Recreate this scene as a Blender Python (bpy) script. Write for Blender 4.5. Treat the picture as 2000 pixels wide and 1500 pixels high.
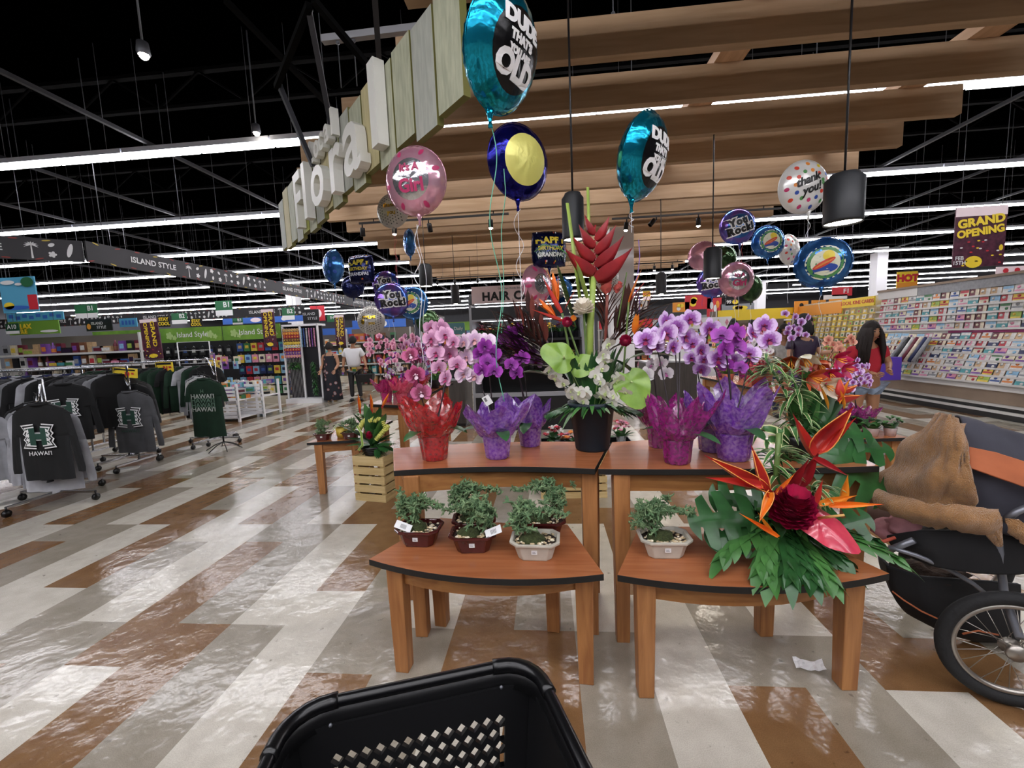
import bpy, math, random
from mathutils import Vector, Matrix, noise
from math import sin, cos, pi, radians, atan2, sqrt
for o in list(bpy.data.objects): bpy.data.objects.remove(o)
SC = bpy.context.scene; COL = SC.collection
# ---------------- camera, world, exposure ----------------
FOC = 815.66; H = 1.459
_pi, _ro, _ya = 0.105981896, -0.0397940868, 0.0865414880
def _axes():
    cy, sy, cp, sp, cr, sr = cos(_ya), sin(_ya), cos(_pi), sin(_pi), cos(_ro), sin(_ro)
    M = Matrix(((cr, -sr, 0), (sr, cr, 0), (0, 0, 1))) @ Matrix(((1, 0, 0), (0, cp, -sp), (0, sp, cp))) @ Matrix(((cy, 0, sy), (0, 1, 0), (-sy, 0, cy)))
    return M @ Vector((1, 0, 0)), M @ Vector((0, 0, 1)), M @ Vector((0, -1, 0))
AX, AY, AZ = _axes()
cam_d = bpy.data.cameras.new('camera'); cam_o = bpy.data.objects.new('camera', cam_d); COL.objects.link(cam_o)
R3 = Matrix(((AX[0], -AX[1], -AX[2]), (AY[0], -AY[1], -AY[2]), (AZ[0], -AZ[1], -AZ[2])))
cam_o.matrix_world = Matrix.Translation((0, 0, H)) @ R3.to_4x4()
cam_d.sensor_fit = 'HORIZONTAL'; cam_d.sensor_width = 36; cam_d.lens = 36 * FOC / 2000; cam_d.clip_start = 0.05; cam_d.clip_end = 200
SC.camera = cam_o
SC.view_settings.view_transform = 'Standard'; SC.view_settings.look = 'None'; SC.view_settings.gamma = 1
SC.view_settings.exposure = 0.35
W = bpy.data.worlds.new('world'); SC.world = W; W.use_nodes = True
W.node_tree.nodes['Background'].inputs[0].default_value = (0.6, 0.65, 0.75, 1); W.node_tree.nodes['Background'].inputs[1].default_value = 0.04
TUBE_STRENGTH = 24.0; SPOT_W = 45.0; PENDANT_W = 40.0
# ---------------- measured points ----------------
def ray(px, py):
    v = Vector((px - 1000, py - 750, FOC)); return Vector((v.dot(AX), v.dot(AY), v.dot(AZ)))
def PY(px, py, y):            # the point of the place at depth y
    r = ray(px, py); t = y / r[1]; return Vector((r[0]*t, y, H + r[2]*t))
def PZ(px, py, z=0.0):        # the point at height z
    r = ray(px, py); t = (z - H) / r[2]; return Vector((r[0]*t, r[1]*t, z))
def PX(px, py, x):
    r = ray(px, py); t = x / r[0]; return Vector((x, r[1]*t, H + r[2]*t))
R = random.Random(7)
# ---------------- materials ----------------
MC = {}
def lin(h):
    if isinstance(h, str):
        c = [int(h[i:i+2], 16) / 255 for i in (0, 2, 4)]
        return tuple(x / 12.92 if x <= 0.04045 else ((x + 0.055) / 1.055) ** 2.4 for x in c)
    return h
def mat(name, col='808080', rough=0.6, metal=0.0, emit=0, noise=0.0, nscale=20, col2=None, bump=0.0, bscale=80, trans=0.0, alpha=1.0, coat=0.0, sheen=0.0, wood=None, sss=0.0, nstretch=None):
    if name in MC: return MC[name]
    m = bpy.data.materials.new(name); m.use_nodes = True; nt = m.node_tree; N = nt.nodes; L = nt.links
    b = N['Principled BSDF']; c = lin(col)
    b.inputs['Base Color'].default_value = (*c, 1); b.inputs['Roughness'].default_value = rough; b.inputs['Metallic'].default_value = metal
    if coat: b.inputs['Coat Weight'].default_value = coat; b.inputs['Coat Roughness'].default_value = 0.08
    if sheen: b.inputs['Sheen Weight'].default_value = sheen
    if trans: b.inputs['Transmission Weight'].default_value = trans
    if alpha < 1: b.inputs['Alpha'].default_value = alpha
    if sss: b.inputs['Subsurface Weight'].default_value = sss; b.inputs['Subsurface Radius'].default_value = (0.02, 0.01, 0.008)
    if emit: b.inputs['Emission Color'].default_value = (*c, 1); b.inputs['Emission Strength'].default_value = emit
    if noise or bump or wood:
        tc = N.new('ShaderNodeTexCoord'); mp = N.new('ShaderNodeMapping'); L.new(tc.outputs['Object'], mp.inputs[0])
        if nstretch: mp.inputs['Scale'].default_value = nstretch
    if noise:
        n = N.new('ShaderNodeTexNoise'); n.inputs['Scale'].default_value = nscale; n.inputs['Detail'].default_value = 4; L.new(mp.outputs[0], n.inputs['Vector'])
        r = N.new('ShaderNodeValToRGB'); L.new(n.outputs['Fac'], r.inputs[0])
        c2 = lin(col2) if col2 else tuple(max(0, x * (1 - noise)) for x in c)
        r.color_ramp.elements[0].position = 0.35; r.color_ramp.elements[1].position = 0.65
        r.color_ramp.elements[0].color = (*c2, 1); r.color_ramp.elements[1].color = (*c, 1)
        L.new(r.outputs[0], b.inputs['Base Color'])
    if bump:
        n2 = N.new('ShaderNodeTexNoise'); n2.inputs['Scale'].default_value = bscale; n2.inputs['Detail'].default_value = 3; L.new(mp.outputs[0], n2.inputs['Vector'])
        bp = N.new('ShaderNodeBump'); bp.inputs['Strength'].default_value = bump; bp.inputs['Distance'].default_value = 0.01
        L.new(n2.outputs['Fac'], bp.inputs['Height']); L.new(bp.outputs[0], b.inputs['Normal'])
    MC[name] = m; return m
# ---------------- mesh builder ----------------
def Tm(x, y, z): return Matrix.Translation((x, y, z))
def Rz(a): return Matrix.Rotation(a, 4, 'Z')
def Rx(a): return Matrix.Rotation(a, 4, 'X')
def Ry(a): return Matrix.Rotation(a, 4, 'Y')
def Sc(x, y, z): return Matrix.Diagonal((x, y, z, 1))
class MB:
    def __init__(s): s.v = []; s.f = []; s.m = []; s.s = []
    def add(s, vs, fs, mi=0, M=None, sm=False):
        o = len(s.v)
        s.v += [tuple(M @ Vector(p)) for p in vs] if M is not None else [tuple(p) for p in vs]
        for i, f in enumerate(fs):
            s.f.append([o + k for k in f]); s.m.append(mi[i] if isinstance(mi, list) else mi); s.s.append(sm)
        return s
    def bb(s, x0, y0, z0, x1, y1, z1, mi=0, M=None):
        vs = [(x0,y0,z0),(x1,y0,z0),(x1,y1,z0),(x0,y1,z0),(x0,y0,z1),(x1,y0,z1),(x1,y1,z1),(x0,y1,z1)]
        return s.add(vs, [(0,3,2,1),(4,5,6,7),(0,1,5,4),(1,2,6,5),(2,3,7,6),(3,0,4,7)], mi, M)
    def bc(s, c, d, mi=0, M=None):
        return s.bb(c[0]-d[0]/2, c[1]-d[1]/2, c[2]-d[2]/2, c[0]+d[0]/2, c[1]+d[1]/2, c[2]+d[2]/2, mi, M)
    def bar(s, a, b, w, h, mi=0):     # box from a to b, w across, h up
        a = Vector(a); b = Vector(b); d = b - a; q = d.to_track_quat('X', 'Z').to_matrix().to_4x4()
        return s.bb(0, -w/2, -h/2, d.length, w/2, h/2, mi, Matrix.Translation(a) @ q)
    def tube(s, pts, r, n=8, mi=0, M=None, sm=True, caps=True, flat=1.0):
        pts = [Vector(p) for p in pts]; k = len(pts); rs = r if isinstance(r, (list, tuple)) else [r]*k
        vs = []; up = None
        for i, p in enumerate(pts):
            d = (pts[min(i+1, k-1)] - pts[max(i-1, 0)]); d = d.normalized() if d.length > 1e-9 else Vector((0,0,1))
            if up is None: up = d.orthogonal().normalized()
            else:
                up = up - d * up.dot(d); up = up.normalized() if up.length > 1e-6 else d.orthogonal().normalized()
            b = d.cross(up)
            for j in range(n):
                a = 2*pi*j/n; vs.append(p + (up*cos(a) + b*sin(a)*flat) * rs[i])
        fs = [(i*n+j, i*n+(j+1)%n, (i+1)*n+(j+1)%n, (i+1)*n+j) for i in range(k-1) for j in range(n)]
        if caps: fs += [tuple(range(n-1, -1, -1)), tuple((k-1)*n + j for j in range(n))]
        return s.add(vs, fs, mi, M, sm)
    def lathe(s, prof, n=24, mi=0, M=None, sm=True, fn=None):
        vs = []
        for i, (r, z) in enumerate(prof):
            for j in range(n):
                a = 2*pi*j/n; rr = fn(r, z, a, i) if fn else r
                vs.append((rr*cos(a), rr*sin(a), z))
        k = len(prof)
        fs = [(i*n+j, i*n+(j+1)%n, (i+1)*n+(j+1)%n, (i+1)*n+j) for i in range(k-1) for j in range(n)]
        return s.add(vs, fs, mi, M, sm)
    def disc(s, r, z, n=24, mi=0, M=None, up=True):
        return s.add([(r*cos(2*pi*j/n), r*sin(2*pi*j/n), z) for j in range(n)], [tuple(range(n)) if up else tuple(range(n-1,-1,-1))], mi, M)
    def prism(s, poly, z0, z1, mi=0, M=None, side=None):
        n = len(poly); vs = [(p[0], p[1], z0) for p in poly] + [(p[0], p[1], z1) for p in poly]
        fs = [tuple(range(n-1,-1,-1)), tuple(range(n, 2*n))] + [(i, (i+1)%n, n+(i+1)%n, n+i) for i in range(n)]
        sd = mi if side is None else side
        return s.add(vs, fs, [mi, mi] + [sd]*n, M)
    def ball(s, c, r, n=12, mi=0, M=None, nz=0.0, seed=0):
        if not isinstance(r, (tuple, list)): r = (r, r, r)
        vs = []; rows = max(4, n//2)
        for i in range(rows+1):
            t = pi*i/rows
            for j in range(n):
                a = 2*pi*j/n; d = Vector((sin(t)*cos(a), sin(t)*sin(a), cos(t)))
                k = 1 + (nz*noise.noise(d*2.3 + Vector((seed, seed*.7, 0))) if nz else 0)
                vs.append((c[0]+d[0]*r[0]*k, c[1]+d[1]*r[1]*k, c[2]+d[2]*r[2]*k))
        fs = [(i*n+j, (i+1)*n+j, (i+1)*n+(j+1)%n, i*n+(j+1)%n) for i in range(rows) for j in range(n)]
        return s.add(vs, fs, mi, M, True)
    def ribbon(s, spine, ws, side, fold=0.0, mi=0, M=None, edge=None):
        # leaf: spine points, half widths, sideways vector, v-fold; edge = material of the rim
        sp = [Vector(p) for p in spine]; k = len(sp); vs = []; sd = Vector(side).normalized()
        cols = (-1, -.72, 0, .72, 1) if edge is not None else (-1, 0, 1)
        for i, p in enumerate(sp):
            d = (sp[min(i+1,k-1)] - sp[max(i-1,0)]); d = d.normalized() if d.length > 1e-9 else Vector((0,0,1))
            t = (sd - d*sd.dot(d)); t = t.normalized() if t.length > 1e-6 else d.orthogonal().normalized()
            nn = t.cross(d)
            for c in cols: vs.append(p + t*(c*ws[i]) + nn*(abs(c)*ws[i]*fold))
        n = len(cols); fs = []; mm = []
        for i in range(k-1):
            for j in range(n-1):
                fs.append((i*n+j, i*n+j+1, (i+1)*n+j+1, (i+1)*n+j)); mm.append(edge if (edge is not None and j in (0, n-2)) else mi)
        return s.add(vs, fs, mm, M, True)
    def build(s, name, mats, parent=None, loc=None, thick=0, bevel=0, sub=0, link=True):
        me = bpy.data.meshes.new(name); me.from_pydata(s.v, [], s.f)
        for m in (mats if isinstance(mats, (list, tuple)) else [mats]): me.materials.append(m)
        if s.f: me.polygons.foreach_set('material_index', s.m); me.polygons.foreach_set('use_smooth', s.s)
        me.update()
        o = bpy.data.objects.new(name, me); COL.objects.link(o)
        if parent: o.parent = parent
        if loc: o.location = loc
        if thick: md = o.modifiers.new('t', 'SOLIDIFY'); md.thickness = thick; md.offset = 0
        if bevel: md = o.modifiers.new('b', 'BEVEL'); md.width = bevel; md.segments = 2; md.limit_method = 'ANGLE'
        if sub: md = o.modifiers.new('s', 'SUBSURF'); md.levels = sub; md.render_levels = sub
        return o
def thing(name, label, cat, loc=(0,0,0), rz=0, group=None, rx=0, ry=0, sc=1):
    o = bpy.data.objects.new(name, None); COL.objects.link(o); o.empty_display_size = 0.1
    o.location = loc; o.rotation_euler = (rx, ry, rz); o.scale = (sc, sc, sc); return tag(o, label, cat, group)
def tag(o, label=None, cat=None, group=None, kind=None):
    if label: o['label'] = label
    if cat: o['category'] = cat
    if group: o['group'] = group
    if kind: o['kind'] = kind
    return o
def struct(o): o['kind'] = 'structure'; return o
def part(o, src, name=None, M=None, mats=None):   # a copy of a built part under thing o
    c = src.copy(); COL.objects.link(c); c.parent = o
    if M is not None: c.matrix_local = M
    return c
def dup(root, loc, rz=0, label=None, group=None, sc=None):
    r = root.copy(); COL.objects.link(r); r.location = loc; r.rotation_euler = (root.rotation_euler[0], root.rotation_euler[1], rz)
    if sc: r.scale = (sc,)*3
    if label: r['label'] = label
    if group: r['group'] = group
    for ch in list(root.children):
        c = ch.copy(); COL.objects.link(c); c.parent = r
        for g in list(ch.children):
            d = g.copy(); COL.objects.link(d); d.parent = c
    return r
TXT = {}
def text_geo(body, size=0.1, ext=0.002, off=0.0, shear=0.0, space=1.0, align='CENTER', line=1.0, ay=0):
    k = (body, size, ext, off, shear, space, align, line, ay)
    if k in TXT: return TXT[k]
    cu = bpy.data.curves.new('t', 'FONT'); cu.body = body; cu.size = size; cu.extrude = ext; cu.offset = off; cu.shear = shear
    cu.space_character = space; cu.space_line = line; cu.align_x = align; cu.align_y = 'TOP_BASELINE' if ay else 'CENTER'; cu.resolution_u = 3
    o = bpy.data.objects.new('t', cu); me = bpy.data.meshes.new_from_object(o)
    vs = [tuple(v.co) for v in me.vertices]; fs = [tuple(p.vertices) for p in me.polygons]
    bpy.data.objects.remove(o); bpy.data.curves.remove(cu); bpy.data.meshes.remove(me)
    TXT[k] = (vs, fs); return TXT[k]
FRONT = Rx(pi/2)      # puts xy lettering upright, facing -y
def text(mb, body, size, M, mi=0, **kw):
    vs, fs = text_geo(body, size, **kw); mb.add(vs, fs, mi, M); return mb
# ---------------- common materials ----------------
m_black = mat('black_plastic', '0b0b0d', 0.45)
m_gloss_black = mat('gloss_black', '08080a', 0.28)
m_pend = mat('pendant_black', '26282b', 0.5)
m_white = mat('white_paint', 'e8e8ea', 0.5)
m_grey = mat('grey_paint', '9a9b9f', 0.5)
m_steel = mat('steel', 'b8babf', 0.25, 1.0)
m_dsteel = mat('dark_steel', '6c6e74', 0.5, 0.5)
m_cable = mat('cable', '54555a', 0.6)
# ---------------- floor ----------------
T = 0.3048; X0 = -2.03896; Y0 = 1.65227
def floor_mat(name, col, dark):
    m = mat(name, col, 0.19, noise=1, col2=dark, nscale=9, bump=0.0)
    N = m.node_tree.nodes; L = m.node_tree.links; b = N['Principled BSDF']
    tc = N.new('ShaderNodeTexCoord')
    n2 = N.new('ShaderNodeTexNoise'); n2.inputs['Scale'].default_value = 260; n2.inputs['Detail'].default_value = 2; L.new(tc.outputs['Object'], n2.inputs['Vector'])
    src = b.inputs['Base Color'].links[0].from_socket
    mx = N.new('ShaderNodeMixRGB'); mx.blend_type = 'MULTIPLY'; mx.inputs[0].default_value = 0.5
    r = N.new('ShaderNodeValToRGB'); r.color_ramp.elements[0].position = .38; r.color_ramp.elements[0].color = (.72,.7,.68,1); r.color_ramp.elements[1].position = .6
    L.new(n2.outputs['Fac'], r.inputs[0]); L.new(src, mx.inputs[1]); L.new(r.outputs[0], mx.inputs[2]); L.new(mx.outputs[0], b.inputs['Base Color'])
    # dark heel marks and scuffs
    v = N.new('ShaderNodeTexNoise'); v.inputs['Scale'].default_value = 22; v.inputs['Detail'].default_value = 6; L.new(tc.outputs['Object'], v.inputs['Vector'])
    r3 = N.new('ShaderNodeValToRGB'); r3.color_ramp.elements[0].position = .27; r3.color_ramp.elements[0].color = (.35,.33,.31,1); r3.color_ramp.elements[1].position = .33
    mx2 = N.new('ShaderNodeMixRGB'); mx2.blend_type = 'MULTIPLY'; mx2.inputs[0].default_value = 0.7
    L.new(v.outputs['Fac'], r3.inputs[0]); L.new(mx.outputs[0], mx2.inputs[1]); L.new(r3.outputs[0], mx2.inputs[2]); L.new(mx2.outputs[0], b.inputs['Base Color'])
    # wax: broad waves and fine orange peel
    w = N.new('ShaderNodeTexNoise'); w.inputs['Scale'].default_value = 7; w.inputs['Detail'].default_value = 3; L.new(tc.outputs['Object'], w.inputs['Vector'])
    w2 = N.new('ShaderNodeTexNoise'); w2.inputs['Scale'].default_value = 60; w2.inputs['Detail'].default_value = 2; L.new(tc.outputs['Object'], w2.inputs['Vector'])
    bp = N.new('ShaderNodeBump'); bp.inputs['Strength'].default_value = 0.28; bp.inputs['Distance'].default_value = 0.02
    bp2 = N.new('ShaderNodeBump'); bp2.inputs['Strength'].default_value = 0.10; bp2.inputs['Distance'].default_value = 0.003
    L.new(w.outputs['Fac'], bp.inputs['Height']); L.new(w2.outputs['Fac'], bp2.inputs['Height']); L.new(bp.outputs[0], bp2.inputs['Normal']); L.new(bp2.outputs[0], b.inputs['Normal'])
    rr = N.new('ShaderNodeMapRange'); rr.inputs[1].default_value = .3; rr.inputs[2].default_value = .7; rr.inputs[3].default_value = 0.08; rr.inputs[4].default_value = 0.24
    L.new(n2.outputs['Fac'], rr.inputs[0]); L.new(rr.outputs[0], b.inputs['Roughness'])
    return m
fm = [floor_mat('tile_brown', '80603f', '765638'), floor_mat('tile_greige', '989082', '8e8677'), floor_mat('tile_cream', 'cbc6b9', 'bfb9ac')]
OFF = {0: 8, 1: 5, 2: 0, 3: -3, 4: 5, 5: 2}
def tile_col(i, j):
    o = OFF[(i + 3) % 6]; k = ((j - o) % 12) // 4      # brown, then greige, then cream going back
    return (0, 1, 2)[k]
mb = MB(); ni0, ni1, nj0, nj1 = -112, 112, -32, 148
nx = ni1 - ni0 + 1
vs = [(X0 + i*T, Y0 + j*T, 0) for j in range(nj0, nj1+1) for i in range(ni0, ni1+1)]
fs = []; mi = []
for j in range(nj1 - nj0):
    for i in range(ni1 - ni0):
        a = j*nx + i; fs.append((a, a+1, a+1+nx, a+nx)); mi.append(tile_col(i+ni0, j+nj0))
mb.add(vs, fs, mi); struct(mb.build('floor', fm))
XL, XR, YB, YN = X0 + ni0*T, X0 + ni1*T, Y0 + nj1*T, Y0 + nj0*T
ZC = 6.3
m_ceil = mat('ceiling_black', '010101', 0.95); m_ceil.node_tree.nodes['Principled BSDF'].inputs['Specular IOR Level'].default_value = 0
mb = MB(); mb.bb(XL, YN, ZC, XR, YB, ZC+.2, 0)
for k in range(int((XR-XL)/0.9)): mb.bb(XL+k*.9, YN, ZC-.05, XL+k*.9+.25, YB, ZC, 0)   # corrugated deck ribs
struct(mb.build('ceiling', m_ceil))
m_wall = mat('wall_paint', '4c4d52', 0.8)
for n, b in (('wall_left', (XL-.2, YN, 0, XL, YB, ZC)), ('wall_right', (XR, YN, 0, XR+.2, YB, ZC)), ('wall_back', (XL, YB, 0, XR, YB+.2, ZC)), ('wall_front', (XL, YN-.2, 0, XR, YN, ZC))):
    struct(MB().bb(*b).build(n, m_wall))
# ---------------- roof steel ----------------
m_roof = mat('roof_steel', '020202', 0.9)
m_roof.node_tree.nodes['Principled BSDF'].inputs['Specular IOR Level'].default_value = .1
m_strut = mat('strut_steel', '303136', 0.6, .2)
for k in range(14):
    y = -3 + 3.4*k; mb = MB(); z = 5.9
    mb.bb(XL, y-.05, z+.3, XR, y+.05, z+.36); mb.bb(XL, y-.04, z-.25, XR, y+.04, z-.2)
    n = int((XR-XL)/.8)
    for i in range(n): mb.bar((XL+i*.8, y, z-.22 if i % 2 else z+.32), (XL+(i+1)*.8, y, z+.32 if i % 2 else z-.22), .03, .03)
    tag(mb.build('roof_truss', m_roof), 'dark open web steel roof truss spanning the store', 'truss', 'roof trusses')
for k in range(-4, 9):
    x = -6.04 + 2.6*k; mb = MB(); mb.bb(x-.025, -4, 4.67, x+.025, 40, 4.72)
    for i in range(14): mb.tube([(x, -3 + 3.2*i, 4.7), (x, -3 + 3.2*i, 5.7)], .006, 5)
    if -3.8 < x < 4.5: mb = MB(); mb.bb(x-.025, 15.2, 4.67, x+.025, 40, 4.72)
    o = mb.build('lighting_channel', m_strut); tag(o, 'long grey steel channel the tube lights hang under', 'steel channel', 'ceiling channels')
# ---------------- strip lights ----------------
m_tube = mat('tube_light', 'f5f3f8', 0.4, emit=TUBE_STRENGTH)
m_fix = mat('fixture_white', 'c9ccd6', 0.5)
fx = thing('strip_light', 'white two tube strip light in a ceiling row', 'strip light', (0,0,0), group='strip lights in ceiling rows')
FL = 2.44
mb = MB(); mb.bb(-FL/2+.01, -.085, .03, FL/2-.01, .085, .1); mb.build('housing', m_fix, fx)
for s in (-1, 1):
    mb = MB(); mb.bb(s*FL/4 - FL/4+.02, -.065, -.012, s*FL/4 + FL/4-.02, .065, .03); mb.build('tube', m_tube, fx)
for s in (-.9, .9): mb = MB(); mb.tube([(s, 0, .1), (s, 0, 1.7)], .004, 4); mb.build('cable', m_cable, fx)
used = False; rr = random.Random(3)
LROWS = [-6.58, -3.33, -1.7, -0.08] + [6.42 + 3.25*k for k in range(11)]  # in-between row behind the camera is added to brighten the beam fronts
for y in LROWS:
    n = int((XR - XL - 1) / FL)
    for i in range(n):
        x = XL + 1.6 + i*FL
        if (y > 0 and not (-1.5*y-2.5 < x < 1.3*y+3)) or (y < 0 and abs(x) > 8): continue
        if y > 18 and rr.random() < .05: continue
        if not used: fx.location = (x, y, 4.56); used = True
        else: dup(fx, (x, y, 4.56))
# ---------------- pergola ----------------
def wood_mat(name, c1, c2, axis, scale=1.0, rough=.55):
    m = mat(name, c1, rough); N = m.node_tree.nodes; L = m.node_tree.links; b = N['Principled BSDF']
    tc = N.new('ShaderNodeTexCoord'); mp = N.new('ShaderNodeMapping'); L.new(tc.outputs['Object'], mp.inputs[0])
    sc = [9*scale]*3; sc[axis] = .7*scale; mp.inputs['Scale'].default_value = sc
    n = N.new('ShaderNodeTexNoise'); n.inputs['Scale'].default_value = 3; n.inputs['Detail'].default_value = 6; n.inputs['Distortion'].default_value = .6; L.new(mp.outputs[0], n.inputs['Vector'])
    r = N.new('ShaderNodeValToRGB'); r.color_ramp.elements[0].position = .3; r.color_ramp.elements[1].position = .7
    r.color_ramp.elements[0].color = (*lin(c2), 1); r.color_ramp.elements[1].color = (*lin(c1), 1)
    L.new(n.outputs['Fac'], r.inputs[0]); L.new(r.outputs[0], b.inputs['Base Color']); return m
m_beam = wood_mat('pergola_wood', 'aa8e70', '96795a', 0, .6, .8)
m_beamc = wood_mat('pergola_cross_wood', 'd6b08c', 'bd9674', 1, .6, .7)
LEFT = {0: -.85, 1: -1.16, 2: -2.0, 3: -2.9, 4: -3.4}
BT = .30; ZB = 3.66
for k in range(17):
    y = 2.87 + .745*k; xl = LEFT.get(k, -3.8)
    mb = MB(); x = xl; ln = [3.1, 4.6, 2.4, 3.9]
    mb.bb(xl, y, ZB, 4.47, y+.09, ZB+BT)
    o = tag(mb.build('pergola_beam', m_beam, bevel=.004), ('brown timber pergola beam, nearest the camera at the top of the photo', 'brown timber pergola beam, second from the camera', 'brown timber pergola beam just under the first light row')[k] if k < 3 else 'brown timber pergola beam in the receding row over the flower department', 'beam', 'timber pergola beams')
for x, lab in ((-3.3, 'pale cross rail of the timber pergola, left end'), (1.77, 'pale cross rail of the timber pergola near the middle, over the flower tables'), (3.95, 'pale cross rail of the timber pergola, right end')):
    mb = MB(); mb.bb(x-.13, 1.9 if x > 0 else 6.7, ZB+BT, x+.13, 14.8, ZB+BT+.1); tag(mb.build('pergola_cross_rail', m_beamc), lab, 'beam', 'pergola cross rails')
for i, (x, y) in enumerate([(-.6,3.6),(.6,3.6),(2.1,3.6),(3.3,3.6),(-1,4.4),(.9,4.4),(2.6,4.4),(4.1,4.4),(-2.6,5.2),(4.2,5.9),(4.3,7.4),(-3.5,7.4),(-3.5,9),(-3.2,11)]):
    mb = MB(); mb.tube([(x, y+.045, ZB+BT), (x, y+.045, 5.75)], .005, 5, caps=False); mb.ball((x, y+.045, ZB+BT+.02), .018, 6)
    tag(mb.build('hanging_wire', m_cable), 'thin steel wire holding up a pergola beam', 'wire', 'pergola hanging wires')
# struts and bar above the sign
mb = MB()
def strut(px, y0, z0, px1, y1, z1, w=.05): pass
for lab, a, b, w in (('grey steel strut rising from the sign into the dark roof, left one', PY(612, 325, 4.6), PY(545, 165, 4.4), .045),
                     ('grey steel strut rising from the sign into the dark roof, middle one', PY(655, 290, 4.5), PY(603, 18, 3.6), .045),
                     ('grey steel strut rising from the sign into the dark roof, right one', PY(742, 140, 4.0), PY(728, -60, 3.2), .045)):
    mb = MB(); mb.bar(a, b, w, w); mb.ball(b, .035, 8); tag(mb.build('sign_strut', m_strut), lab, 'strut', 'struts above the flower sign')
for lab, a, b in (('dark slanting roof brace, lower left of the struts', PY(540, 170, 4.4), PY(604, 10, 3.55)), ('dark slanting roof brace falling to the right', PY(612, 0, 3.5), PY(770, 190, 4.4)), ('dark long roof brace rising to the upper left', PY(440, 0, 4.4), PY(660, 225, 6.0))):
    mb = MB(); mb.bar(a, b, .05, .05); tag(mb.build('roof_brace', m_roof), lab, 'brace')
a = PY(630, 78, 4.1); b = PY(815, 55, 4.1); mb = MB(); mb.bar(a, b, .06, .06); tag(mb.build('hanger_bar', m_grey), 'pale grey bar high over the sign that carries thin wires', 'bar')
for t, lab in ((.16, 'thin wire under the grey bar, left one'), (.33, 'thin wire under the grey bar, right one')):
    p = a.lerp(b, t); mb = MB(); mb.tube([p, (p[0], p[1], 3.9)], .005, 5); mb.ball(p - Vector((0,0,.04)), .02, 6); tag(mb.build('hanging_wire', m_cable), lab, 'wire')
# ---------------- sign ----------------
m_pk = [mat('plank_sage', 'b4b79d', .6, noise=.25, nscale=6, nstretch=(6,6,1)), mat('plank_grey', 'adb0a4', .6, noise=.2, nscale=6, nstretch=(6,6,1)), mat('plank_yellow', 'c2b88a', .6, noise=.2, nscale=6, nstretch=(6,6,1)), mat('plank_lime', 'a5ab55', .6, noise=.2, nscale=5), mat('plank_edge', '6f6d34', .7)]
m_let = mat('letter_white', 'dcdcd4', .45)
SA = Vector((-3.92, 6.2, 0)); SB = Vector((-.42, 2.6, 0))
su = (SB - SA); SLn = su.length; su.normalize(); sn = Vector((su[1], -su[0], 0))
if sn.dot(Vector((-1, -1, 0))) > 0: pass
sn = Vector((-su[1], su[0], 0)) if Vector((su[1], -su[0], 0)).dot(-SA) < 0 else Vector((su[1], -su[0], 0))   # towards the viewer
ang = atan2(su[1], su[0])
SM = Matrix.Translation(SA) @ Rz(ang)          # x along the sign, -y out of its face
sg = thing('floral_sign', 'green and cream plank sign reading Local Floral in raised white letters', 'sign', SA, ang)
npk = 16; pw = SLn/npk
bots = [2.93, 2.89, 2.92, 2.86, 2.90, 2.85, 2.88, 2.93, 2.89, 2.95, 2.88, 2.94, 2.87, 2.93, 2.86, 2.90]
tops = [3.60, 3.68, 3.66, 3.62, 3.66, 3.63, 3.66, 3.60, 3.66, 3.64, 3.60, 3.62, 3.58, 3.60, 3.58, 3.62]
cols = [1,2,0,1,3,0,1,2,0,1,0,2,0,0,1,0]
for i in range(npk):
    zb = bots[i]; zt = tops[i]; x0 = i*pw + .012; x1 = (i+1)*pw - .012; sl = .0
    mb = MB(); pts = [(x0, zb), (x1, zb+sl), (x1, zt+sl), (x0, zt)]
    vs = [(p[0], -.02, p[1]) for p in pts] + [(p[0], .03, p[1]) for p in pts]
    mb.add(vs, [(0,1,2,3), (7,6,5,4), (0,4,5,1), (1,5,6,2), (2,6,7,3), (3,7,4,0)], [cols[i], cols[i], 4, 4, 4, 4])
    mb.build('plank', m_pk, sg)
mb = MB(); mb.bb(.1, .035, 3.0, SLn-.1, .08, 3.06); mb.build('rail', m_dsteel, sg); mb = MB(); mb.bb(.1, .035, 3.4, SLn-.1, .08, 3.46); mb.build('rail', m_dsteel, sg)
for ch, xx, zz, sz in (('F', 1.5, 2.95, .86), ('l', 1.83, 2.96, .86), ('o', 2.34, 2.98, .8), ('r', 2.93, 2.96, .8), ('a', 3.40, 2.97, .84), ('l', 3.92, 3.0, .86)):
    mb = MB(); text(mb, ch, sz, Tm(xx, -.075, zz) @ FRONT @ Sc(1.15 if ch != 'F' else .9, 1, 1), ext=.045, off=.014, ay=1); mb.build('letter', m_let, sg)
for ch, xx, zz in (('L', 2.16, 3.45), ('o', 2.36, 3.45), ('c', 2.53, 3.46), ('a', 2.72, 3.47), ('l', 2.9, 3.47)):
    mb = MB(); text(mb, ch, .33, Tm(xx, -.07, zz) @ FRONT, ext=.035, off=.008, ay=1); mb.build('small_letter', m_let, sg)
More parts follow.
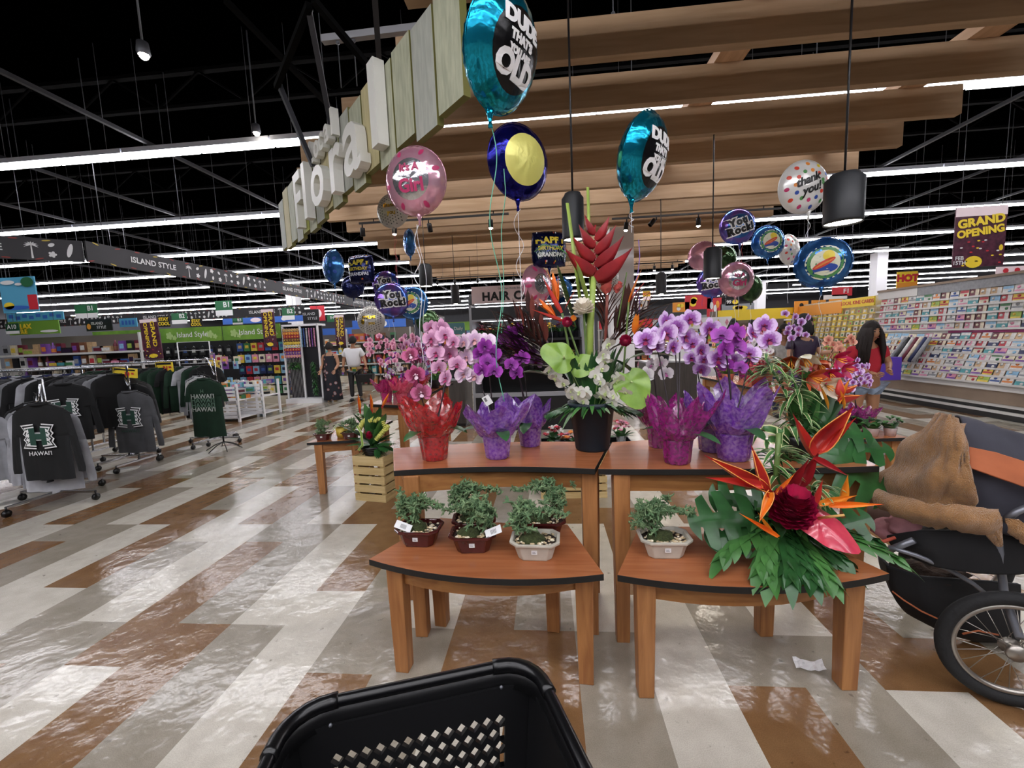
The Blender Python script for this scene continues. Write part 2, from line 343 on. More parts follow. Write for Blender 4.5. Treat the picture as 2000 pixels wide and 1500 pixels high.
# ---------------- pendants, tracks ----------------
m_lamp = mat('lamp_glow', 'fff4e4', .4, emit=30)
def pendant(px, ytop, ybot, Y, lab, wpx=40):
    Y = Y + .045
    a = PY(px, ytop, Y); b = PY(px, ybot, Y); r = wpx/2 * Y / FOC * .97; h = a[2] - b[2]
    t = thing('pendant_lamp', lab, 'lamp', (a[0], a[1], b[2]), group='black cylinder pendant lamps')
    mb = MB(); mb.lathe([(r*.93, .015), (r*.97, 0), (r, .02), (r, h-.035), (r*.75, h-.01), (r*.72, h), (0.001, h)], 28); mb.build('shade', m_pend, t)
    mb = MB(); mb.disc(r*.92, .012, 24, up=False); mb.build('bulb', m_lamp, t)
    mb = MB(); mb.tube([(0, 0, h), (0, 0, ZB - b[2])], .007, 6); mb.build('cord', m_black, t)
    l = bpy.data.lights.new('pendant_light', 'SPOT'); l.energy = PENDANT_W; l.spot_size = radians(95); l.spot_blend = .5; l.shadow_soft_size = r*.8; l.color = (1, .95, .88)
    lo = bpy.data.objects.new('pendant_light', l); COL.objects.link(lo); lo.parent = t; lo.location = (0, 0, -.005)
pendant(1118, 378, 470, 2.87, 'black cylinder pendant lamp behind the tall red heliconia', 42)
pendant(1650, 340, 437, 2.87, 'largest black cylinder pendant lamp, hanging right of the thank you balloon', 62)
pendant(1392, 484, 545, 5.1, 'black cylinder pendant lamp among the balloons on the right', 32)
pendant(1291, 533, 575, 7.3, 'small black cylinder pendant lamp right of the white column', 20)
pendant(830, 516, 560, 7.3, 'black cylinder pendant lamp behind the birthday balloons on the left', 26)
pendant(888, 556, 594, 8.8, 'small black cylinder pendant lamp left of the hair care banner', 17)
pendant(920, 577, 602, 11.0, 'smallest black cylinder pendant lamp beside the hair care banner', 13)
def track(a, b, heads, lab, aim=0):
    yb_ = 2.915 + .745*round((a[1]-2.915)/.745); a = a*(yb_/a[1]); b = b*(yb_/b[1]); a[2] = b[2] = 3.6
    t = thing('track_light', lab, 'track light', a)
    d = b - a
    for f in (.1, .9): mb = MB(); mb.tube([d*f + Vector((0,0,.01)), d*f + Vector((0,0,.06))], .01, 6); mb.build('mount', m_black, t)
    mb = MB(); mb.bar((0,0,0), d, .035, .03); mb.build('rail', m_black, t)
    for f, on, tilt, yaw in heads:
        p = d*f; M = Matrix.Translation(p + Vector((0,0,-.02))) @ Rz(yaw) @ Ry(tilt)
        hd = MB(); hd.tube([(0,0,0),(0,0,-.07)], .012, 6, M=Matrix.Translation(p)); hd.lathe([(.001,-.06),(.04,-.062),(.042,-.08),(.042,-.20),(.036,-.2)], 14, M=M)
        h = hd.build('spot_head', m_black, t)
        if on:
            g = MB(); g.disc(.036, -.197, 14, M=M, up=False); g.lathe([(.036,-.197),(.025,-.215),(.001,-.222)], 12, M=M); g.build('bulb', m_lamp, h)
            l = bpy.data.lights.new('spot_light', 'SPOT'); l.energy = SPOT_W; l.spot_size = radians(75); l.spot_blend = .6; l.shadow_soft_size = .05; l.color = (1, .93, .84)
            lo = bpy.data.objects.new('spot_light', l); COL.objects.link(lo); lo.parent = h; lo.matrix_local = M @ Tm(0, 0, -.23)
def zy(px, py, z=3.63): return PZ(px, py, z)
a = zy(1195, 417, 3.6); b = zy(1520, 399, 3.6); b[1] = a[1]
track(a, b, [(.09, 1, .1, 0), (.27, 0, .75, .3), (.52, 1, 0, 0), (.76, 1, -.1, 0)], 'black track of spotlights under the beams, right side')
a = zy(702, 444, 3.6); b = zy(996, 432, 3.6); b[1] = a[1]
track(a, b, [(.02, 0, 0, 0), (.24, 1, .05, 0), (.47, 0, -.15, 0), (.88, 1, 0, 0)], 'black track of spotlights under the beams, left side')
a = zy(1233, 520, 3.6); b = zy(1340, 511, 3.6); b[1] = a[1]
track(a, b, [(.03, 1, 0, 0), (.45, 1, 0, 0), (.8, 1, 0, 0)], 'small far track of spotlights right of the white column')
a = zy(845, 541, 3.6); b = zy(1020, 529, 3.6); b[1] = a[1]
track(a, b, [(.05, 1, 0, 0), (.25, 0, .1, 0), (.5, 0, 0, 0), (.72, 0, 0, 0), (.9, 0, 0, 0)], 'small far track of spotlights left of the white column')
# high spotlights in the dark roof
for px, py, Y, lab in ((281, 108, 4.2, 'bright bare spotlight high in the dark roof, upper left'), (501, 260, 6.2, 'small bright spotlight in the roof left of the sign')):
    p = PY(px, py, Y); t = thing('roof_spotlight', lab, 'lamp', p)
    mb = MB(); mb.lathe([(.001,.12),(.05,.12),(.06,.02),(.05,0)], 14); mb.build('shade', m_dsteel, t); mb = MB(); mb.ball((0,0,0), .042, 12); mb.build('bulb', m_lamp, t)
    mb = MB(); mb.tube([(0,0,.1),(0,0,1.4)], .01, 6); mb.build('stem', m_dsteel, t)
# columns
m_col = mat('column_white', 'd9d9dc', .6)
for px, Y, w, z1, lab in ((1212, 9.2, .48, 3.66, 'white square column behind the tropical bouquet'), (1712, 20.6, .45, 4.9, 'white column beyond the greeting card racks'), (575, 20.5, .5, 4.9, 'white column beyond the flower garland stand'), (1483, 27.5, .5, 4.4, 'pale far column beyond the right checkout lanes')):
    p = PY(px, 600, Y); mb = MB(); mb.bb(-w/2, -w/2, 0, w/2, w/2, z1); mb.bb(-w/2-.02, -w/2-.02, 0, w/2+.02, w/2+.02, .12); mb.bb(-w/2-.006,-w/2-.01,0,-w/2+.02,-w/2,z1)
    tag(mb.build('column', m_col, loc=(p[0], Y, 0), bevel=.01), lab, 'column')
# ---------------- display tables ----------------
m_top = wood_mat('table_top_cherry', 'a96a44', '955734', 0, 1.2, .2); m_edge = mat('table_edge_black', '141312', .5)
m_leg = wood_mat('table_leg_oak', 'b07a48', '8f5c34', 2, 1.6, .45)
m_apron = wood_mat('table_apron_oak', 'a57340', '87562c', 0, 1.6, .45)
def sector(FLp, FRp, BRp, BLp, bulgeF, bulgeB, n=14):
    # plan outline with curved front and back edges; + bulge leans towards the camera
    def arc(a, b, h, n):
        a = Vector(a); b = Vector(b); d = b - a; nn = Vector((d[1], -d[0])).normalized(); out = []
        for i in range(n+1):
            t = i/n; out.append(a.lerp(b, t) + nn * h * 4*t*(1-t))
        return out
    return arc(FLp, FRp, bulgeF, n), arc(BRp, BLp, -bulgeB, n)
def table(name, label, pts, bF, bB, z, group, legs=None, lw=.075):
    FLp, FRp, BRp, BLp = [Vector(p) for p in pts]; c = (FLp+FRp+BRp+BLp)/4
    L = [p - c for p in (FLp, FRp, BRp, BLp)]
    f, b = sector(*L, bF, bB); out = f + b
    t = thing(name, label, 'table', (c[0], c[1], 0), group=group)
    mb = MB(); mb.prism(out, z-.028, z, 0, side=1); mb.build('tabletop', [m_top, m_edge], t, bevel=.002)
    ins = .045
    LP = []
    for i, p in enumerate(L):
        nx_, pv = L[(i+1) % 4], L[(i-1) % 4]
        q = p + (nx_-p).normalized()*(ins+.05) + (pv-p).normalized()*ins; LP.append(q)
    for i, q in enumerate(LP):
        e = (L[1]-L[0]) if i < 2 else (L[2]-L[3]); a = atan2(e[1], e[0]); w = lw/2; w2 = w*.82
        vs = [(-w2,-w2,0),(w2,-w2,0),(w2,w2,0),(-w2,w2,0),(-w,-w,z-.03),(w,-w,z-.03),(w,w,z-.03),(-w,w,z-.03)]
        mb = MB(); mb.add(vs, [(0,3,2,1),(4,5,6,7),(0,1,5,4),(1,2,6,5),(2,3,7,6),(3,0,4,7)], 0, Tm(q[0], q[1], 0) @ Rz(a)); mb.build('leg', m_leg, t, bevel=.004)
    for i in range(4):
        a, bq = LP[i], LP[(i+1) % 4]; d = (bq-a).normalized()*lw*.45
        h = bF if i == 0 else (-bB if i == 2 else 0); n = 8 if h else 1; a2 = a+d; b2 = bq-d; dd = b2-a2; nn = Vector((dd[1], -dd[0])).normalized()
        ps = [a2.lerp(b2, k/n) + nn*h*.8*4*(k/n)*(1-k/n) for k in range(n+1)]
        w = .02; poly = [p + nn*w for p in ps] + [p - nn*w for p in reversed(ps)]
        mb = MB(); mb.prism(poly, z-.03-.085, z-.029); mb.build('apron', m_apron, t)
    return t
ZL, ZT = .535, .86
table('display_table', 'low curved table in front on the left holding the juniper bonsai', [(-.80,1.665),(.195,1.565),(.075,2.005),(-.59,2.09)], .085, .02, ZL, 'low curved display tables')
table('display_table', 'low curved table in front on the right under the heliconia arrangement', [(.245,1.56),(1.25,1.585),(1.08,2.02),(.42,1.985)], .085, .02, ZL, 'low curved display tables')
table('display_table', 'tall curved table at the centre left holding red and purple wrapped orchids', [(-.745,1.88),(.2,1.87),(.335,2.35),(-.905,2.3)], -.05, -.07, ZT, 'tall curved display tables')
table('display_table', 'tall curved table at the centre right behind the heliconia arrangement', [(.215,1.87),(1.40,1.86),(1.47,2.32),(.35,2.35)], .02, -.07, ZT, 'tall curved display tables')
table('display_table', 'tall table on the left behind holding the small red wrapped orchids', [(-1.84,4.10),(-1.43,3.95),(-1.40,6.05),(-1.85,6.0)], 0, 0, ZT, 'tall curved display tables')
table('display_table', 'tall table on the right behind holding the potted plants', [(2.06,5.85),(2.16,3.98),(2.62,4.0),(2.52,5.85)], 0, 0, ZT, 'tall curved display tables')
table('display_table', 'low table at the left beside the wooden crate', [(-2.37,3.82),(-1.91,3.9),(-1.91,4.9),(-2.42,5.0)], .0, 0, ZL, 'low curved display tables')
table('display_table', 'low table on the right behind the stroller holding small potted shrubs', [(2.2,3.56),(2.93,3.60),(2.9,3.95),(2.28,3.94)], .0, 0, ZL, 'low curved display tables', lw=.07)
# ---------------- crates ----------------
m_pine = wood_mat('pine', 'd0b987', 'b89d68', 0, 1.5, .6); m_pine2 = wood_mat('pine_side', 'bfa674', 'a68d5b', 1, 1.5, .6)
def crate(label, c, rz, sx, sy, h, n):
    t = thing('wooden_crate', label, 'crate', (c[0], c[1], 0), rz, group='slatted pine crates')
    sh = h/n; sh2 = sh*.78
    for i in range(n):
        z0 = i*sh; z1 = z0+sh2 if i < n-1 else h
        mb = MB(); mb.bb(-sx/2, -sy/2, z0, sx/2, -sy/2+.014, z1); mb.build('slat', m_pine, t)
        mb = MB(); mb.bb(-sx/2, sy/2-.014, z0, sx/2, sy/2, z1); mb.build('slat', m_pine, t)
        for s in (-1, 1): mb = MB(); mb.bb(s*(sx/2-.008)-.007, -sy/2+.0145, z0, s*(sx/2-.008)+.007, sy/2-.0145, z1); mb.build('slat', m_pine2, t)
    mb = MB(); mb.bb(-sx/2+.015, -sy/2+.015, h-.02, sx/2-.015, sy/2-.015, h-.004); mb.build('lid', m_pine2, t)
    for s in (-1,1):
        for u in (-1,1): mb = MB(); mb.bc((s*(sx/2-.03), u*(sy/2-.03), h/2-.012), (.03,.03,h-.03)); mb.build('corner_post', m_pine, t)
    return t
crate('pine slat crate holding the bird of paradise arrangement', (-1.665, 3.79), -.21, .33, .27, .43, 5)
crate('pine slat crate holding the black tray of bouquets under the tall tables', (.2, 3.87), .03, .6, .34, .43, 6)
# ---------------- bonsai ----------------
m_jun = mat('juniper_green', '88a576', .7, noise=.45, nscale=60); m_jun2 = mat('juniper_dark', '64865c', .7, noise=.4, nscale=60)
m_bark = mat('bark', '5d4630', .85, noise=.5, nscale=50, bump=.6); m_moss = mat('moss', '46502a', .95, noise=.5, nscale=90, bump=.9, bscale=200)
m_potred = mat('glaze_oxblood', '501c1c', .22, noise=.4, nscale=12, coat=.5); m_potwhite = mat('glaze_white', 'c9c4b6', .25, noise=.15, nscale=15, coat=.5)
m_gravel = [mat('gravel_a', 'cdb892', .8), mat('gravel_b', '9d8c6c', .8), mat('gravel_c', 'e0d5bd', .8)]
m_tag = mat('paper_tag', 'e6e6e6', .6); m_ink = mat('ink', '1a1a1a', .6); m_soil = mat('soil', '2c2019', .95)
def octo(a, b, c):   # rounded rectangle with cut corners
    return [(-a+c,-b),(a-c,-b),(a,-b+c),(a,b-c),(a-c,b),(-a+c,b),(-a,b-c),(-a,-b+c)]
def bonsai(label, loc, rz, pot, branch, seed, s=1.0, tagged=True, high=0):
    t = thing('juniper_bonsai', label, 'bonsai', loc, rz, 'juniper bonsai on the front tables', sc=s)
    q = random.Random(seed); a, b, h = .098, .072, .082
    rings = [(a*.70,b*.70,.0,.02),(a*.74,b*.74,.008,.022),(a*.90,b*.90,.06,.028),(a*.93,b*.93,h-.014,.03),(a*1.07,b*1.08,h-.012,.032),(a*1.08,b*1.1,h,.033),(a*.94,b*.95,h,.03),(a*.88,b*.88,h-.02,.028)]
    mb = MB(); vs = []
    for ra, rb, z, c in rings: vs += [(x, y, z) for x, y in octo(ra, rb, c)]
    mb.add(vs, [(i*8+j, i*8+(j+1)%8, (i+1)*8+(j+1)%8, (i+1)*8+j) for i in range(len(rings)-1) for j in range(8)] + [tuple(range(7,-1,-1))], 0)
    mb.build('pot', m_potred if pot == 'red' else m_potwhite, t, bevel=.003)
    mb = MB(); mb.add([(x,y,h-.018) for x,y in octo(a*.9,b*.9,.028)], [tuple(range(8))]); mb.build('soil', m_soil, t)
    mb = MB()
    for i in range(90):
        x, y = q.uniform(-a*.82,a*.82), q.uniform(-b*.82,b*.82); r = q.uniform(.005,.010)
        mb.ball((x,y,h-.012), (r,r*.8,r*.6), 6, q.randrange(3), nz=.3, seed=i)
    tag(mb.build('gravel', m_gravel, t), kind='stuff')
    mb = MB(); mb.ball((-.015,0,h-.015), (.055,.045,.035), 14, nz=.3, seed=seed); mb.build('moss', m_moss, t)
    sx = branch; x0 = -.03*sx
    tr = [(x0,0,h),(x0-.012*sx,0,h+.03),(x0-.03*sx,.005,h+.065),(x0-.022*sx,0,h+.1+high*.5),(x0+.01*sx,0,h+.12+high)]
    arm = [tr[3],(x0+.04*sx,-.005,h+.115+high),(x0+.09*sx,-.01,h+.11+high),(x0+.15*sx,-.01,h+.10+high)]
    mb = MB(); mb.tube(tr, [.012,.010,.009,.007,.004], 8); mb.tube(arm, [.006,.005,.003,.002], 6); mb.build('trunk', m_bark, t)
    mb = MB()
    def tuft(p, L, n=7):
        for k in range(n):
            d = Vector((q.gauss(0,1), q.gauss(0,1), q.gauss(.35,.8))).normalized(); e = Vector(p) + d*L; mm = q.randrange(2)
            mb.tube([p, Vector(p).lerp(e,.5)+Vector((0,0,L*.1)), e], [.0035,.0045,.0018], 4, mm, caps=False)
            for u in range(5):
                o = Vector(p).lerp(e, .35+.14*u); dd = (d + Vector((q.gauss(0,.8), q.gauss(0,.8), q.gauss(0,.8)))).normalized()
                mb.tube([o, o+dd*L*.42], [.003,.001], 3, mm, caps=False)
    dens = [(tr[2], .045, 15), (tr[3], .05, 22), (tr[4], .045, 16), (tr[1], .035, 6)]
    for c, rad, n in dens:
        for k in range(n):
            tuft((c[0]+q.gauss(0,rad*.62), c[1]+q.gauss(0,rad*.55), c[2]+q.gauss(0,rad*.38)), q.uniform(.018,.028))
    for k in range(30):
        f = k/29; p = Vector(arm[0]).lerp(Vector(arm[1]), min(1,f*3)) if f < .33 else (Vector(arm[1]).lerp(Vector(arm[3]), (f-.33)/.67))
        tuft((p[0]+q.gauss(0,.006), p[1]+q.gauss(0,.014*(1.2-f)), p[2]+q.gauss(0,.007)), q.uniform(.016,.026)*(1.2-.5*f), 4)
    mb.build('foliage', [m_jun, m_jun2], t)
    mb = MB(); mb.bb(-.012,-b*.905,.035,.012,-b*.88,.052,0); mb.bb(-.008,-b*.912,.04,.006,-b*.90,.0415,1); mb.bb(-.008,-b*.912,.046,.004,-b*.90,.0475,1); mb.build('price_sticker', [m_tag, m_ink], t)
    if tagged:
        M = Tm(-.075*sx+.02,-.055,h+.02) @ Rz(.4*sx) @ Rx(-.6) @ Ry(.5*sx); mb = MB(); mb.bb(-.038,-.0006,-.017,.038,.0006,.017,0,M)
        for k in range(7): mb.bb(-.012+k*.004,-.0014,-.010,-.0105+k*.004,-.0007,.008,1,M)
        mb.build('hang_tag', [m_tag, m_ink], t)
    return t
def bl(px, py): return PZ(px, py, ZL)
bonsai('juniper bonsai in oxblood pot, leftmost on the low table', bl(817,1066)+Vector((0,.035,0)), -.05, 'red', 1, 1)
bonsai('juniper bonsai in oxblood pot with a white hang tag, middle of the low table front', bl(923,1079)+Vector((0,.04,0)), .05, 'red', -1.0, 2)
bonsai('juniper bonsai in oxblood pot in the back row behind the tagged one', bl(925,1048)+Vector((0,.04,0)), .1, 'red', 1.1, 3, tagged=False, high=.03)
bonsai('juniper bonsai in oxblood pot in the back row, branch reaching left', bl(1062,1050)+Vector((0,.04,0)), .0, 'red', -1.15, 4, tagged=False, high=.035)
bonsai('juniper bonsai in white octagonal pot on the left low table', bl(1046,1092)+Vector((0,.035,0)), -.05, 'white', 1.05, 5, tagged=False)
bonsai('juniper bonsai in white octagonal pot alone on the right low table', bl(1301,1088)+Vector((0,.035,0)), .0, 'white', 1.0, 6, tagged=False)
# ---------------- plant library ----------------
def leafmat(n, c, c2=None, rough=.4): return mat(n, c, rough, noise=.35, nscale=14, col2=c2, sheen=0)
G1 = leafmat('leaf_deep', '2f6030', '234a24', .3); G2 = leafmat('leaf_mid', '487c3c', '386630', .38); G3 = leafmat('leaf_lime', '8db04d', '74993c', .3)
G4 = leafmat('leaf_pale', '8fa882', '74906a', .45); GW = mat('leaf_cream_edge', 'd6d7a2', .45); GB = leafmat('ti_leaf_brown', '4e2c26', '351d1b', .4); GBr = mat('leaf_red_edge', '7a3a30', .4)
STM = leafmat('stem_green', '6f8a4a', '5c763c', .5); STD = mat('stem_dark', '2a1f24', .5); STY = mat('stalk_lime', '9fb757', .4, noise=.2)
HR = mat('heliconia_red', 'a8242a', .4, noise=.35, nscale=8, col2='7e1820'); HO = mat('heliconia_coral', 'd84a38', .35, noise=.3, nscale=9, col2='b8323a'); HY = mat('heliconia_rim', 'f0a050', .4)
OR = mat('bract_orange', 'f0922c', .4, noise=.3, nscale=12, col2='e0661e'); OY = mat('bract_yellow', 'f2ab38', .4, noise=.2, col2='ea8c28')
GI = mat('ginger_magenta', 'b01a45', .35, noise=.3, nscale=20, col2='8a1238'); GP = mat('ginger_pink', 'dc6a62', .4, noise=.2); GWt = mat('ginger_white', 'ece4d4', .5)
AP = mat('anthurium_pink', 'd84a5e', .22, noise=.35, nscale=10, col2='c23450', coat=.4); SPX = mat('spadix', 'e6b46a', .5)
WO = mat('petal_white', 'eeede6', .5); WG = mat('petal_greenish', 'c8d896', .5)
PB = mat('pot_bucket', '0c222e', .55, noise=.2, nscale=3)
UP = Vector((0,0,1))
def prof(kind, n):
    t = [i/n for i in range(n+1)]
    if kind == 'lance': return [max(.02, sin(pi*x**.8)**.8) if 0 < x < 1 else .03 for x in t]
    if kind == 'oval': return [max(.04, (sin(pi*min(1,x*1.02)))**.55) if 0 < x < 1 else .05 for x in t]
    if kind == 'strap': return [min(1, .55+2*x)*(1 if x < .6 else max(.02, 1-((x-.6)/.4)**1.8)) for x in t]
    if kind == 'petal': return [max(.12, sin(pi*x**1.35)**.6) if 0 < x < 1 else (.16 if x == 0 else .15) for x in t]
def leaf(mb, p, d, L, w, droop=.3, mi=0, kind='lance', n=7, fold=.25, roll=0, edge=None, side=None, wave=0):
    p = Vector(p); d = Vector(d).normalized()
    sd = Vector(side) if side is not None else d.cross(UP)
    if sd.length < .05: sd = Vector((1,0,0))
    sd.normalize()
    if roll: sd = Matrix.Rotation(roll, 3, d) @ sd
    sp = []
    for i in range(n+1):
        t = i/n; sp.append(p + d*(t*L) - UP*(droop*t*t*L) + sd*(wave*sin(t*5)*L*.06))
    ws = [x*w for x in prof(kind, n)]
    mb.ribbon(sp, ws, sd, fold, mi, edge=edge); return sp
def stalk(mb, a, b, r=.004, bend=.0, mi=0, n=6, seg=7, bd=(0,0,1)):
    a = Vector(a); b = Vector(b); bd = Vector(bd)
    mb.tube([a.lerp(b, i/seg) + bd*bend*4*(i/seg)*(1-i/seg) for i in range(seg+1)], r, n, mi)
def frond(mb, p, d, L, w, n=14, droop=.3, mi=0, lw=.12, side=None, ang=.9, mi2=None):
    p = Vector(p); d = Vector(d).normalized(); sd = Vector(side) if side is not None else d.cross(UP)
    sd = sd.normalized() if sd.length > .05 else Vector((1,0,0))
    pts = [p + d*(i/n*L) - UP*(droop*(i/n)**2*L) for i in range(n+1)]
    mb.tube(pts, [.004*(1-.7*i/n) for i in range(n+1)], 5, mi)
    for i in range(2, n+1):
        t = i/n; tg = (pts[i]-pts[i-1]).normalized(); ll = w*(sin(pi*min(1, t*.92+.05))**.6)
        for s in (-1, 1):
            leaf(mb, pts[i], tg*cos(ang)+sd*s*sin(ang), ll, ll*lw, .25, mi if mi2 is None or i % 3 else mi2, 'lance', 4, .1)
def monstera(mb, p, d, L, nrm, mi=0, cuts=5, droop=.25, W=.46, depth=.74):
    # heart shaped blade with deep side slits; p = stem joint, d = towards the tip
    p = Vector(p); d = Vector(d).normalized(); nn = Vector(nrm).normalized(); sd = d.cross(nn).normalized(); nn = sd.cross(d)
    N_ = 64; rim = []
    for s in (-1, 1):
        for k in range(N_//2):
            a = k/(N_//2-1); t = a                         # a: 0 at tip .. 1 at the base lobe
            y = L*(1 - a**1.25*1.18); x = L*W*2*.5*(sin(pi*min(1, a*.83+.02))**.75)
            f = a*cuts % 1
            cut = 1 if (f < .66 or a < .12 or a > .96) else 1-depth
            rim.append((s*x*cut, y + (0 if cut == 1 else -.0*L), cut))
    half = len(rim)//2
    for s_, lst in ((0, rim[:half]), (1, rim[half:])):
        vs = []; 
        for (x, y, c) in lst:
            yy = max(0.02*L, min(y if y > 0 else y*.0, L))
            m = p + d*yy; q = p + d*y + sd*x
            for u in (0, .5, 1):
                r = m.lerp(q, u); dz = droop*(((r-p).dot(d))/L)**2*L + .22*L*(abs((r-p).dot(sd))/(L*W))**2*.35
                vs.append(r - nn*dz)
        fs = [(i*3+j, i*3+j+1, (i+1)*3+j+1, (i+1)*3+j) for i in range(half-1) for j in (0,1)]
        mb.add(vs, fs, mi, sm=True)
def heart(mb, p, d, L, nrm, mi=0, W=.95, cup=.1):
    p = Vector(p); d = Vector(d).normalized(); nn = Vector(nrm).normalized(); sd = d.cross(nn).normalized(); nn = sd.cross(d)
    n = 32; vs = [p]; fs = []
    for ring in (.4, .75, 1):
        for k in range(n):
            a = 2*pi*k/n; r = (.62 + .38*abs(cos(a/2))**2.2) if True else 1
            y = cos(a); x = sin(a)
            rr = L*.55*(1 - .38*max(0, -y)**3 * (1 if abs(x) < .35 else .3) + .45*max(0, y)**6)
            vs.append(p + (d*(y*rr+.08*L*ring) + sd*(x*rr*W))*ring - nn*(cup*L*ring*ring) + nn*(.03*L*sin(a*5)*ring))
    for k in range(n): fs.append((0, 1+k, 1+(k+1) % n))
    for r_ in range(2): fs += [(1+r_*n+k, 1+(r_+1)*n+k, 1+(r_+1)*n+(k+1)%n, 1+r_*n+(k+1)%n) for k in range(n)]
    mb.add(vs, fs, mi, sm=True)
def bract(mb, p, d, L, w, up, mi=0, rim=None, curve=.25):
    # boat shaped bract: deep folded leaf; up = open side
    p = Vector(p); d = Vector(d).normalized(); up = Vector(up); up = (up - d*up.dot(d)).normalized(); sd = d.cross(up)
    n = 8; prof_ = [.55, .9, 1, .95, .8, .6, .38, .18, .02]; vs = []; mm = []; fs = []
    for i in range(n+1):
        c = p + d*(L*i/n) + up*(curve*L*(i/n)**2); ww = w*prof_[i]
        for a in (-1, -.6, 0, .6, 1): vs.append(c + sd*(a*ww*.45) - up*(ww*(1-a*a)*.95) + up*ww*.3)
    for i in range(n):
        for j in range(4): fs.append((i*5+j, i*5+j+1, (i+1)*5+j+1, (i+1)*5+j)); mm.append(rim if rim is not None and j in (0, 3) and False else mi)
    mb.add(vs, fs, mm, sm=True)
    if rim is not None: mb.tube([Vector(vs[i*5]) for i in range(n)], .0022, 4, rim); mb.tube([Vector(vs[i*5+4]) for i in range(n)], .0022, 4, rim)
def heliconia(mb, base, tip, n, L, w, side, mi=0, rim=None, open_=.95, curve=.15):
    base = Vector(base); tip = Vector(tip); ax = (tip-base).normalized(); sd = Vector(side); sd = (sd - ax*sd.dot(ax)).normalized(); fr = ax.cross(sd)
    pts = []
    for i in range(n):
        t = i/n; p = base.lerp(tip, t); s = 1 if i % 2 == 0 else -1; pts.append(p + sd*s*.008)
        k = 1 - .55*t
        bract(mb, p - ax*L*.10*k, ax*cos(open_*(1-.45*t)) + sd*s*sin(open_*(1-.45*t)), L*k, w*k, ax*.6 - sd*s*.8, mi, rim, curve)
    mb.tube(pts + [tip], [.012*(1-.6*i/n) for i in range(n+1)], 6, mi)
def strelitzia(mb, p, d, up, L, mb_b=0, mo=1, mbl=2, spread=.9):
    # bird of paradise: beak bract along d, orange sepals rising to up
    p = Vector(p); d = Vector(d).normalized(); up = Vector(up).normalized()
    bract(mb, p, d, L, L*.12, up, mb_b, None, .0)
    q = p + d*L*.22
    for k, a in enumerate((.25, .6, 1.0)):
        dd = (d*cos(a*spread+.1) + up*sin(a*spread+.1)).normalized()
        leaf(mb, q, dd, L*(.85-.1*k), L*.075, -.05, mo, 'lance', 6, .5, side=dd.cross(d.cross(up)) if k % 2 else d.cross(up))
    if mbl is not None: leaf(mb, q, (d*.9+up*.45), L*.6, L*.035, 0, mbl, 'lance', 4, .6)
def ginger(mb, c, r, h, mi=0, n=60, ax=(0,0,1), open_=.5, pw=.42):
    c = Vector(c); ax = Vector(ax).normalized(); u = ax.orthogonal().normalized(); v = ax.cross(u)
    for k in range(n):
        t = (k+.5)/n; a = k*2.39996; rad = sin(pi*(.12+.86*(1-t)*.9))**.7*r; z = h*t
        o = u*cos(a)+v*sin(a); p = c + ax*z + o*rad*.45
        dd = (o*(open_*(1-t*.7)+.12) + ax*(.35+t*.6)).normalized()
        leaf(mb, p, dd, r*.85*(1-.3*t), r*pw, -.1, mi, 'oval', 4, -.35, side=dd.cross(o))
    mb.ball(c+ax*h*.4, (r*.42, r*.42, h*.42), 10, mi)
# orchid flower meshes, centre at the origin, looking along -y
def flower(name, mp, ml, rag=0, seed=0, mc=None):
    q = random.Random(seed); mb = MB()
    for a in (pi/2, pi/2+2.2, pi/2-2.2):
        d = Vector((cos(a), -.05+q.uniform(-.1,.12), sin(a))); leaf(mb, d*.05+Vector((0,.01,0)), d, .95, .36, 0, 0, 'petal', 5, .15, side=d.cross(Vector((0,-1,0))))
    for s in (1, -1):
        d = Vector((s, -.12+q.uniform(-.12,.1), .18)); leaf(mb, d*.05+Vector((0,-.03,0)), d, 1.0, .58, 0, 0, 'petal', 5, .12, side=d.cross(Vector((0,-1,0))))
    for s in (1, -1): leaf(mb, (0,-.06,-.02), (s*.55,-.45,-.1), .32, .13, 0, 1, 'oval', 3, .4)
    leaf(mb, (0,-.08,-.05), (0,-.45,-.75), .5, .2, 0, 1, 'oval', 4, .5, side=(1,0,0))
    mb.ball((0,-.12,.05), (.09,.11,.1), 6, 1)
    if mc: 
        for a in range(5): 
            an = pi/2 + a*2*pi/5; mb.tube([(0,-.05,0),(cos(an)*.38,-.1,sin(an)*.38)], [.09,.01], 4, 2, flat=.3)
    me_o = mb.build(name, [mp, ml] + ([mc] if mc else [])); me_o.scale = (.045,)*3
    COL.objects.unlink(me_o); return me_o
def pm(n, c, c2): 
    m = mat(n, c, .5); N = m.node_tree.nodes; L = m.node_tree.links; tc = N.new('ShaderNodeTexCoord'); ln = N.new('ShaderNodeVectorMath'); ln.operation = 'LENGTH'; L.new(tc.outputs['Object'], ln.inputs[0])
    nz = N.new('ShaderNodeTexNoise'); nz.inputs['Scale'].default_value = 5; L.new(tc.outputs['Object'], nz.inputs['Vector']); ad = N.new('ShaderNodeMath'); ad.operation = 'MULTIPLY_ADD'; L.new(nz.outputs['Fac'], ad.inputs[0]); ad.inputs[1].default_value = .5; L.new(ln.outputs['Value'], ad.inputs[2])
    r = N.new('ShaderNodeValToRGB'); c_, d_ = lin(c), lin(c2); e = r.color_ramp.elements; e[0].position = .35; e[0].color = (*[x*.75 for x in d_], 1); e[1].position = 1.2 if False else 1.0; e[1].color = (*[min(1, x*1.15) for x in c_], 1); k = e.new(.75); k.color = (*d_, 1)
    L.new(ad.outputs[0], r.inputs[0]); L.new(r.outputs[0], N['Principled BSDF'].inputs['Base Color']); return m
FL_MAUVE = [flower('flower', pm('petal_mauve', 'd5a0c0', 'b97aa2'), mat('lip_rose', 'a03060', .5), seed=i) for i in range(2)]
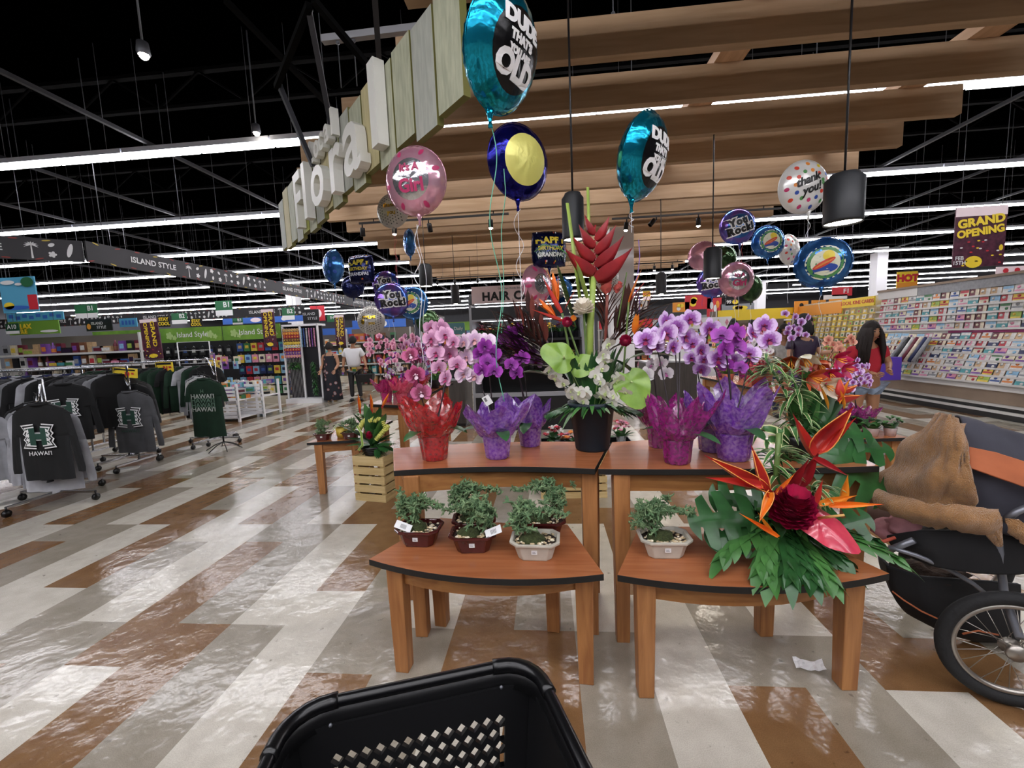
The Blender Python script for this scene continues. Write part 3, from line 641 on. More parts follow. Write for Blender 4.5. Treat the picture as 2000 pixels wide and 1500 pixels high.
FL_WHITEP = [flower('flower', pm('petal_blush', 'e9d4e4', 'd2aed0'), mat('lip_yellow', 'd9a0a0', .5), seed=i) for i in range(2)]
FL_PURPLE = [flower('flower', pm('petal_purple', '9c3aa6', '84248f'), mat('lip_purple', '64106a', .5), seed=i) for i in range(2)]
FL_LILAC = [flower('flower', pm('petal_lilac', 'd8bce4', '9c55ae'), mat('lip_magenta', '8e1c4c', .5), seed=i, mc=mat('vein_magenta', '8c3a86', .5)) for i in range(2)]
FL_WINE = [flower('flower', pm('petal_wine', 'b0507c', '7a1440'), mat('lip_pale', 'e8c8d8', .5), seed=i) for i in range(2)]
FL_PINK = [flower('flower', pm('petal_pink', 'e6a8bc', 'd080a0'), mat('lip_deep_pink', 'b03c6a', .5), seed=i) for i in range(2)]
FL_WHITE = [flower('flower', pm('petal_plain_white', 'eeeaea', 'ddd6da'), mat('lip_lilac', 'c46aa8', .5), seed=i) for i in range(2)]
FL_PEACH = [flower('flower', pm('petal_peach', 'e2a890', 'cf8a74'), mat('lip_orange', 'c4584a', .5), seed=i) for i in range(2)]
def cello(name, c1, c2, a=.82):
    m = mat(name, c1, .16, noise=1, nscale=70, col2=c2, bump=.25, bscale=30, alpha=a, coat=.6); return m
CE_RED = cello('cellophane_red', 'c01c24', '8c1420'); CE_PUR = cello('cellophane_purple', '6a2aa0', '9a6cb8'); CE_MAG = cello('cellophane_magenta', '9c1a7c', '6a1258'); CE_PNK = cello('cellophane_pink', 'd8506c', 'c03456', .8); CE_FUX = cello('cellophane_fuchsia', 'c0106c', '90085a')
def wrap_pot(t, rb, rt, h, m, seed, spikes=7, flare=.11, sh=.10, tilt=.55, m2=None):
    q = random.Random(seed); ph = [q.uniform(-.25,.25) for _ in range(spikes)]
    mb = MB(); N_ = 56
    def fn(r, z, a, i): return r*(1 + .05*noise.noise(Vector((cos(a)*6, sin(a)*6, z*9+seed))) + .03*sin(a*9+seed) )
    mb.lathe([(0.001,.002),(rb*.9,.0),(rb,.006),(rb+.3*(rt-rb),h*.35),(rt*.99,h*.9),(rt*1.03,h*.97),(rt*1.0,h)], N_, 0, fn=fn); mb.build('pot_wrap', m, t)
    mb = MB(); K = 9; vs = []
    for i in range(K):
        u = i/(K-1)
        for j in range(N_):
            a = 2*pi*j/N_; f = (a*spikes/(2*pi)) % 1; kk = int(a*spikes/(2*pi)) % spikes
            sp = (1-abs(2*f-1))**.75; L = flare*(.75 + .50*sp + .5*ph[kk])
            rad = rt*(.80 if i == 0 else 1) + L*u*(tilt + .6*u*ph[kk]) + .012*noise.noise(Vector((cos(a)*5, sin(a)*5, u*3+seed)))*u*2
            z = h - .006 + sh*u*(.62+.5*sp+.5*ph[kk]) - sh*.25*sin(pi*u)*.5 + .01*noise.noise(Vector((a*4, u*5, seed)))
            vs.append((rad*cos(a+.15*u*ph[kk]), rad*sin(a+.15*u*ph[kk]), z))
    mb.add(vs, [(i*N_+j, i*N_+(j+1)%N_, (i+1)*N_+(j+1)%N_, (i+1)*N_+j) for i in range(K-1) for j in range(N_)], 0, sm=False)
    mb.build('wrapping', m2 or m, t)
def put_flower(t, lib, p, s=.045, yaw=0, tilt=0, roll=0, k=0):
    f = lib[k % len(lib)]; c = f.copy(); COL.objects.link(c); c.parent = t; c.name = 'flower'
    c.matrix_local = Matrix.Translation(p) @ Rz(yaw) @ Rx(tilt) @ Ry(roll) @ Sc(s, s, s); return c
def orchid(label, loc, wrap, stems, leaves=3, seed=0, rb=.058, rt=.07, h=.115, flare=.11, sh=.10, group='wrapped orchids on the tall tables', wrap2=None, ls=.13, spikes=7, tilt=.55):
    """stems: list of (flower library, size, [world points of the flowers, top first])"""
    t = thing('potted_orchid', label, 'orchid', loc, group=group); q = random.Random(seed); loc = Vector(loc)
    wrap_pot(t, rb, rt, h, wrap, seed, spikes, flare, sh, tilt, wrap2)
    for k, (lib, s, pts) in enumerate(stems):
        pts = [Vector(p) - loc for p in pts]; c = sum(pts, Vector())/len(pts); top = max(pts, key=lambda v: v[2]); low = min(pts, key=lambda v: v[2])
        a = Vector((q.uniform(-.015,.015), q.uniform(-.01,.02), h)); mid = Vector((a[0]*.5 + c[0]*.5, (a[1]+c[1])/2+.02, (a[2]+low[2])/2))
        ch = [a, mid, Vector((c[0]*.9, c[1]+.04, low[2]))]
        for p in sorted(pts, key=lambda v: v[2]): ch.append(Vector((c[0]*.5+p[0]*.5, p[1]+.035, p[2]))) if p[2] > ch[-1][2]+.02 else None
        mb = MB(); sm_ = []
        for i in range(len(ch)-1):
            for u in range(4): sm_.append(ch[i].lerp(ch[i+1], u/4))
        sm_.append(ch[-1])
        for _ in range(3): sm_ = [sm_[0]] + [(sm_[i-1]+sm_[i]*2+sm_[i+1])/4 for i in range(1, len(sm_)-1)] + [sm_[-1]]
        mb.tube(sm_, .0032, 6); 
        for p in pts:
            nr = min(sm_, key=lambda v: (v-p).length); mb.tube([nr, nr.lerp(p, .5)+Vector((0,0,.008)), p+Vector((0,.006,0))], .0015, 4)
        mb.build('stem', STD, t)
        for i, p in enumerate(pts): put_flower(t, lib, p, s*q.uniform(.85,1.1), q.uniform(-.7,.7), q.uniform(-.35,.25), q.uniform(-.3,.3), i)
    for k in range(leaves):
        a = (k+.5)/leaves*2*pi + seed; mb = MB(); d = Vector((cos(a), sin(a)-.25, .25)); leaf(mb, Vector((cos(a)*rt*.6, sin(a)*rt*.6, h+.03)), d, ls*q.uniform(1,1.35), .033, .35, 0, 'oval', 8, .2); mb.build('leaf', G1, t)
    return t
# ---------------- orchids on the two tall front tables ----------------
def tt(px, py): return PZ(px, py, ZT)
def fp(Y, *pts): return [PY(x, y, Y + R.uniform(-.04,.04)) for x, y in pts]
orchid('orchid in bright red cellophane at the left end of the tall table', tt(850,896), CE_RED,
  [(FL_MAUVE, .048, fp(2.08, (843,662),(868,655),(878,690),(893,712),(872,740),(852,690),(886,668))),
   (FL_WINE, .047, fp(2.0, (802,694),(812,732),(822,768))), (FL_MAUVE, .045, fp(2.2, (862,640),(842,640),(905,730),(858,718)))], 3, 1, rb=.062, rt=.078, h=.13, flare=.15, sh=.17, spikes=6, tilt=.6)
orchid('orchid in glittery purple cellophane with a white barcode tag, white and purple flowers', tt(972,893), CE_PUR,
  [(FL_WHITEP, .052, fp(2.08, (907,668),(928,664),(912,698),(940,700),(906,732),(928,735),(950,668))),
   (FL_PURPLE, .042, fp(2.0, (945,676),(962,690),(952,708),(942,722),(966,724),(938,692)))], 3, 2, rb=.06, rt=.072, h=.12, flare=.15, sh=.16, wrap2=CE_PUR)
t = thing('barcode_tag', 'white barcode tag stuck in the purple wrapped orchid at the left', 'tag', PY(952,782,1.93), group=None)
mb = MB(); M = Ry(-.5) @ Rx(.1); mb.bb(-.018,-.0008,-.023,.018,.0008,.023,0,M)
for k in range(9): mb.bb(-.012,-.0016,-.002+k*.0022,.0,-.0009,-.001+k*.0022,1,M)
mb.build('tag_card', [m_tag, m_ink], t); mb = MB(); mb.tube([(0,0.002,-.02),(.01,.02,-.10)], .0012, 4); mb.build('pick', m_tag, t)
orchid('smaller orchid in purple cellophane left of the dark bucket, deep purple flowers', tt(1036,870), CE_PUR,
  [(FL_PURPLE, .044, fp(2.3, (997,650),(1012,643),(1006,666),(986,664),(1020,690),(1004,708),(1016,676))),
   (FL_PURPLE, .042, fp(2.2, (998,712),(1010,728),(1020,700))), (FL_LILAC, .045, fp(2.3, (975,700),(1038,690),(1048,705)))], 2, 3, rb=.055, rt=.066, h=.11, flare=.12, sh=.15, wrap2=CE_PUR)
orchid('orchid in magenta cellophane right of the dark bucket, lilac flowers with pale rims', tt(1322,903), CE_MAG,
  [(FL_LILAC, .055, fp(2.0, (1278,658),(1300,652),(1276,676),(1313,678),(1262,664))),
   (FL_LILAC, .052, fp(2.05, (1322,640),(1348,624),(1338,658))), (FL_LILAC, .05, fp(2.1, (1300,628),(1352,672)))], 2, 4, rb=.057, rt=.068, h=.115, flare=.15, sh=.20)
orchid('orchid half hidden behind the magenta wrapped one, dark magenta wrap', tt(1288,872), CE_MAG,
  [(FL_WHITE, .042, fp(2.2, (1270,715),(1290,708),(1262,732),(1300,730)))], 1, 5, rb=.055, rt=.066, h=.11, flare=.11, sh=.13)
orchid('orchid in bright violet wrap beside the black pot', tt(1432,896), CE_PUR,
  [(FL_PURPLE, .05, fp(2.0, (1410,656),(1436,650),(1414,682),(1437,678))), (FL_LILAC, .052, fp(2.05, (1385,642),(1368,684),(1430,704),(1402,702))),
   (FL_LILAC, .052, fp(2.1, (1492,636),(1468,652),(1502,664),(1462,692))), (FL_PURPLE, .036, fp(2.0, (1446,718),(1418,712)))], 3, 6, rb=.068, rt=.08, h=.13, flare=.15, sh=.21)
orchid('orchid in dark purple wrap behind the violet wrapped one', tt(1392,880), CE_PUR,
  [(FL_LILAC, .05, fp(2.25, (1360,668),(1350,700),(1376,702),(1370,722)))], 1, 7, rb=.062, rt=.074, h=.12, flare=.11, sh=.16)
# ---------------- tall bouquet in the dark bucket ----------------
L0 = tt(1157, 876); B = thing('tropical_bouquet', 'tall tropical bouquet with a giant red heliconia in a dark blue bucket', 'bouquet', L0)
mb = MB(); mb.lathe([(.001,.003),(.083,0),(.089,.01),(.118,.232),(.126,.234),(.126,.258),(.118,.258),(.112,.23),(.085,.02),(.001,.02)], 36, fn=lambda r,z,a,i: r*(1+.018*sin(a*12)) if i < 4 else r); mb.build('bucket', PB, B)
mb = MB(); mb.disc(.110, .21, 24); mb.build('soil', m_soil, B)
def bp(px, py, dy=0): return PY(px, py, L0[1] + dy) - L0
q = random.Random(11)
mb = MB(); heliconia(mb, bp(1163, 535, -.05), bp(1163, 440, -.03), 8, .22, .078, (1, -.25, 0), 0, None, 1.12, .20); mb.build('red_heliconia', HR, B)
mb = MB(); mb.tube([bp(1150, 790), bp(1152, 640, -.02), bp(1160, 540, -.05)], [.02,.02,.014], 10); leaf(mb, bp(1148,600,-.03), bp(1125,520)-bp(1148,600), .26, .03, 0, 0, 'strap', 7, .6); mb.build('heliconia_stalk', STY, B)
for a, b, w in (((1135,600),(1108,397),.016), ((1155,600),(1148,366),.014)):
    mb = MB(); mb.tube([bp(*a,-.01), bp((a[0]+b[0])/2, (a[1]+b[1])/2,-.01), bp(*b,-.01)], [w*.8,w*.8,w*.7], 8, flat=.5); mb.build('cut_stalk', STY, B)
mb = MB(); sp = [bp(1135,560), bp(1118,505), bp(1090,482), bp(1060,478), bp(1044,492)]; mb.tube(sp, .003, 5)
for i in range(26):
    f = i/26*4; k = int(f); p = sp[k].lerp(sp[min(k+1,4)], f-k); leaf(mb, p, (.35, -.1, -1), .10*(1-abs(i/26-.3)*.8), .006, .05, 0, 'lance', 4, .1)
mb.build('palm_leaf', G2, B)
mb = MB(); frond(mb, bp(1125,640), bp(1085,500)-bp(1125,640), .34, .10, 16, .05, 0); mb.build('palm_leaf', G2, B)
for (a, b, c) in (((1068,560),(1052,502),(1092,612)), ((1105,590),(1118,555),(1092,640))):
    pass
mb = MB(); strelitzia(mb, bp(1098,610,-.06), bp(1062,545)-bp(1098,610), bp(1120,540)-bp(1098,610), .21, 0, 1, None); strelitzia(mb, bp(1100,625,-.06), bp(1045,600)-bp(1098,618), bp(1090,540)-bp(1098,610), .17, 0, 1, None); stalk(mb, bp(1098,612,-.06), bp(1125,770,-.02), .006, .02, 2); leaf(mb, bp(1103,605,-.06), bp(1128,560)-bp(1103,605), .12, .014, 0, 0, 'lance', 6, .5)
mb.build('bird_of_paradise', [HO, OR, STM], B)
mb = MB(); stalk(mb, bp(1215,760,0), bp(1228,590,-.02), .005, 0, 2); leaf(mb, bp(1226,600,-.02), bp(1250,535)-bp(1226,600), .2, .018, 0, 1, 'lance', 7, .5); leaf(mb, bp(1230,590,-.02), bp(1262,548)-bp(1230,590), .14, .012, 0, 0, 'lance', 7, .5); stalk(mb, bp(1205,640,0), bp(1224,532,0), .0035, 0, 2); mb.build('bird_of_paradise', [HO, OR, STM], B)
mb = MB(); ginger(mb, bp(1183,575,-.03), .04, .095, 0, 26, (.05,-.1,1), .25, .55); ginger(mb, bp(1200,572,-.03), .025, .05, 0, 12, (.5,-.1,.8), .3, .6); stalk(mb, bp(1186,575,-.03), bp(1178,780,0), .008, 0, 1); mb.build('torch_ginger', [GP, GBr], B)
mb = MB(); ginger(mb, bp(1140,612,-.06), .052, .05, 0, 46, (-.1,-.5,.8), 1.3, .3); stalk(mb, bp(1140,612,-.05), bp(1150,760,0), .006, 0, 1); mb.build('white_ginger', [GWt, STM], B)
for (x, y, r, ob) in ((1108,632,.026,(1120,628)), (1221,668,.03,(1240,655))):
    mb = MB(); ginger(mb, bp(x,y,-.08), r, .035, 0, 34, (-.1,-1,.3), .9, .4)
    for k in range(3 if x > 1200 else 1): leaf(mb, bp(*ob,-.07), (q.uniform(-.6,.7), -.3, 1), .11 if x > 1200 else .035, .017, 0, 1, 'lance', 5, .4)
    stalk(mb, bp(x,y,-.05), bp(1160,780,0), .005, 0, 2); mb.build('ginger_head', [GI, OR, STM], B)
for (x0, y0, dirs, L_) in ((1095,720, [(-.9,.35),(-.8,.5),(-.65,.62),(-.5,.75),(-.38,.85),(-.95,.2),(-.72,.42),(-.55,.5),(-.85,.5),(-.6,.8)], .34), (1180,690, [(-.05,.9),(.15,.95),(.35,.8),(.55,.85),(.7,.75),(.85,.6),(.95,.45),(.45,.6)], .26)):
    mb = MB()
    for i, (dx, dz) in enumerate(dirs):
        p = bp(x0, y0, .02) + Vector((q.uniform(-.02,.02), q.uniform(-.03,.03), 0)); n0 = 7
        pts = leaf(mb, p, (dx, q.uniform(-.2,.1), dz), L_*q.uniform(1.0,1.3), .022, .12, 0, 'strap', 7, .3)
        for k in range(3, 8):
            for s in (-1, 1): leaf(mb, pts[k], Vector((dx+s*.45*dz, -.1, dz-s*.45*dx)), .15*q.uniform(.8,1.2), .015, .1, 1 if q.random() < .2 else 0, 'lance', 4, .3)
    mb.build('ti_leaves', [GB, GBr], B)
for p, d, L_, nr in ((bp(1102,700,-.12), (-.75,-.25,.35), .15, (.25,-1,.45)), (bp(1232,745,-.14), (.25,-.2,-.75), .165, (-.1,-1,.3)), (bp(1130,715,-.06), (.7,-.1,.2), .12, (-.2,-1,.5))):
    mb = MB(); heart(mb, p, d, L_, nr, 0, 1.0, .04); mb.tube([p + Vector((0,-.008,0)), p + Vector(nr).normalized()*.03 + Vector(d)*.012], [.006,.003], 6, 1); stalk(mb, p, Vector((0,0,.2)), .003, 0, 2); mb.build('green_anthurium', [G3, WG, STM], B)
WFL = [flower('white_blossom', WO, WG, seed=i) for i in range(2)]
for i, (a, b, n) in enumerate((((1150,800),(1068,724),9), ((1160,800),(1182,665),8), ((1165,805),(1200,735),7), ((1150,800),(1130,765),5), ((1175,800),(1215,760),5))):
    A_ = bp(*a, -.06); B_ = bp(*b, -.12); mb = MB(); stalk(mb, A_, B_, .0025, .03); mb.build('dendrobium_stem', STM, B)
    for k in range(n):
        f = .35+.65*k/(n-1); p = A_.lerp(B_, f) + UP*(.03*4*f*(1-f)) + Vector((q.uniform(-.02,.02), q.uniform(-.035,-.005), q.uniform(-.025,.01)))
        put_flower(B, WFL, p, .036, q.uniform(-.8,.8), q.uniform(.1,.9), q.uniform(-.5,.5), k).name = 'white_blossom'
mb = MB()
for k in range(20):
    a = -pi + pi*(k+.5)/20 + q.uniform(-.1,.1); el = q.uniform(-.1,.5); r0 = .07
    leaf(mb, Vector((cos(a)*r0, sin(a)*r0, .235)), (cos(a), sin(a)*.7, el+.1), q.uniform(.10,.17), q.uniform(.012,.018), q.uniform(.4,.8), q.randrange(3), 'lance', 7, .3)
for s in (-1, 1):
    for k in range(4): frond(mb, Vector((s*.04, .02*k-.03, .2)), (s, -.2+.2*k, .6-.1*k), .24-.02*k, .10, 9, .5, k % 2, .14)
for k in range(60):
    a = q.uniform(0, 2*pi); leaf(mb, Vector((cos(a)*.05, sin(a)*.03+.02, .2)), (cos(a)*.35, sin(a)*.3, 1), q.uniform(.2,.40), .03, .05, q.choice((0,0,1)), 'lance', 7, .35)
for k in range(14):
    a = q.uniform(0, pi) ; leaf(mb, (cos(a)*.04, .03, .22), (cos(a)*.8, sin(a)*.35, q.uniform(.6,1.4)), q.uniform(.22,.36), .045, .12, 0, 'oval', 7, .25)
mb.build('foliage', [G1, G2, G4], B)
for p, d, L_ in ((bp(1150,640,.0), (.1,-.05,1), .16), (bp(1230,700,0), (.95,.1,.25), .24), (bp(1075,735,0), (-.85,0,.35), .17), (bp(1195,700,.03), (.6,.1,-.35), .2)):
    mb = MB(); leaf(mb, p, d, L_, .045, .25, 0, 'oval', 8, .25); mb.build('broad_leaf', G1, B)
# ---------------- heliconia arrangement on the right low table ----------------
L1 = Vector((.95, 1.78, ZL)); A1 = thing('tropical_arrangement', 'low spreading heliconia, ginger and pink anthurium arrangement on the right low table', 'arrangement', L1)
mb = MB(); mb.lathe([(.001,.002),(.06,0),(.09,.07),(.095,.075),(.08,.068),(.001,.06)], 24); mb.build('dish', m_gloss_black, A1)
def ap(px, py, y): return PY(px, py, y) - L1
q = random.Random(21)
def lobed(mb, p, d, L, w, nrm, mi=0, n=6, droop=.3, lw=.17):   # deeply lobed philodendron leaf
    p = Vector(p); d = Vector(d).normalized(); nn = Vector(nrm).normalized(); sd = d.cross(nn).normalized()
    pts = [p + d*(i/n*L) - UP*(droop*(i/n)**2*L) for i in range(n+1)]
    mb.ribbon(pts, [w*.30*(1-.55*i/n) for i in range(n+1)], sd, .1, mi)
    for i in range(1, n+1):
        t = i/n; tg = (pts[i]-pts[i-1]).normalized()
        for s in (-1, 1):
            a = .95 - .55*t; leaf(mb, pts[i-1].lerp(pts[i], .5) , tg*cos(a)+sd*s*sin(a), w*(1.0-.45*t)*(1 if i > 1 else .8), w*lw, .3, mi, 'lance', 5, .15, side=tg)
    leaf(mb, pts[-2], (pts[-1]-pts[-2]), L*.42, w*.2, .3, mi, 'lance', 5, .15, side=sd)
C0 = Vector((0, 0, .11))
for (x, y, Y, w) in ((1408,1092,1.58,.11), (1500,1140,1.50,.12), (1545,1138,1.47,.10), (1590,1140,1.48,.11), (1628,1140,1.50,.11), (1668,1120,1.6,.10), (1760,1096,1.66,.11), (1716,1058,1.75,.10), (1420,1055,1.7,.10), (1480,1120,1.52,.10), (1570,1110,1.52,.1), (1650,1095,1.62,.11)):
    tip = ap(x, y, Y); o = C0 + Vector((q.uniform(-.03,.03), q.uniform(-.03,.03), 0)); v = tip - o; L_ = v.length
    d = v + UP*.28*L_; mb = MB(); lobed(mb, o, d, d.length*.98, w*1.25, UP + v*.2, 0, 6, .26); mb.build('lobed_leaf', G1 if q.random() < .55 else G2, A1)
for (a, b, Y, L_, nr) in (((1475,1012),(1352,1015),1.72,.27,(-.2,-.7,.7)), ((1490,985),(1395,968),1.85,.24,(-.1,-.8,.6)), ((1470,1030),(1400,1050),1.7,.2,(-.2,-.6,.8)), ((1600,1040),(1690,1010),1.8,.2,(.1,-.6,.8))):
    p = ap(*a, Y); d = ap(*b, Y-.04) - p; mb = MB(); monstera(mb, p, d, L_, nr, 0, 4, .12, .5); stalk(mb, p, C0, .004, .02); mb.build('monstera_leaf', G1, A1)
for k in range(34):
    a = q.uniform(0, 2*pi); mb = MB(); lobed(mb, C0, (cos(a), sin(a), q.uniform(.3,1.0)), q.uniform(.12,.2), .07, UP, 0, 4, .4) if k % 3 == 0 else leaf(mb, C0, (cos(a), sin(a), q.uniform(.1,.8)), q.uniform(.16,.24), .03, .4, 0, 'lance', 6, .2); mb.build('leaf', (G1, G2)[k % 2], A1)
def bractset(parent, name, items, stem=None, mats=(HO, HY, HR, OR, OY)):
    mb = MB()
    for a, b, ya, yb, w, mi, rim in items:
        p = ap(*a, ya); e = ap(*b, yb); bract(mb, p, e-p, (e-p).length, w, UP*.8+Vector((0,-1,0)), mi, rim, .04)
    if stem: stalk(mb, ap(*stem, 1.72), C0, .008, .0, 2)
    mb.build(name, list(mats), parent)
bractset(A1, 'parrot_heliconia', [((1500,958),(1370,890),1.62,1.55,.05,0,1), ((1495,950),(1374,934),1.6,1.55,.04,0,None), ((1497,960),(1464,868),1.62,1.64,.04,0,1), ((1505,960),(1482,1020),1.6,1.55,.035,3,1), ((1512,985),(1490,940),1.62,1.6,.035,0,None)], (1500,960))
bractset(A1, 'parrot_heliconia', [((1592,892),(1545,808),1.66,1.66,.04,0,None), ((1590,880),(1668,792),1.66,1.6,.075,0,1), ((1590,895),(1655,930),1.64,1.6,.03,2,None), ((1605,880),(1672,815),1.64,1.6,.035,0,None), ((1560,950),(1600,880),1.66,1.66,.05,2,None)], (1575,915))
bractset(A1, 'orange_heliconia', [((1645,980),(1655,926),1.62,1.62,.03,4,None), ((1600,985),(1674,968),1.62,1.58,.03,4,None), ((1620,988),(1726,986),1.6,1.56,.028,3,None), ((1590,985),(1606,936),1.62,1.62,.025,0,None)], (1600,990))
bractset(A1, 'orange_heliconia', [((1522,1050),(1440,1002),1.58,1.56,.022,3,None), ((1510,1045),(1478,1000),1.6,1.6,.018,4,None)], (1520,1045))
bractset(A1, 'dark_heliconia', [((1530,968),(1580,895),1.62,1.6,.045,2,None), ((1515,965),(1552,925),1.6,1.6,.02,3,None)], (1530,970))
mb = MB(); ginger(mb, ap(1538,1015,1.62), .075, .11, 0, 110, (0,-.5,1), 1.3, .5); stalk(mb, ap(1538,1010,1.66), C0, .008, 0, 1); mb.build('ginger_head', [GI, STM], A1)
mb = MB(); p = ap(1598,1012,1.60); heart(mb, p, ap(1668,1058,1.55)-p, .19, (.1,-.55,.8), 0, .8, .12); mb.tube([p, ap(1648,1006,1.5)], [.006,.004], 7, 1); stalk(mb, p, C0, .003, 0, 2); mb.build('pink_anthurium', [AP, SPX, STM], A1)
def variegated(parent, pts, n, L_, w, seed, yy=(0,)):
    q = random.Random(seed); mb = MB()
    for k in range(n):
        f = q.random()*(len(pts)-1); i = int(f); p = pts[i].lerp(pts[i+1], f-i); a = q.uniform(0, 2*pi)
        leaf(mb, p, (cos(a), sin(a)*.8-.1, q.uniform(-.1,.8)), L_*q.uniform(.7,1.1), w, q.uniform(.4,.8), 0, 'lance', 7, .25, edge=1)
    mb.tube(pts, .005, 6, 0); mb.build('variegated_leaves', [G2, GW], parent)
variegated(A1, [ap(1530,960,1.72), ap(1505,900,1.74), ap(1520,880,1.76), ap(1545,900,1.76)], 46, .12, .010, 3)
variegated(A1, [ap(1590,975,1.68), ap(1585,950,1.7), ap(1610,955,1.68)], 26, .10, .009, 4)
mb = MB(); mb.tube([ap(1516,935,1.72), ap(1518,895,1.73), ap(1521,846,1.74)], [.012,.011,.010], 8); mb.build('cut_stalk', STM, A1)
# ---------------- arrangement in the black pot at the right end ----------------
L2 = tt(1563, 893); A2 = thing('tropical_arrangement', 'tall leafy arrangement with lilies in a black pot on the tall table', 'arrangement', L2)
def a2(px, py, dy=0): return PY(px, py, L2[1]+dy) - L2
mb = MB(); mb.lathe([(.001,.002),(.085,0),(.1,.06),(.105,.11),(.1,.115),(.001,.1)], 26); mb.build('pot', m_gloss_black, A2)
for (a, b, L_, nr, dy) in (((1608,872),(1722,948),.33,(.1,-.75,.6),-.08), ((1625,870),(1708,872),.22,(0,-.5,.9),0), ((1600,845),(1685,845),.2,(0,-.6,.8),.05), ((1590,850),(1600,905),.17,(-.1,-.9,.4),-.06)):
    p = a2(*a, dy); d = a2(*b, dy-.06) - p; mb = MB(); monstera(mb, p, d, L_, nr, 0, 4, .12, .55); stalk(mb, p, Vector((0,0,.1)), .004, .02); mb.build('monstera_leaf', G1, A2)
for i, (a, b, w) in enumerate((((1575,860),(1585,730),.05), ((1590,860),(1625,745),.045), ((1560,860),(1555,760),.04), ((1600,850),(1650,770),.04), ((1580,870),(1520,790),.03), ((1570,850),(1600,700),.03))):
    p = a2(*a, q.uniform(-.04,.04)); e = a2(*b, q.uniform(-.04,.04)); mb = MB(); leaf(mb, p, e-p, (e-p).length*1.1, w, .1, 0, 'oval', 8, .25); mb.build('upright_leaf', G1 if i % 2 else G2, A2)
mb = MB()
for k, (a, b, c) in enumerate((((1560,880),(1490,800),(1470,870)), ((1560,880),(1510,795),(1530,880)), ((1565,880),(1540,790),(1560,870)), ((1560,885),(1485,830),(1500,885)))):
    sp = []
    P0, P1, P2 = a2(*a,-.04), a2(*b,-.08), a2(*c,-.1)
    for i in range(11): t = i/10; sp.append(P0*(1-t)**2 + P1*2*t*(1-t) + P2*t*t)
    mb.ribbon(sp, [.020*x for x in prof('strap', 10)], (1,.5,.4), .15, 0, edge=1)
mb.build('looped_leaves', [G2, GW], A2)
variegated(A2, [a2(1560,850), a2(1530,760), a2(1495,700)], 70, .13, .009, 8)
variegated(A2, [a2(1570,840), a2(1560,770,-.05), a2(1545,730,-.05)], 40, .13, .009, 9)
def lily(parent, p, s, m, yaw, tilt, seed, name='lily'):
    mb = MB(); q = random.Random(seed)
    for k in range(6):
        a = k*pi/3; leaf(mb, (0,0,0), (cos(a)*.8, -.75, sin(a)*.8), 1, .24, -.0, 0, 'lance', 6, .25, side=(-sin(a), 0, cos(a)))
    for k in range(5): a = k*1.3; mb.tube([(0,0,0),(cos(a)*.15,-.7,sin(a)*.15)], [.015,.035], 4, 1)
    o = mb.build(name, [m, OY], parent); o.matrix_local = Matrix.Translation(p) @ Rz(yaw) @ Rx(tilt) @ Sc(s,s,s)
LO = mat('lily_orange', 'c8562e', .45, noise=.3, nscale=3); LM = mat('lily_magenta', 'cc1f60', .45, noise=.3, nscale=3); LWm = mat('lily_cream', 'ece8d2', .45, noise=.1)
for i, (x, y, m, s, yaw, tl) in enumerate(((1568,694,LWm,.085,.2,.9), (1612,752,LWm,.08,-.1,.2), (1545,700,LO,.08,-.5,.7), (1580,735,LO,.085,.3,.3), (1595,705,LO,.07,.5,.9), (1632,700,LM,.07,.2,.2), (1645,718,LM,.065,.5,.3), (1620,728,LM,.06,-.2,.4))):
    lily(A2, a2(x,y,-.02+.02*(i%3)), s, m, yaw, tl, i); mb = MB(); stalk(mb, a2(x,y,0), Vector((0,0,.1)), .003, .01); mb.build('stem', STM, A2)
mb = MB(); p = a2(1640,772,-.05); heliconia(mb, a2(1640,775,-.05), a2(1655,755,-.05), 3, .1, .04, (1,0,0), 0, 1, 1.0); mb.build('parrot_heliconia', [HO, OR], A2)
for (x0,y0,x1,y1) in ((1618,800,1600,750),(1640,790,1660,740),(1648,800,1640,760)):
    mb = MB(); p = a2(x0,y0,-.06); leaf(mb, p, a2(x1,y1,-.06)-p, (a2(x1,y1,-.06)-p).length, .014, 0, 0, 'lance', 5, .4); mb.build('orange_bract', OY, A2)
# ---------------- balloons ----------------
def foilm(n, c, c2=None, metal=.85, r=.16): return mat(n, c, r, metal, noise=1 if c2 else 0, nscale=7, col2=c2, bump=.35, bscale=14)
F_TEAL = foilm('foil_teal', '1aa6c4', '0f7f9c'); F_BLACK = foilm('foil_black', '141416', None, .3, .25); F_NAVY = foilm('foil_navy', '23238c', '161660'); F_YEL = foilm('foil_yellow', 'e2dc78', None, .2, .3)
F_PINK = foilm('foil_pink', 'e6b4c4', 'd896ac', .6); F_SIL = foilm('foil_silver', 'd0d0d4', None, .9); F_WHITE = mat('foil_white', 'e2e2de', .25, .25, bump=.3, bscale=14); F_BLUE = foilm('foil_blue', '4a86c8', '2a5a9c', .7)
F_DOTS = foilm('foil_dots', 'b8b4ac', None, .3, .3); F_MULTI = foilm('foil_multi', '3c70cc', '7a509c', .7); F_GREEN = foilm('foil_green', '4c6a44', '22381f', .6); F_RED = foilm('foil_red', 'c82830', None, .7); F_GOLD = foilm('foil_gold', 'e0b53a', None, .9, .15); F_DKNAVY = foilm('foil_dark_navy', '1c2454', '10153a', .6)
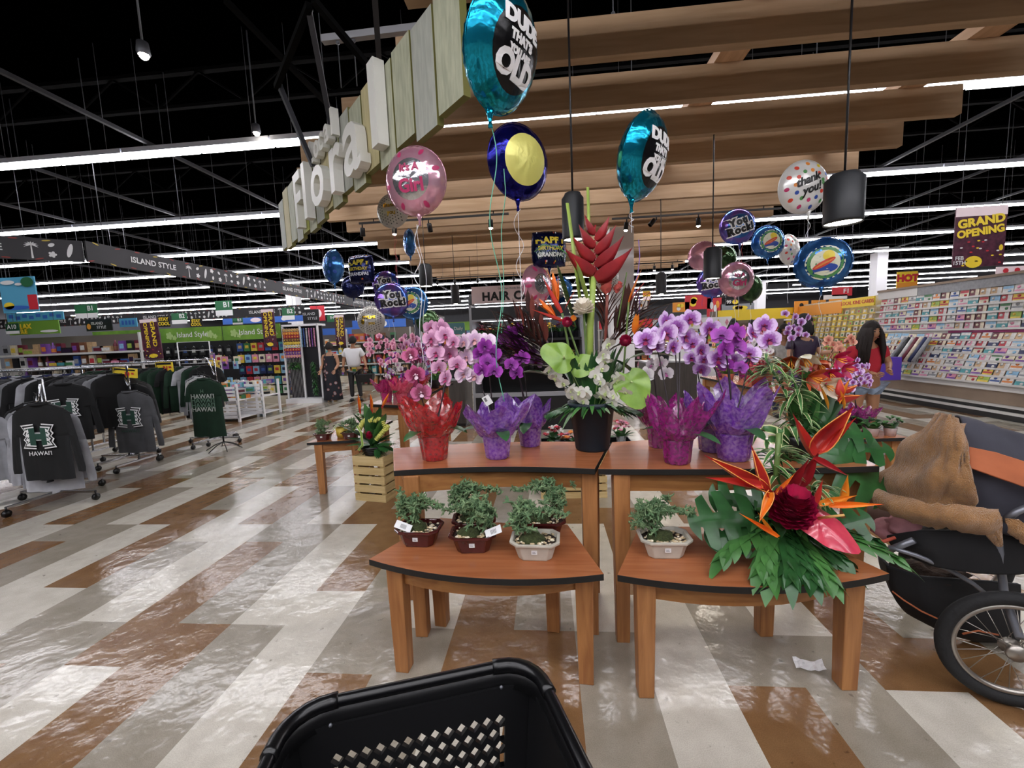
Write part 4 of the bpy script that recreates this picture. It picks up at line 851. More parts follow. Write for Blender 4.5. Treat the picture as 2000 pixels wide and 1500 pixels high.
I_W = mat('print_white', 'eeeeee', .4); I_P = mat('print_pink', 'b83264', .4); I_K = mat('print_black', '101010', .4); I_G = F_GOLD; I_R = mat('print_red', 'd24432', .4); I_GR = mat('print_green', '4c8a4c', .4); I_B = mat('print_blue', '2a4a9c', .4); I_O = mat('print_orange', 'e08a3a', .4); I_Y = mat('print_yellow', 'e8cf3a', .4); I_CR = mat('print_cream', 'dfe0c4', .4); I_DP = mat('print_pale_pink', 'd87a9c', .4)
RIB = mat('ribbon_white', 'e4e4e8', .4); RIBG = mat('ribbon_green', '6cc0a0', .4); RIBP = mat('ribbon_purple', '7a5ab0', .4); RIBR = mat('ribbon_red', 'c84a50', .4)
BMATS = [None, None, I_W, I_P, I_K, I_G, I_R, I_GR, I_B, I_O, I_Y, I_CR, I_DP]
def balloon(label, px, py, hpx, D, body, face, yaw=0, tilt=0, rf=.72, lines=(), extras=(), ribbon=None, weight_z=0, square=False, seed=0, roll=0, fy=None):
    """D metres across; the face looks along -y of the balloon, turned by yaw"""
    Y = D*FOC/hpx*(fy or 1.0); p = PY(px, py, Y); Rb = D/2
    t = thing('foil_balloon', label, 'balloon', p, yaw, rx=tilt, group='foil balloons'); t.rotation_euler = (0, 0, yaw)
    M0 = Rx(tilt) @ Ry(roll)
    N_ = 64; K = 12; th = Rb*.46
    def rad(a):
        if square: c = max(abs(cos(a)), abs(sin(a))); return Rb*(.88/c)**.75*.98
        return Rb
    def hh(u, a): return th*(max(0, 1-u**2.3))**.62*(1+.035*noise.noise(Vector((cos(a)*2, sin(a)*2, u*3+seed)))) + .035*Rb*sin(a*22+seed)*u**5*(1-u)*6*.4
    vs = []; fs = []; mi = []
    for s in (-1, 1):
        o = len(vs); vs.append((0, s*hh(0,0), 0))
        for k in range(1, K+1):
            u = (k/K)**.75
            for j in range(N_):
                a = 2*pi*j/N_; r = rad(a)*u*(1+.014*sin(a*32+seed)*u**4); vs.append((r*cos(a), s*hh(u, a) if k < K else 0, r*sin(a)))
        for j in range(N_):
            jj = (j+1)%N_; f = (o, o+1+j, o+1+jj); fs.append(f if s < 0 else f[::-1]); mi.append(1 if s < 0 else 0)
            for k in range(K-1):
                f = (o+1+k*N_+j, o+1+(k+1)*N_+j, o+1+(k+1)*N_+jj, o+1+k*N_+jj); fs.append(f if s < 0 else f[::-1]); mi.append(1 if (((k+2)/K)**.75 <= rf+.01) else 0)
    mb = MB(); mb.add(vs, fs, mi, M0, True)
    mb.lathe([(Rb*1.005,-.001),(Rb*1.03,0),(Rb*1.005,.001)], N_, 0, M0 @ Rx(pi/2), fn=lambda r,z,a,i: r*rad(a)/Rb)
    mb.build('envelope', [body, face], t)
    b0 = (M0 @ Vector((0, 0, -Rb*.97*(1 if not square else .95)))); mb = MB(); mb.tube([b0+Vector((0,0,.02)), b0-Vector((0,0,Rb*.12)), b0-Vector((0,0,Rb*.22)), b0-Vector((0,0,Rb*.34))], [Rb*.13,Rb*.06,Rb*.035,Rb*.05], 8); mb.build('neck', body, t)
    def onf(x, z): 
        u = min(.97, sqrt(x*x+z*z)/Rb); return -hh(u, atan2(z, x)) - .003
    if lines or extras:
        mb = MB()
        for body_, sz, x0, z0, ci, kw in lines:
            v, f = text_geo(body_, sz*Rb, .0005, kw.get('off', .012)*Rb, space=kw.get('space', 1), shear=kw.get('shear', 0)); rt = Ry(kw.get('rot', 0))
            w = [rt @ Vector((a*kw.get('sx',1), 0, b)) + Vector((x0*Rb, 0, z0*Rb)) for a, b, c in v]; w = [Vector((p_[0], onf(p_[0], p_[2]) - (.002 if v[i][2] > 0 else 0) - kw.get('lift', 0), p_[2])) for i, p_ in enumerate(w)]
            mb.add(w, f, ci, M0)
        for ex in extras:
            x0, z0, rx_, rz_, ci = ex[:5]; ro_ = ex[5] if len(ex) > 5 else 0; lift = ex[6] if len(ex) > 6 else 0
            vs2 = []; n = 18
            for ring in (.0001, .5, 1):
                for k in range(n):
                    a = 2*pi*k/n; x = rx_*cos(a)*ring; z = rz_*sin(a)*ring; X_ = (x0 + x*cos(ro_) - z*sin(ro_))*Rb; Z_ = (z0 + x*sin(ro_) + z*cos(ro_))*Rb; vs2.append((X_, onf(X_, Z_)+.0015-lift, Z_))
            mb.add(vs2, [(r_*n+k, (r_+1)*n+k, (r_+1)*n+(k+1)%n, r_*n+(k+1)%n) for r_ in (0,1) for k in range(n)], ci, M0)
        mm = list(BMATS); mm[0] = body; mm[1] = face; mb.build('print', mm, t)
    if ribbon:
        rm, L_, curl = ribbon; st = b0 - Vector((0,0,Rb*.3)); mb = MB()
        for w_ in range(1 if curl < 0 else 2):
            c = abs(curl)*(w_ if curl > 0 else 1); pts = []
            for i in range(40): f = i/39; pts.append(st + Vector((c*sin(f*13+seed)*.05*(1-f*.3) , c*cos(f*13+seed)*.03, -L_*f*(1 if w_ == 0 else .75))))
            mb.tube(pts, .0022, 4)
        mb.build('ribbon', rm, t)
    return t
old = [('DUDE', .34, -.02, .42, 2, {'off':.02,'sx':1.1}), ("THAT'S", .2, -.02, .16, 2, {}), ('YOU ARE', .15, .0, -.04, 2, {}), ('OLD', .52, 0, -.30, 2, {'off':.03})]
balloon('teal foil balloon with a black face reading OLD, highest and largest in the photo', 980, 103, 196, .45, F_TEAL, F_BLACK, yaw=1.05, tilt=.36, rf=.66, lines=old, ribbon=(RIBG, 1.25, -.6), seed=1, fy=1.03)
balloon('teal foil balloon with a black face reading OLD, right of centre under the beams', 1255, 308, 150, .45, F_TEAL, F_BLACK, yaw=.95, tilt=.32, rf=.66, lines=old, ribbon=(RIB, .12, .4), seed=2, fy=1.03)
balloon('navy foil balloon with a plain yellow face hanging under the beams', 1013, 318, 134, .45, F_NAVY, F_YEL, yaw=.65, tilt=.12, rf=.68, ribbon=(RIB, .75, .7), seed=3, extras=((-.25,.1,.14,.3,1),(.2,-.1,.12,.22,1)), fy=1.03)
balloon('large pink foil balloon reading Girl in front of the sign', 812, 355, 122, .45, F_PINK, F_SIL, yaw=-.15, tilt=.12, rf=.6, lines=(("It's A", .3, 0, .32, 3, {}), ('Girl', .52, .02, -.2, 3, {'off':.02})), extras=[(.83*cos(a), .83*sin(a), .10, .07, 3, a) for a in (.3,1.1,2.0,3.3,4.2,5.2)], ribbon=(RIB, 1.4, -.5), seed=4)
dots = [(.16*i, .16*j+(.08 if i % 2 else 0), .032, .032, 4) for i in range(-6,7) for j in range(-6,7) if .45 < sqrt((.16*i)**2+(.16*j)**2) < .92]
balloon('silver balloon with small black dots and gold lettering behind the pink Girl balloon', 767, 412, 64, .45, F_DOTS, F_DOTS, yaw=-.1, tilt=0, lines=(('thank', .34, 0, .22, 5, {}), ('you', .34, .1, -.2, 5, {})), extras=dots, ribbon=(RIBR, .7, .5), seed=5)
pk = random.Random(4)
pd = [(cos(a)*r_, sin(a)*r_, .075, .075, pk.choice((6,7,8,9,3,10))) for a, r_ in [(i*.55+.2*k, .55+.27*k) for i in range(12) for k in (0, 1)]]
balloon('white balloon with bright dots reading thank you, right under the beams', 1568, 366, 88, .45, F_WHITE, F_WHITE, yaw=.1, tilt=.1, roll=-.35, lines=(('thank', .42, -.05, .22, 4, {'shear':.3,'off':.015}), ('you!', .42, -.0, -.15, 4, {'shear':.3,'off':.015})), extras=pd, ribbon=(RIB, .5, .4), seed=6)
bd = [(cos(a)*r_, sin(a)*r_, .11, .11, 8) for a, r_ in [(i*1.05+.5*k, .42+.34*k) for i in range(6) for k in (0, 1)]]
balloon('pale blue balloon with darker blue dots at the left of the cluster', 651, 521, 66, .45, F_BLUE, F_BLUE, yaw=-.6, extras=bd, ribbon=(RIB, .9, -.3), seed=7)
def bday(lab, x, y, h, yaw, sd): return balloon(lab, x, y, h, .45, F_DKNAVY, F_DKNAVY, yaw=yaw, square=True, lines=(('HAPPY', .44, 0, .38, 10, {'off':.02,'sx':1.15}), ('BIRTHDAY', .27, 0, .0, 10, {'off':.012}), ('GRANDPA!', .27, 0, -.32, 2, {'off':.012})), extras=[(pk.uniform(-.75,.75), pk.choice((-.7,.8,-.62)), .03, .05, pk.choice((6,5,2))) for _ in range(12)], ribbon=(RIB, .8, -.3), seed=sd)
bday('square navy Happy Birthday Grandpa balloon in the left cluster', 706, 527, 62, -.15, 8)
bday('square navy Happy Birthday Grandpa balloon behind the red heliconia', 1072, 488, 74, .25, 9)
rock = lambda: (('You', .55, -.08, .25, 2, {'off':.10,'rot':-.1,'space':1.15}), ('Rock!', .55, .0, -.2, 2, {'off':.10,'rot':-.1,'space':1.15}), ('You', .55, -.08, .25, 4, {'off':.035,'rot':-.1,'space':1.15,'lift':.003}), ('Rock!', .55, .0, -.2, 4, {'off':.035,'rot':-.1,'space':1.15,'lift':.003}))
balloon('blue and purple You Rock balloon behind the left cluster', 754, 556, 52, .45, F_MULTI, F_MULTI, yaw=.2, lines=rock(), seed=10, ribbon=(RIB, .5, -.2))
balloon('shiny multicolour You Rock balloon in front of the left cluster', 766, 586, 66, .45, F_MULTI, F_MULTI, yaw=.5, lines=rock(), seed=11, ribbon=(RIB, .6, -.2))
surf = [(0,0,.68,.68,11), (0,0,.62,.62,7,0,.001), (.0,.0,.5,.5,11,0,.002), (.0,-.22,.42,.18,8,.1,.003), (.1,.28,.2,.2,10,0,.003), (-.05,-.02,.42,.11,6,.5,.004), (-.05,-.02,.36,.035,9,.5,.005), (-.1,-.36,.26,.05,11,.1,.004)]
balloon('blue balloon with a round green and orange surf badge in the left cluster', 806, 592, 64, .45, F_BLUE, F_BLUE, yaw=-.1, extras=surf, seed=12, ribbon=(RIB, .5, -.2))
balloon('silver dotted balloon with a gold heart low in the left cluster', 725, 626, 56, .45, F_DOTS, F_DOTS, yaw=0, lines=(('PICK ME', .26, 0, .2, 5, {'off':.02}), ('you', .3, .2, -.2, 5, {})), extras=dots+[(-.45,-.1,.14,.18,5)], seed=13, ribbon=(RIB, .8, -.2))
balloon('blue dotted balloon seen edge on under the left track lights', 800, 474, 52, .45, F_BLUE, F_BLUE, yaw=-1.15, extras=bd, seed=14, ribbon=(RIB, .4, -.2))
balloon('dark blue balloon below the square birthday balloon', 689, 560, 44, .45, F_DKNAVY, F_DKNAVY, yaw=.2, seed=15, ribbon=(RIB, .4, -.2))
balloon('dark green camouflage balloon right of the left cluster', 836, 628, 46, .45, F_GREEN, F_GREEN, yaw=.5, seed=16, ribbon=(RIB, .4, -.2))
balloon('pink balloon with rose petals left of the tall bouquet', 1048, 556, 74, .45, F_PINK, F_SIL, yaw=.8, rf=.55, extras=[(.8*cos(a), .8*sin(a), .14, .09, 3, a) for a in (.3,1.1,2.0,3.3,4.2,5.2)], seed=17, ribbon=(RIB, .5, -.2))
balloon('small blue silver balloon behind the bird of paradise', 1092, 566, 50, .45, F_BLUE, F_SIL, yaw=-.2, seed=18, ribbon=(RIB, .5, -.2))
balloon('black dotted balloon behind the red heliconia stem', 1180, 540, 58, .45, F_DOTS, F_DOTS, yaw=.3, extras=dots, seed=26, ribbon=(RIB, .5, -.2))
balloon('blue You Rock balloon highest of the right cluster', 1440, 443, 62, .45, F_MULTI, F_BLUE, yaw=.0, roll=-.2, tilt=.1, lines=rock(), seed=19, ribbon=(RIB, .9, .3))
balloon('red balloon peeking out behind the highest You Rock balloon', 1450, 446, 56, .45, F_RED, F_RED, yaw=.2, seed=27, fy=1.25, ribbon=(RIBR, .4, -.2))
balloon('blue balloon with an orange surf badge, middle of the right cluster', 1500, 473, 58, .45, F_BLUE, F_BLUE, yaw=0, extras=surf, seed=20, ribbon=(RIB, .5, -.2))
balloon('white balloon with bright dots between the two surf badge balloons', 1541, 488, 60, .45, F_WHITE, F_WHITE, yaw=.6, extras=pd, seed=21, ribbon=(RIB, .5, -.2), fy=1.1)
balloon('large blue balloon with a surf badge at the right of the right cluster', 1607, 514, 88, .45, F_BLUE, F_BLUE, yaw=-.35, tilt=.1, extras=surf, seed=22, ribbon=(RIB, .6, -.3))
balloon('pink Girl balloon lowest of the right cluster', 1438, 546, 62, .45, F_PINK, F_SIL, yaw=0, tilt=.1, rf=.6, lines=(("It's A", .28, 0, .25, 3, {}), ('Girl', .5, .02, -.2, 3, {'off':.02})), seed=23, ribbon=(RIB, .8, -.2))
balloon('pink balloon half hidden behind the right pendant lamp', 1373, 500, 52, .45, F_PINK, F_PINK, yaw=-.5, seed=24, ribbon=(RIBP, .5, -.3))
balloon('green camouflage balloon right of the pendant lamp', 1419, 503, 48, .45, F_GREEN, F_GREEN, yaw=.3, seed=25, ribbon=(RIB, .5, -.2), fy=1.15)
balloon('green camouflage balloon behind the pink Girl balloon at right', 1467, 562, 48, .45, F_GREEN, F_GREEN, yaw=.3, seed=28, ribbon=(RIB, .5, -.2))
balloon('purple You Rock balloon below the right pendant lamp', 1391, 552, 54, .45, F_MULTI, F_MULTI, yaw=-.1, lines=rock(), seed=29, ribbon=(RIB, .5, -.2))
# loose curls of ribbon
for lab, pts, m in (('purple curled ribbon hanging beside the white column', [(1247,468),(1250,500),(1245,540),(1236,560),(1250,580),(1247,640)], RIBP), ('green ribbon hanging from the highest teal balloon', [(984,330),(988,380),(978,450),(985,560),(976,700)], RIBG), ('white ribbon hanging by the pink Girl balloon', [(817,440),(808,470),(824,510),(806,540),(826,570),(818,640),(830,720)], RIB)):
    Y = 2.6; P_ = [PY(x, y, Y) for x, y in pts]; mb = MB(); sp = []
    for i in range(len(P_)-1):
        for k in range(6): sp.append(P_[i].lerp(P_[i+1], k/6))
    for _ in range(3): sp = [sp[0]] + [(sp[i-1]+sp[i]*2+sp[i+1])/4 for i in range(1, len(sp)-1)] + [sp[-1]]
    mb.tube(sp, .0028, 5); tag(mb.build('ribbon', m), lab, 'ribbon')
# ---------------- cross references on the floor ----------------
p = PZ(1580, 1302); mb = MB(); q = random.Random(2); vs = []; n = 9
for i in range(n):
    for j in range(5): vs.append((-.055+.11*i/(n-1), -.028+.056*j/4, .006+.022*abs(noise.noise(Vector((i*.7, j*.9, 3)))) + (.012 if i > 6 else 0)))
mb.add(vs, [(i*5+j, (i+1)*5+j, (i+1)*5+j+1, i*5+j+1) for i in range(n-1) for j in range(4)])
o = mb.build('crumpled_napkin', m_tag, loc=(p[0], p[1], -.003), thick=.001); o.rotation_euler = (0,0,-.25); tag(o, 'crumpled white napkin on the floor under the right low table', 'napkin')
# ---------------- black basket cart in the foreground ----------------
zr = .95
cA = PZ(515, 1462, zr); cB = PZ(640, 1372, zr); cC = PZ(980, 1300, zr); cD = PZ(1065, 1325, zr); cE = PZ(1140, 1480, zr)
Cc = (cB + cC)/2; e1 = (cC - cB); ca = atan2(e1[1], e1[0]); K = thing('shopping_cart', 'black plastic lattice basket cart in the foreground, its front rim towards the tables', 'cart', (Cc[0], Cc[1], 0), ca)
KI = (Matrix.Translation((Cc[0], Cc[1], 0)) @ Rz(ca)).inverted()
hw = e1.length/2
def kl(v): return KI @ v
lA, lD, lE = kl(cA), kl(cD), kl(cE)
def roundrim(z, w0, w1, y0, y1, r=.05, n=6):      # front at y0, back at y1; half widths
    pts = []
    pts += [Vector((-w1, y1, z))]
    for i in range(n+1): a = pi - (pi/2)*i/n; pts.append(Vector((-w0+r + r*cos(a), y0-r + r*sin(a), z)))
    for i in range(n+1): a = pi/2 - (pi/2)*i/n; pts.append(Vector((w0-r + r*cos(a), y0-r + r*sin(a), z)))
    pts += [Vector((w1, y1, z))]; return pts
W0 = hw + .055; W1 = W0 + .045
rimT = roundrim(zr, W0, W1, .0, -.62, .06); rimL = roundrim(zr-.032, W0-.008, W1-.008, -.008, -.62, .055)
mb = MB(); mb.tube(rimT, .0085, 10); mb.build('rim', m_gloss_black, K)
for s in (-1, 1):
    seg = rimT[1:8] if s < 0 else rimT[8:15]; ext = [seg[0]+(seg[0]-seg[1])*.6] + seg + [seg[-1]+(seg[-1]-seg[-2])*.6]
    mb = MB(); mb.tube(ext, .0108, 10); mb.build('corner_cap', m_gloss_black, K)
    mb = MB(); mb.ball((s*(W0-.06), -.016, zr-.022), .003, 6); mb.build('rivet', m_dsteel, K)
mb = MB(); n = len(rimT); vs = [p for p in rimT] + [p for p in rimL] 
mb.add(vs, [(i, i+1, n+i+1, n+i) for i in range(n-1)], 0, sm=True); mb.build('upper_band', m_black, K, thick=.004)
zb_ = .60; lean = .10
def wallpt(side, u, v):   # side 0 front,1 left,2 right; u -1..1 (or 0..1), v 0 top..1 bottom
    z = (zr-.032)*(1-v) + zb_*v
    if side == 0: return Vector((u*(W0-.02-.03*v), -.01-.05*v, z))
    s = -1 if side == 1 else 1; return Vector((s*((W0-.008)*(1-u)+(W1-.008)*u - .04*v), -.05-.05*v-u*.55, z))
def panel(side, name, u0, u1, solid):
    mb = MB(); th = .009
    def quad(ua, va, ub, vb, w):   # bar between panel points
        mb.bar(wallpt(side, ua, va), wallpt(side, ub, vb), w, th)
    # solid borders
    for (ua, va, ub, vb, w) in solid: pass
    return mb
def lattice(side, name, ulo, uhi, vlo, vhi, nu, nv):
    mb = MB(); nrm = (wallpt(side, uhi, vlo)-wallpt(side, ulo, vlo)).cross(wallpt(side, ulo, vhi)-wallpt(side, ulo, vlo)).normalized()
    du = (uhi-ulo)/nu; dv = (vhi-vlo)/nv; th = nrm*.009
    def strip(a, b, c, d):     # a thick face
        A_ = [wallpt(side, *x) for x in (a, b, c, d)]; mb.add([p - th*.5 for p in A_] + [p + th*.5 for p in A_], [(0,1,2,3),(7,6,5,4),(0,4,5,1),(1,5,6,2),(2,6,7,3),(3,7,4,0)])
    for i in range(nu):
        for j in range(nv):     # rhombic cell with a rhombic hole
            o = du*.5 if j % 2 else 0; u0 = ulo + i*du + o; 
            if u0+du > uhi+1e-6: continue
            v0 = vlo + j*dv; uc = u0+du/2; vc = v0+dv/2; k = .96
            out = [(u0, v0), (u0+du, v0), (u0+du, v0+dv), (u0, v0+dv)]
            inn = [(uc-.02*0, vc-dv*.5*k), (uc+du*.5*k, vc-dv*.05), (uc, vc+dv*.5*k), (uc-du*.5*k, vc+dv*.05)]
            mid = [(uc, v0), (u0+du, vc), (uc, v0+dv), (u0, vc)]
            ring = [out[0], mid[0], out[1], mid[1], out[2], mid[2], out[3], mid[3]]
            for a in range(8):
                b = (a+1) % 8; ia = inn[[3,0,0,1,1,2,2,3][a]] if False else inn[((a)//2 + (a % 2) + 0) % 4 if a % 2 == 0 else ((a-1)//2) % 4]
            P = [wallpt(side, *x) for x in ring]; Q = [wallpt(side, *x) for x in inn]; n0 = len(mb.v)
            vs = [p - th*.5 for p in P] + [q_ - th*.5 for q_ in Q] + [p + th*.5 for p in P] + [q_ + th*.5 for q_ in Q]
            fs = []
            for a in range(4):   # corner a of out sits between mid[a-1] and mid[a]; mid[a] faces inn[a]
                c = 2*a; mp_ = (2*a-1) % 8; mn = 2*a+1; fa = (c, mn, 8+a, 8+(a-1) % 4, mp_)
                fs.append(fa); fs.append(tuple(12+x for x in reversed(fa)))
                fs.append((8+a, 8+(a+1) % 4, 20+(a+1) % 4, 20+a))
            mb.add(vs, fs)
    return mb
mb = lattice(0, 'front_lattice', -.80, .80, .10, 1, 13, 15)
def fill(side, ua, va, ub, vb):
    n = 8 if side else 2; th = .009
    for i in range(n):
        a = ua+(ub-ua)*i/n; b = ua+(ub-ua)*(i+1)/n; A_ = [wallpt(side, a, va), wallpt(side, b, va), wallpt(side, b, vb), wallpt(side, a, vb)]
        nn = (A_[1]-A_[0]).cross(A_[3]-A_[0]).normalized()*.005; mb.add([p-nn for p in A_]+[p+nn for p in A_], [(0,1,2,3),(7,6,5,4),(0,4,5,1),(1,5,6,2),(2,6,7,3),(3,7,4,0)])
fill(0, -1.03, -.02, 1.03, .10); fill(0, -1.03, .10, -.79, 1); fill(0, .79, .10, 1.03, 1); fill(0, -.42, .42, .40, .95)
mb.build('front_wall', m_black, K)
for sd, nm in ((1, 'side_wall'), (2, 'side_wall')):
    mb = lattice(sd, nm, .12, .95, .3, 1, 12, 7); fill(sd, -.06, -.02, 1, .3); fill(sd, -.06, .3, .12, 1); mb.build(nm, m_black, K)
mb = MB(); mb.prism([(-W0+.03,-.06),(W0-.03,-.06),(W1-.02,-.6),(-W1+.02,-.6)], zb_-.01, zb_); mb.build('basket_floor', m_black, K)
mb = MB(); mb.bb(-W1+.0, -.63, zb_, W1-.0, -.62, zr); mb.build('back_wall', m_black, K)
for s in (-1, 1):
    mb = MB(); mb.tube([(s*.13, -.15, zb_-.01), (s*.15, -.1, .35), (s*.16, -.06, .12)], .014, 8); mb.tube([(s*.13, -.5, zb_-.01), (s*.16, -.5, .12)], .014, 8); mb.tube([(s*.16, -.06, .12), (s*.16, -.5, .12)], .012, 8); mb.build('frame', m_gloss_black, K)
    for yy in (-.06, -.5):
        mb = MB(); mb.tube([(s*.16-.012, yy, .05), (s*.16+.012, yy, .05)], .05, 16); mb.bb(s*.16-.02, yy-.012, .05, s*.16+.02, yy+.012, .12); mb.build('wheel', m_gloss_black, K)
# ---------------- stroller ----------------
m_can = mat('canopy_grey', '3c3c46', .85, noise=.2, nscale=6, bump=.3, bscale=6); m_orng = mat('canopy_orange', 'b5643c', .8, noise=.2, nscale=8); m_fab = mat('stroller_black', '0f0f12', .85, bump=.2, bscale=20)
m_alu = mat('alu_frame', '7c7e86', .4, .6); m_tire = mat('tire', '141415', .8, bump=.2, bscale=90); m_rim = mat('rim_alloy', 'a8a29a', .35, .9)
def towel_mat():
    m = mat('towel_terry', 'a87a48', .98, noise=1, col2='946838', nscale=30, bump=1.0, bscale=220, sheen=.4); return m
S = thing('jogging_stroller', 'dark jogging stroller with orange stripes and a spoked wheel, cut by the right photo edge', 'stroller', (2.2, 2.0, 0))
def sp_(px, py, Y): return PY(px, py, Y) - Vector((2.2, 2.0, 0))
hub = PY(1978, 1268, 1.60) - Vector((2.2, 2.0, 0)); RW = hub[2] - .004
mw = Matrix.Translation(hub) @ Rz(-.32)
mb = MB()
def ring(R_, r_, mi, n=56, m=10, sq=1.0):
    vs = [((R_+r_*cos(b))*cos(a), r_*sq*sin(b), (R_+r_*cos(b))*sin(a)) for a in [2*pi*i/n for i in range(n)] for b in [2*pi*j/m for j in range(m)]]
    mb.add(vs, [(i*m+j, ((i+1)%n)*m+j, ((i+1)%n)*m+(j+1)%m, i*m+(j+1)%m) for i in range(n) for j in range(m)], mi, mw, True)
ring(RW-.024, .024, 0); mb.build('tire', m_tire, S)
wh = mb = MB(); ring(RW-.054, .011, 0, sq=1.1)
for k in range(24):
    a = 2*pi*k/24; s = 1 if k % 2 else -1; a2_ = a + (.9 if k % 4 < 2 else -.9)
    mb.tube([(.02*cos(a2_), s*.022, .02*sin(a2_)), ((RW-.056)*cos(a), 0, (RW-.056)*sin(a))], .0013, 4, 0, mw)
mb.build('wheel', m_rim, S)
mb = MB(); mb.lathe([(.001,-.045),(.012,-.045),(.014,-.03),(.03,-.028),(.032,-.02),(.018,-.015),(.018,.015),(.032,.02),(.03,.03),(.001,.032)], 20, 0, mw @ Rx(pi/2)); mb.build('hub', m_rim, S)
mw2 = Matrix.Translation(hub + Vector((.35, .62, 0))) @ Rz(-.32); mw, keep = mw2, mw
mb = MB(); ring(RW-.024, .024, 0); mb.build('tire', m_tire, S); mb = MB(); ring(RW-.054, .011, 0)
for k in range(20): a = 2*pi*k/20; mb.tube([(0, 0, 0), ((RW-.056)*cos(a), 0, (RW-.056)*sin(a))], .0013, 4, 0, mw)
mb.build('wheel', m_rim, S); mw = keep
# canopy: arched shell over the seat, axis runs to the right
def shell(name, pts_rows, m, thick=.006, wr=.012, seed=0, sm=True):
    nr, nc = len(pts_rows), len(pts_rows[0]); vs = []
    def lerp_rows(u): i = min(int(u), nr-2); return [pts_rows[i][k].lerp(pts_rows[i+1][k], u-i) for k in range(nc)]
    A_, B_ = (nr-1)*6, (nc-1)*8; g = []
    for i in range(A_+1):
        row = lerp_rows(i/6); r2 = []
        for j in range(B_+1):
            v = j/8; k = min(int(v), nc-2); f = v-k
            p0 = row[max(k-1,0)]; p1 = row[k]; p2 = row[k+1]; p3 = row[min(k+2,nc-1)]
            p = .5*((2*p1) + (p2-p0)*f + (2*p0-5*p1+4*p2-p3)*f*f + (3*p1-p0-3*p2+p3)*f**3)
            r2.append(p)
        g.append(r2)
    for i in range(A_+1):
        for j in range(B_+1):
            p = g[i][j]; a = g[min(i+1,A_)][j]-g[max(i-1,0)][j]; b = g[i][min(j+1,B_)]-g[i][max(j-1,0)]; nn = a.cross(b); nn = nn.normalized() if nn.length > 1e-9 else UP
            vs.append(p + nn*wr*(noise.noise(p*9+Vector((seed,0,0))) + .6*noise.noise(Vector((i*.9, j*.12, seed)))))
    mb = MB(); mb.add(vs, [(i*(B_+1)+j, (i+1)*(B_+1)+j, (i+1)*(B_+1)+j+1, i*(B_+1)+j+1) for i in range(A_) for j in range(B_)], 0, sm=True)
    return mb.build(name, m, S, thick=thick)
def arch(x_px, top, midl, low, Y0, Y1):   # front-low, front-mid, top, back-mid, back-low
    t_ = sp_(x_px, top, (Y0+Y1)/2); return [sp_(x_px, low, Y0), sp_(x_px+2, midl, Y0+.01), sp_(x_px+6, (top+midl)/2-12, Y0+.08), t_, t_ + Vector((.07,.12,-.03)), t_ + Vector((.11,.19,-.14)), t_ + Vector((.12,.2,-.3))]
shell('canopy_panel', [arch(1875, 818, 935, 1035, 1.72, 2.0), arch(1945, 838, 950, 1040, 1.66, 1.98), arch(2040, 868, 985, 1060, 1.6, 1.96), arch(2150, 930, 1040, 1090, 1.58, 1.95)], m_can, seed=1)
def band(off0, off1, rows, m, name, seed):
    shell(name, rows, m, .008, .003, seed)
band(0, 0, [[sp_(1886, 872, 1.735), sp_(1888, 893, 1.71), sp_(1890, 912, 1.69)], [sp_(1945, 884, 1.685), sp_(1945, 910, 1.66), sp_(1945, 932, 1.64)], [sp_(2010, 905, 1.62), sp_(2010, 930, 1.6), sp_(2010, 955, 1.585)], [sp_(2100, 945, 1.56), sp_(2100, 970, 1.55), sp_(2100, 995, 1.54)]], m_orng, 'orange_stripe', 5)
# seat body and basket
shell('seat_side', [[sp_(1735, 1045, 1.86), sp_(1745, 1065, 1.84), sp_(1775, 1085, 1.82)], [sp_(1800, 1035, 1.76), sp_(1810, 1070, 1.74), sp_(1830, 1105, 1.73)], [sp_(1900, 1035, 1.70), sp_(1900, 1075, 1.68), sp_(1905, 1118, 1.68)], [sp_(2010, 1040, 1.66), sp_(2010, 1080, 1.65), sp_(2010, 1118, 1.66)], [sp_(2120, 1045, 1.64), sp_(2120, 1080, 1.64), sp_(2120, 1118, 1.65)]], m_fab, .02, .006, 3)
shell('storage_basket', [[sp_(1718, 1085, 2.0), sp_(1722, 1110, 2.0), sp_(1738, 1140, 2.0), sp_(1760, 1160, 2.05)], [sp_(1735, 1105, 1.86), sp_(1745, 1160, 1.86), sp_(1765, 1190, 1.88), sp_(1790, 1205, 1.95)], [sp_(1800, 1125, 1.80), sp_(1805, 1180, 1.80), sp_(1825, 1222, 1.84), sp_(1850, 1235, 1.95)], [sp_(1870, 1130, 1.80), sp_(1875, 1190, 1.80), sp_(1890, 1240, 1.84), sp_(1905, 1250, 1.95)], [sp_(1990, 1140, 1.84), sp_(1990, 1200, 1.84), sp_(1990, 1245, 1.86), sp_(1990, 1255, 1.95)]], m_fab, .012, .004, 4)
mb = MB(); mb.tube([sp_(1743, 1155, 1.848), sp_(1765, 1172, 1.83), sp_(1800, 1194, 1.785), sp_(1835, 1210, 1.78), sp_(1870, 1222, 1.785)], .004, 6, flat=.6); mb.build('orange_piping', m_orng, S)
mb = MB(); mb.tube([sp_(1880, 1238, 1.80), sp_(1910, 1232, 1.8), sp_(1950, 1240, 1.8)], .004, 6); mb.build('orange_piping', m_orng, S)
m_hair = mat('brown_fleece', '3c2a20', .95, noise=.6, nscale=30, bump=1, bscale=60)
mb = MB(); mb.ball(sp_(1800, 1120, 1.88), (.11,.08,.045), 20, nz=.5, seed=3); mb.ball(sp_(1840, 1122, 1.9), (.09,.07,.04), 18, nz=.5, seed=7); mb.build('stuffed_jacket', m_hair, S)
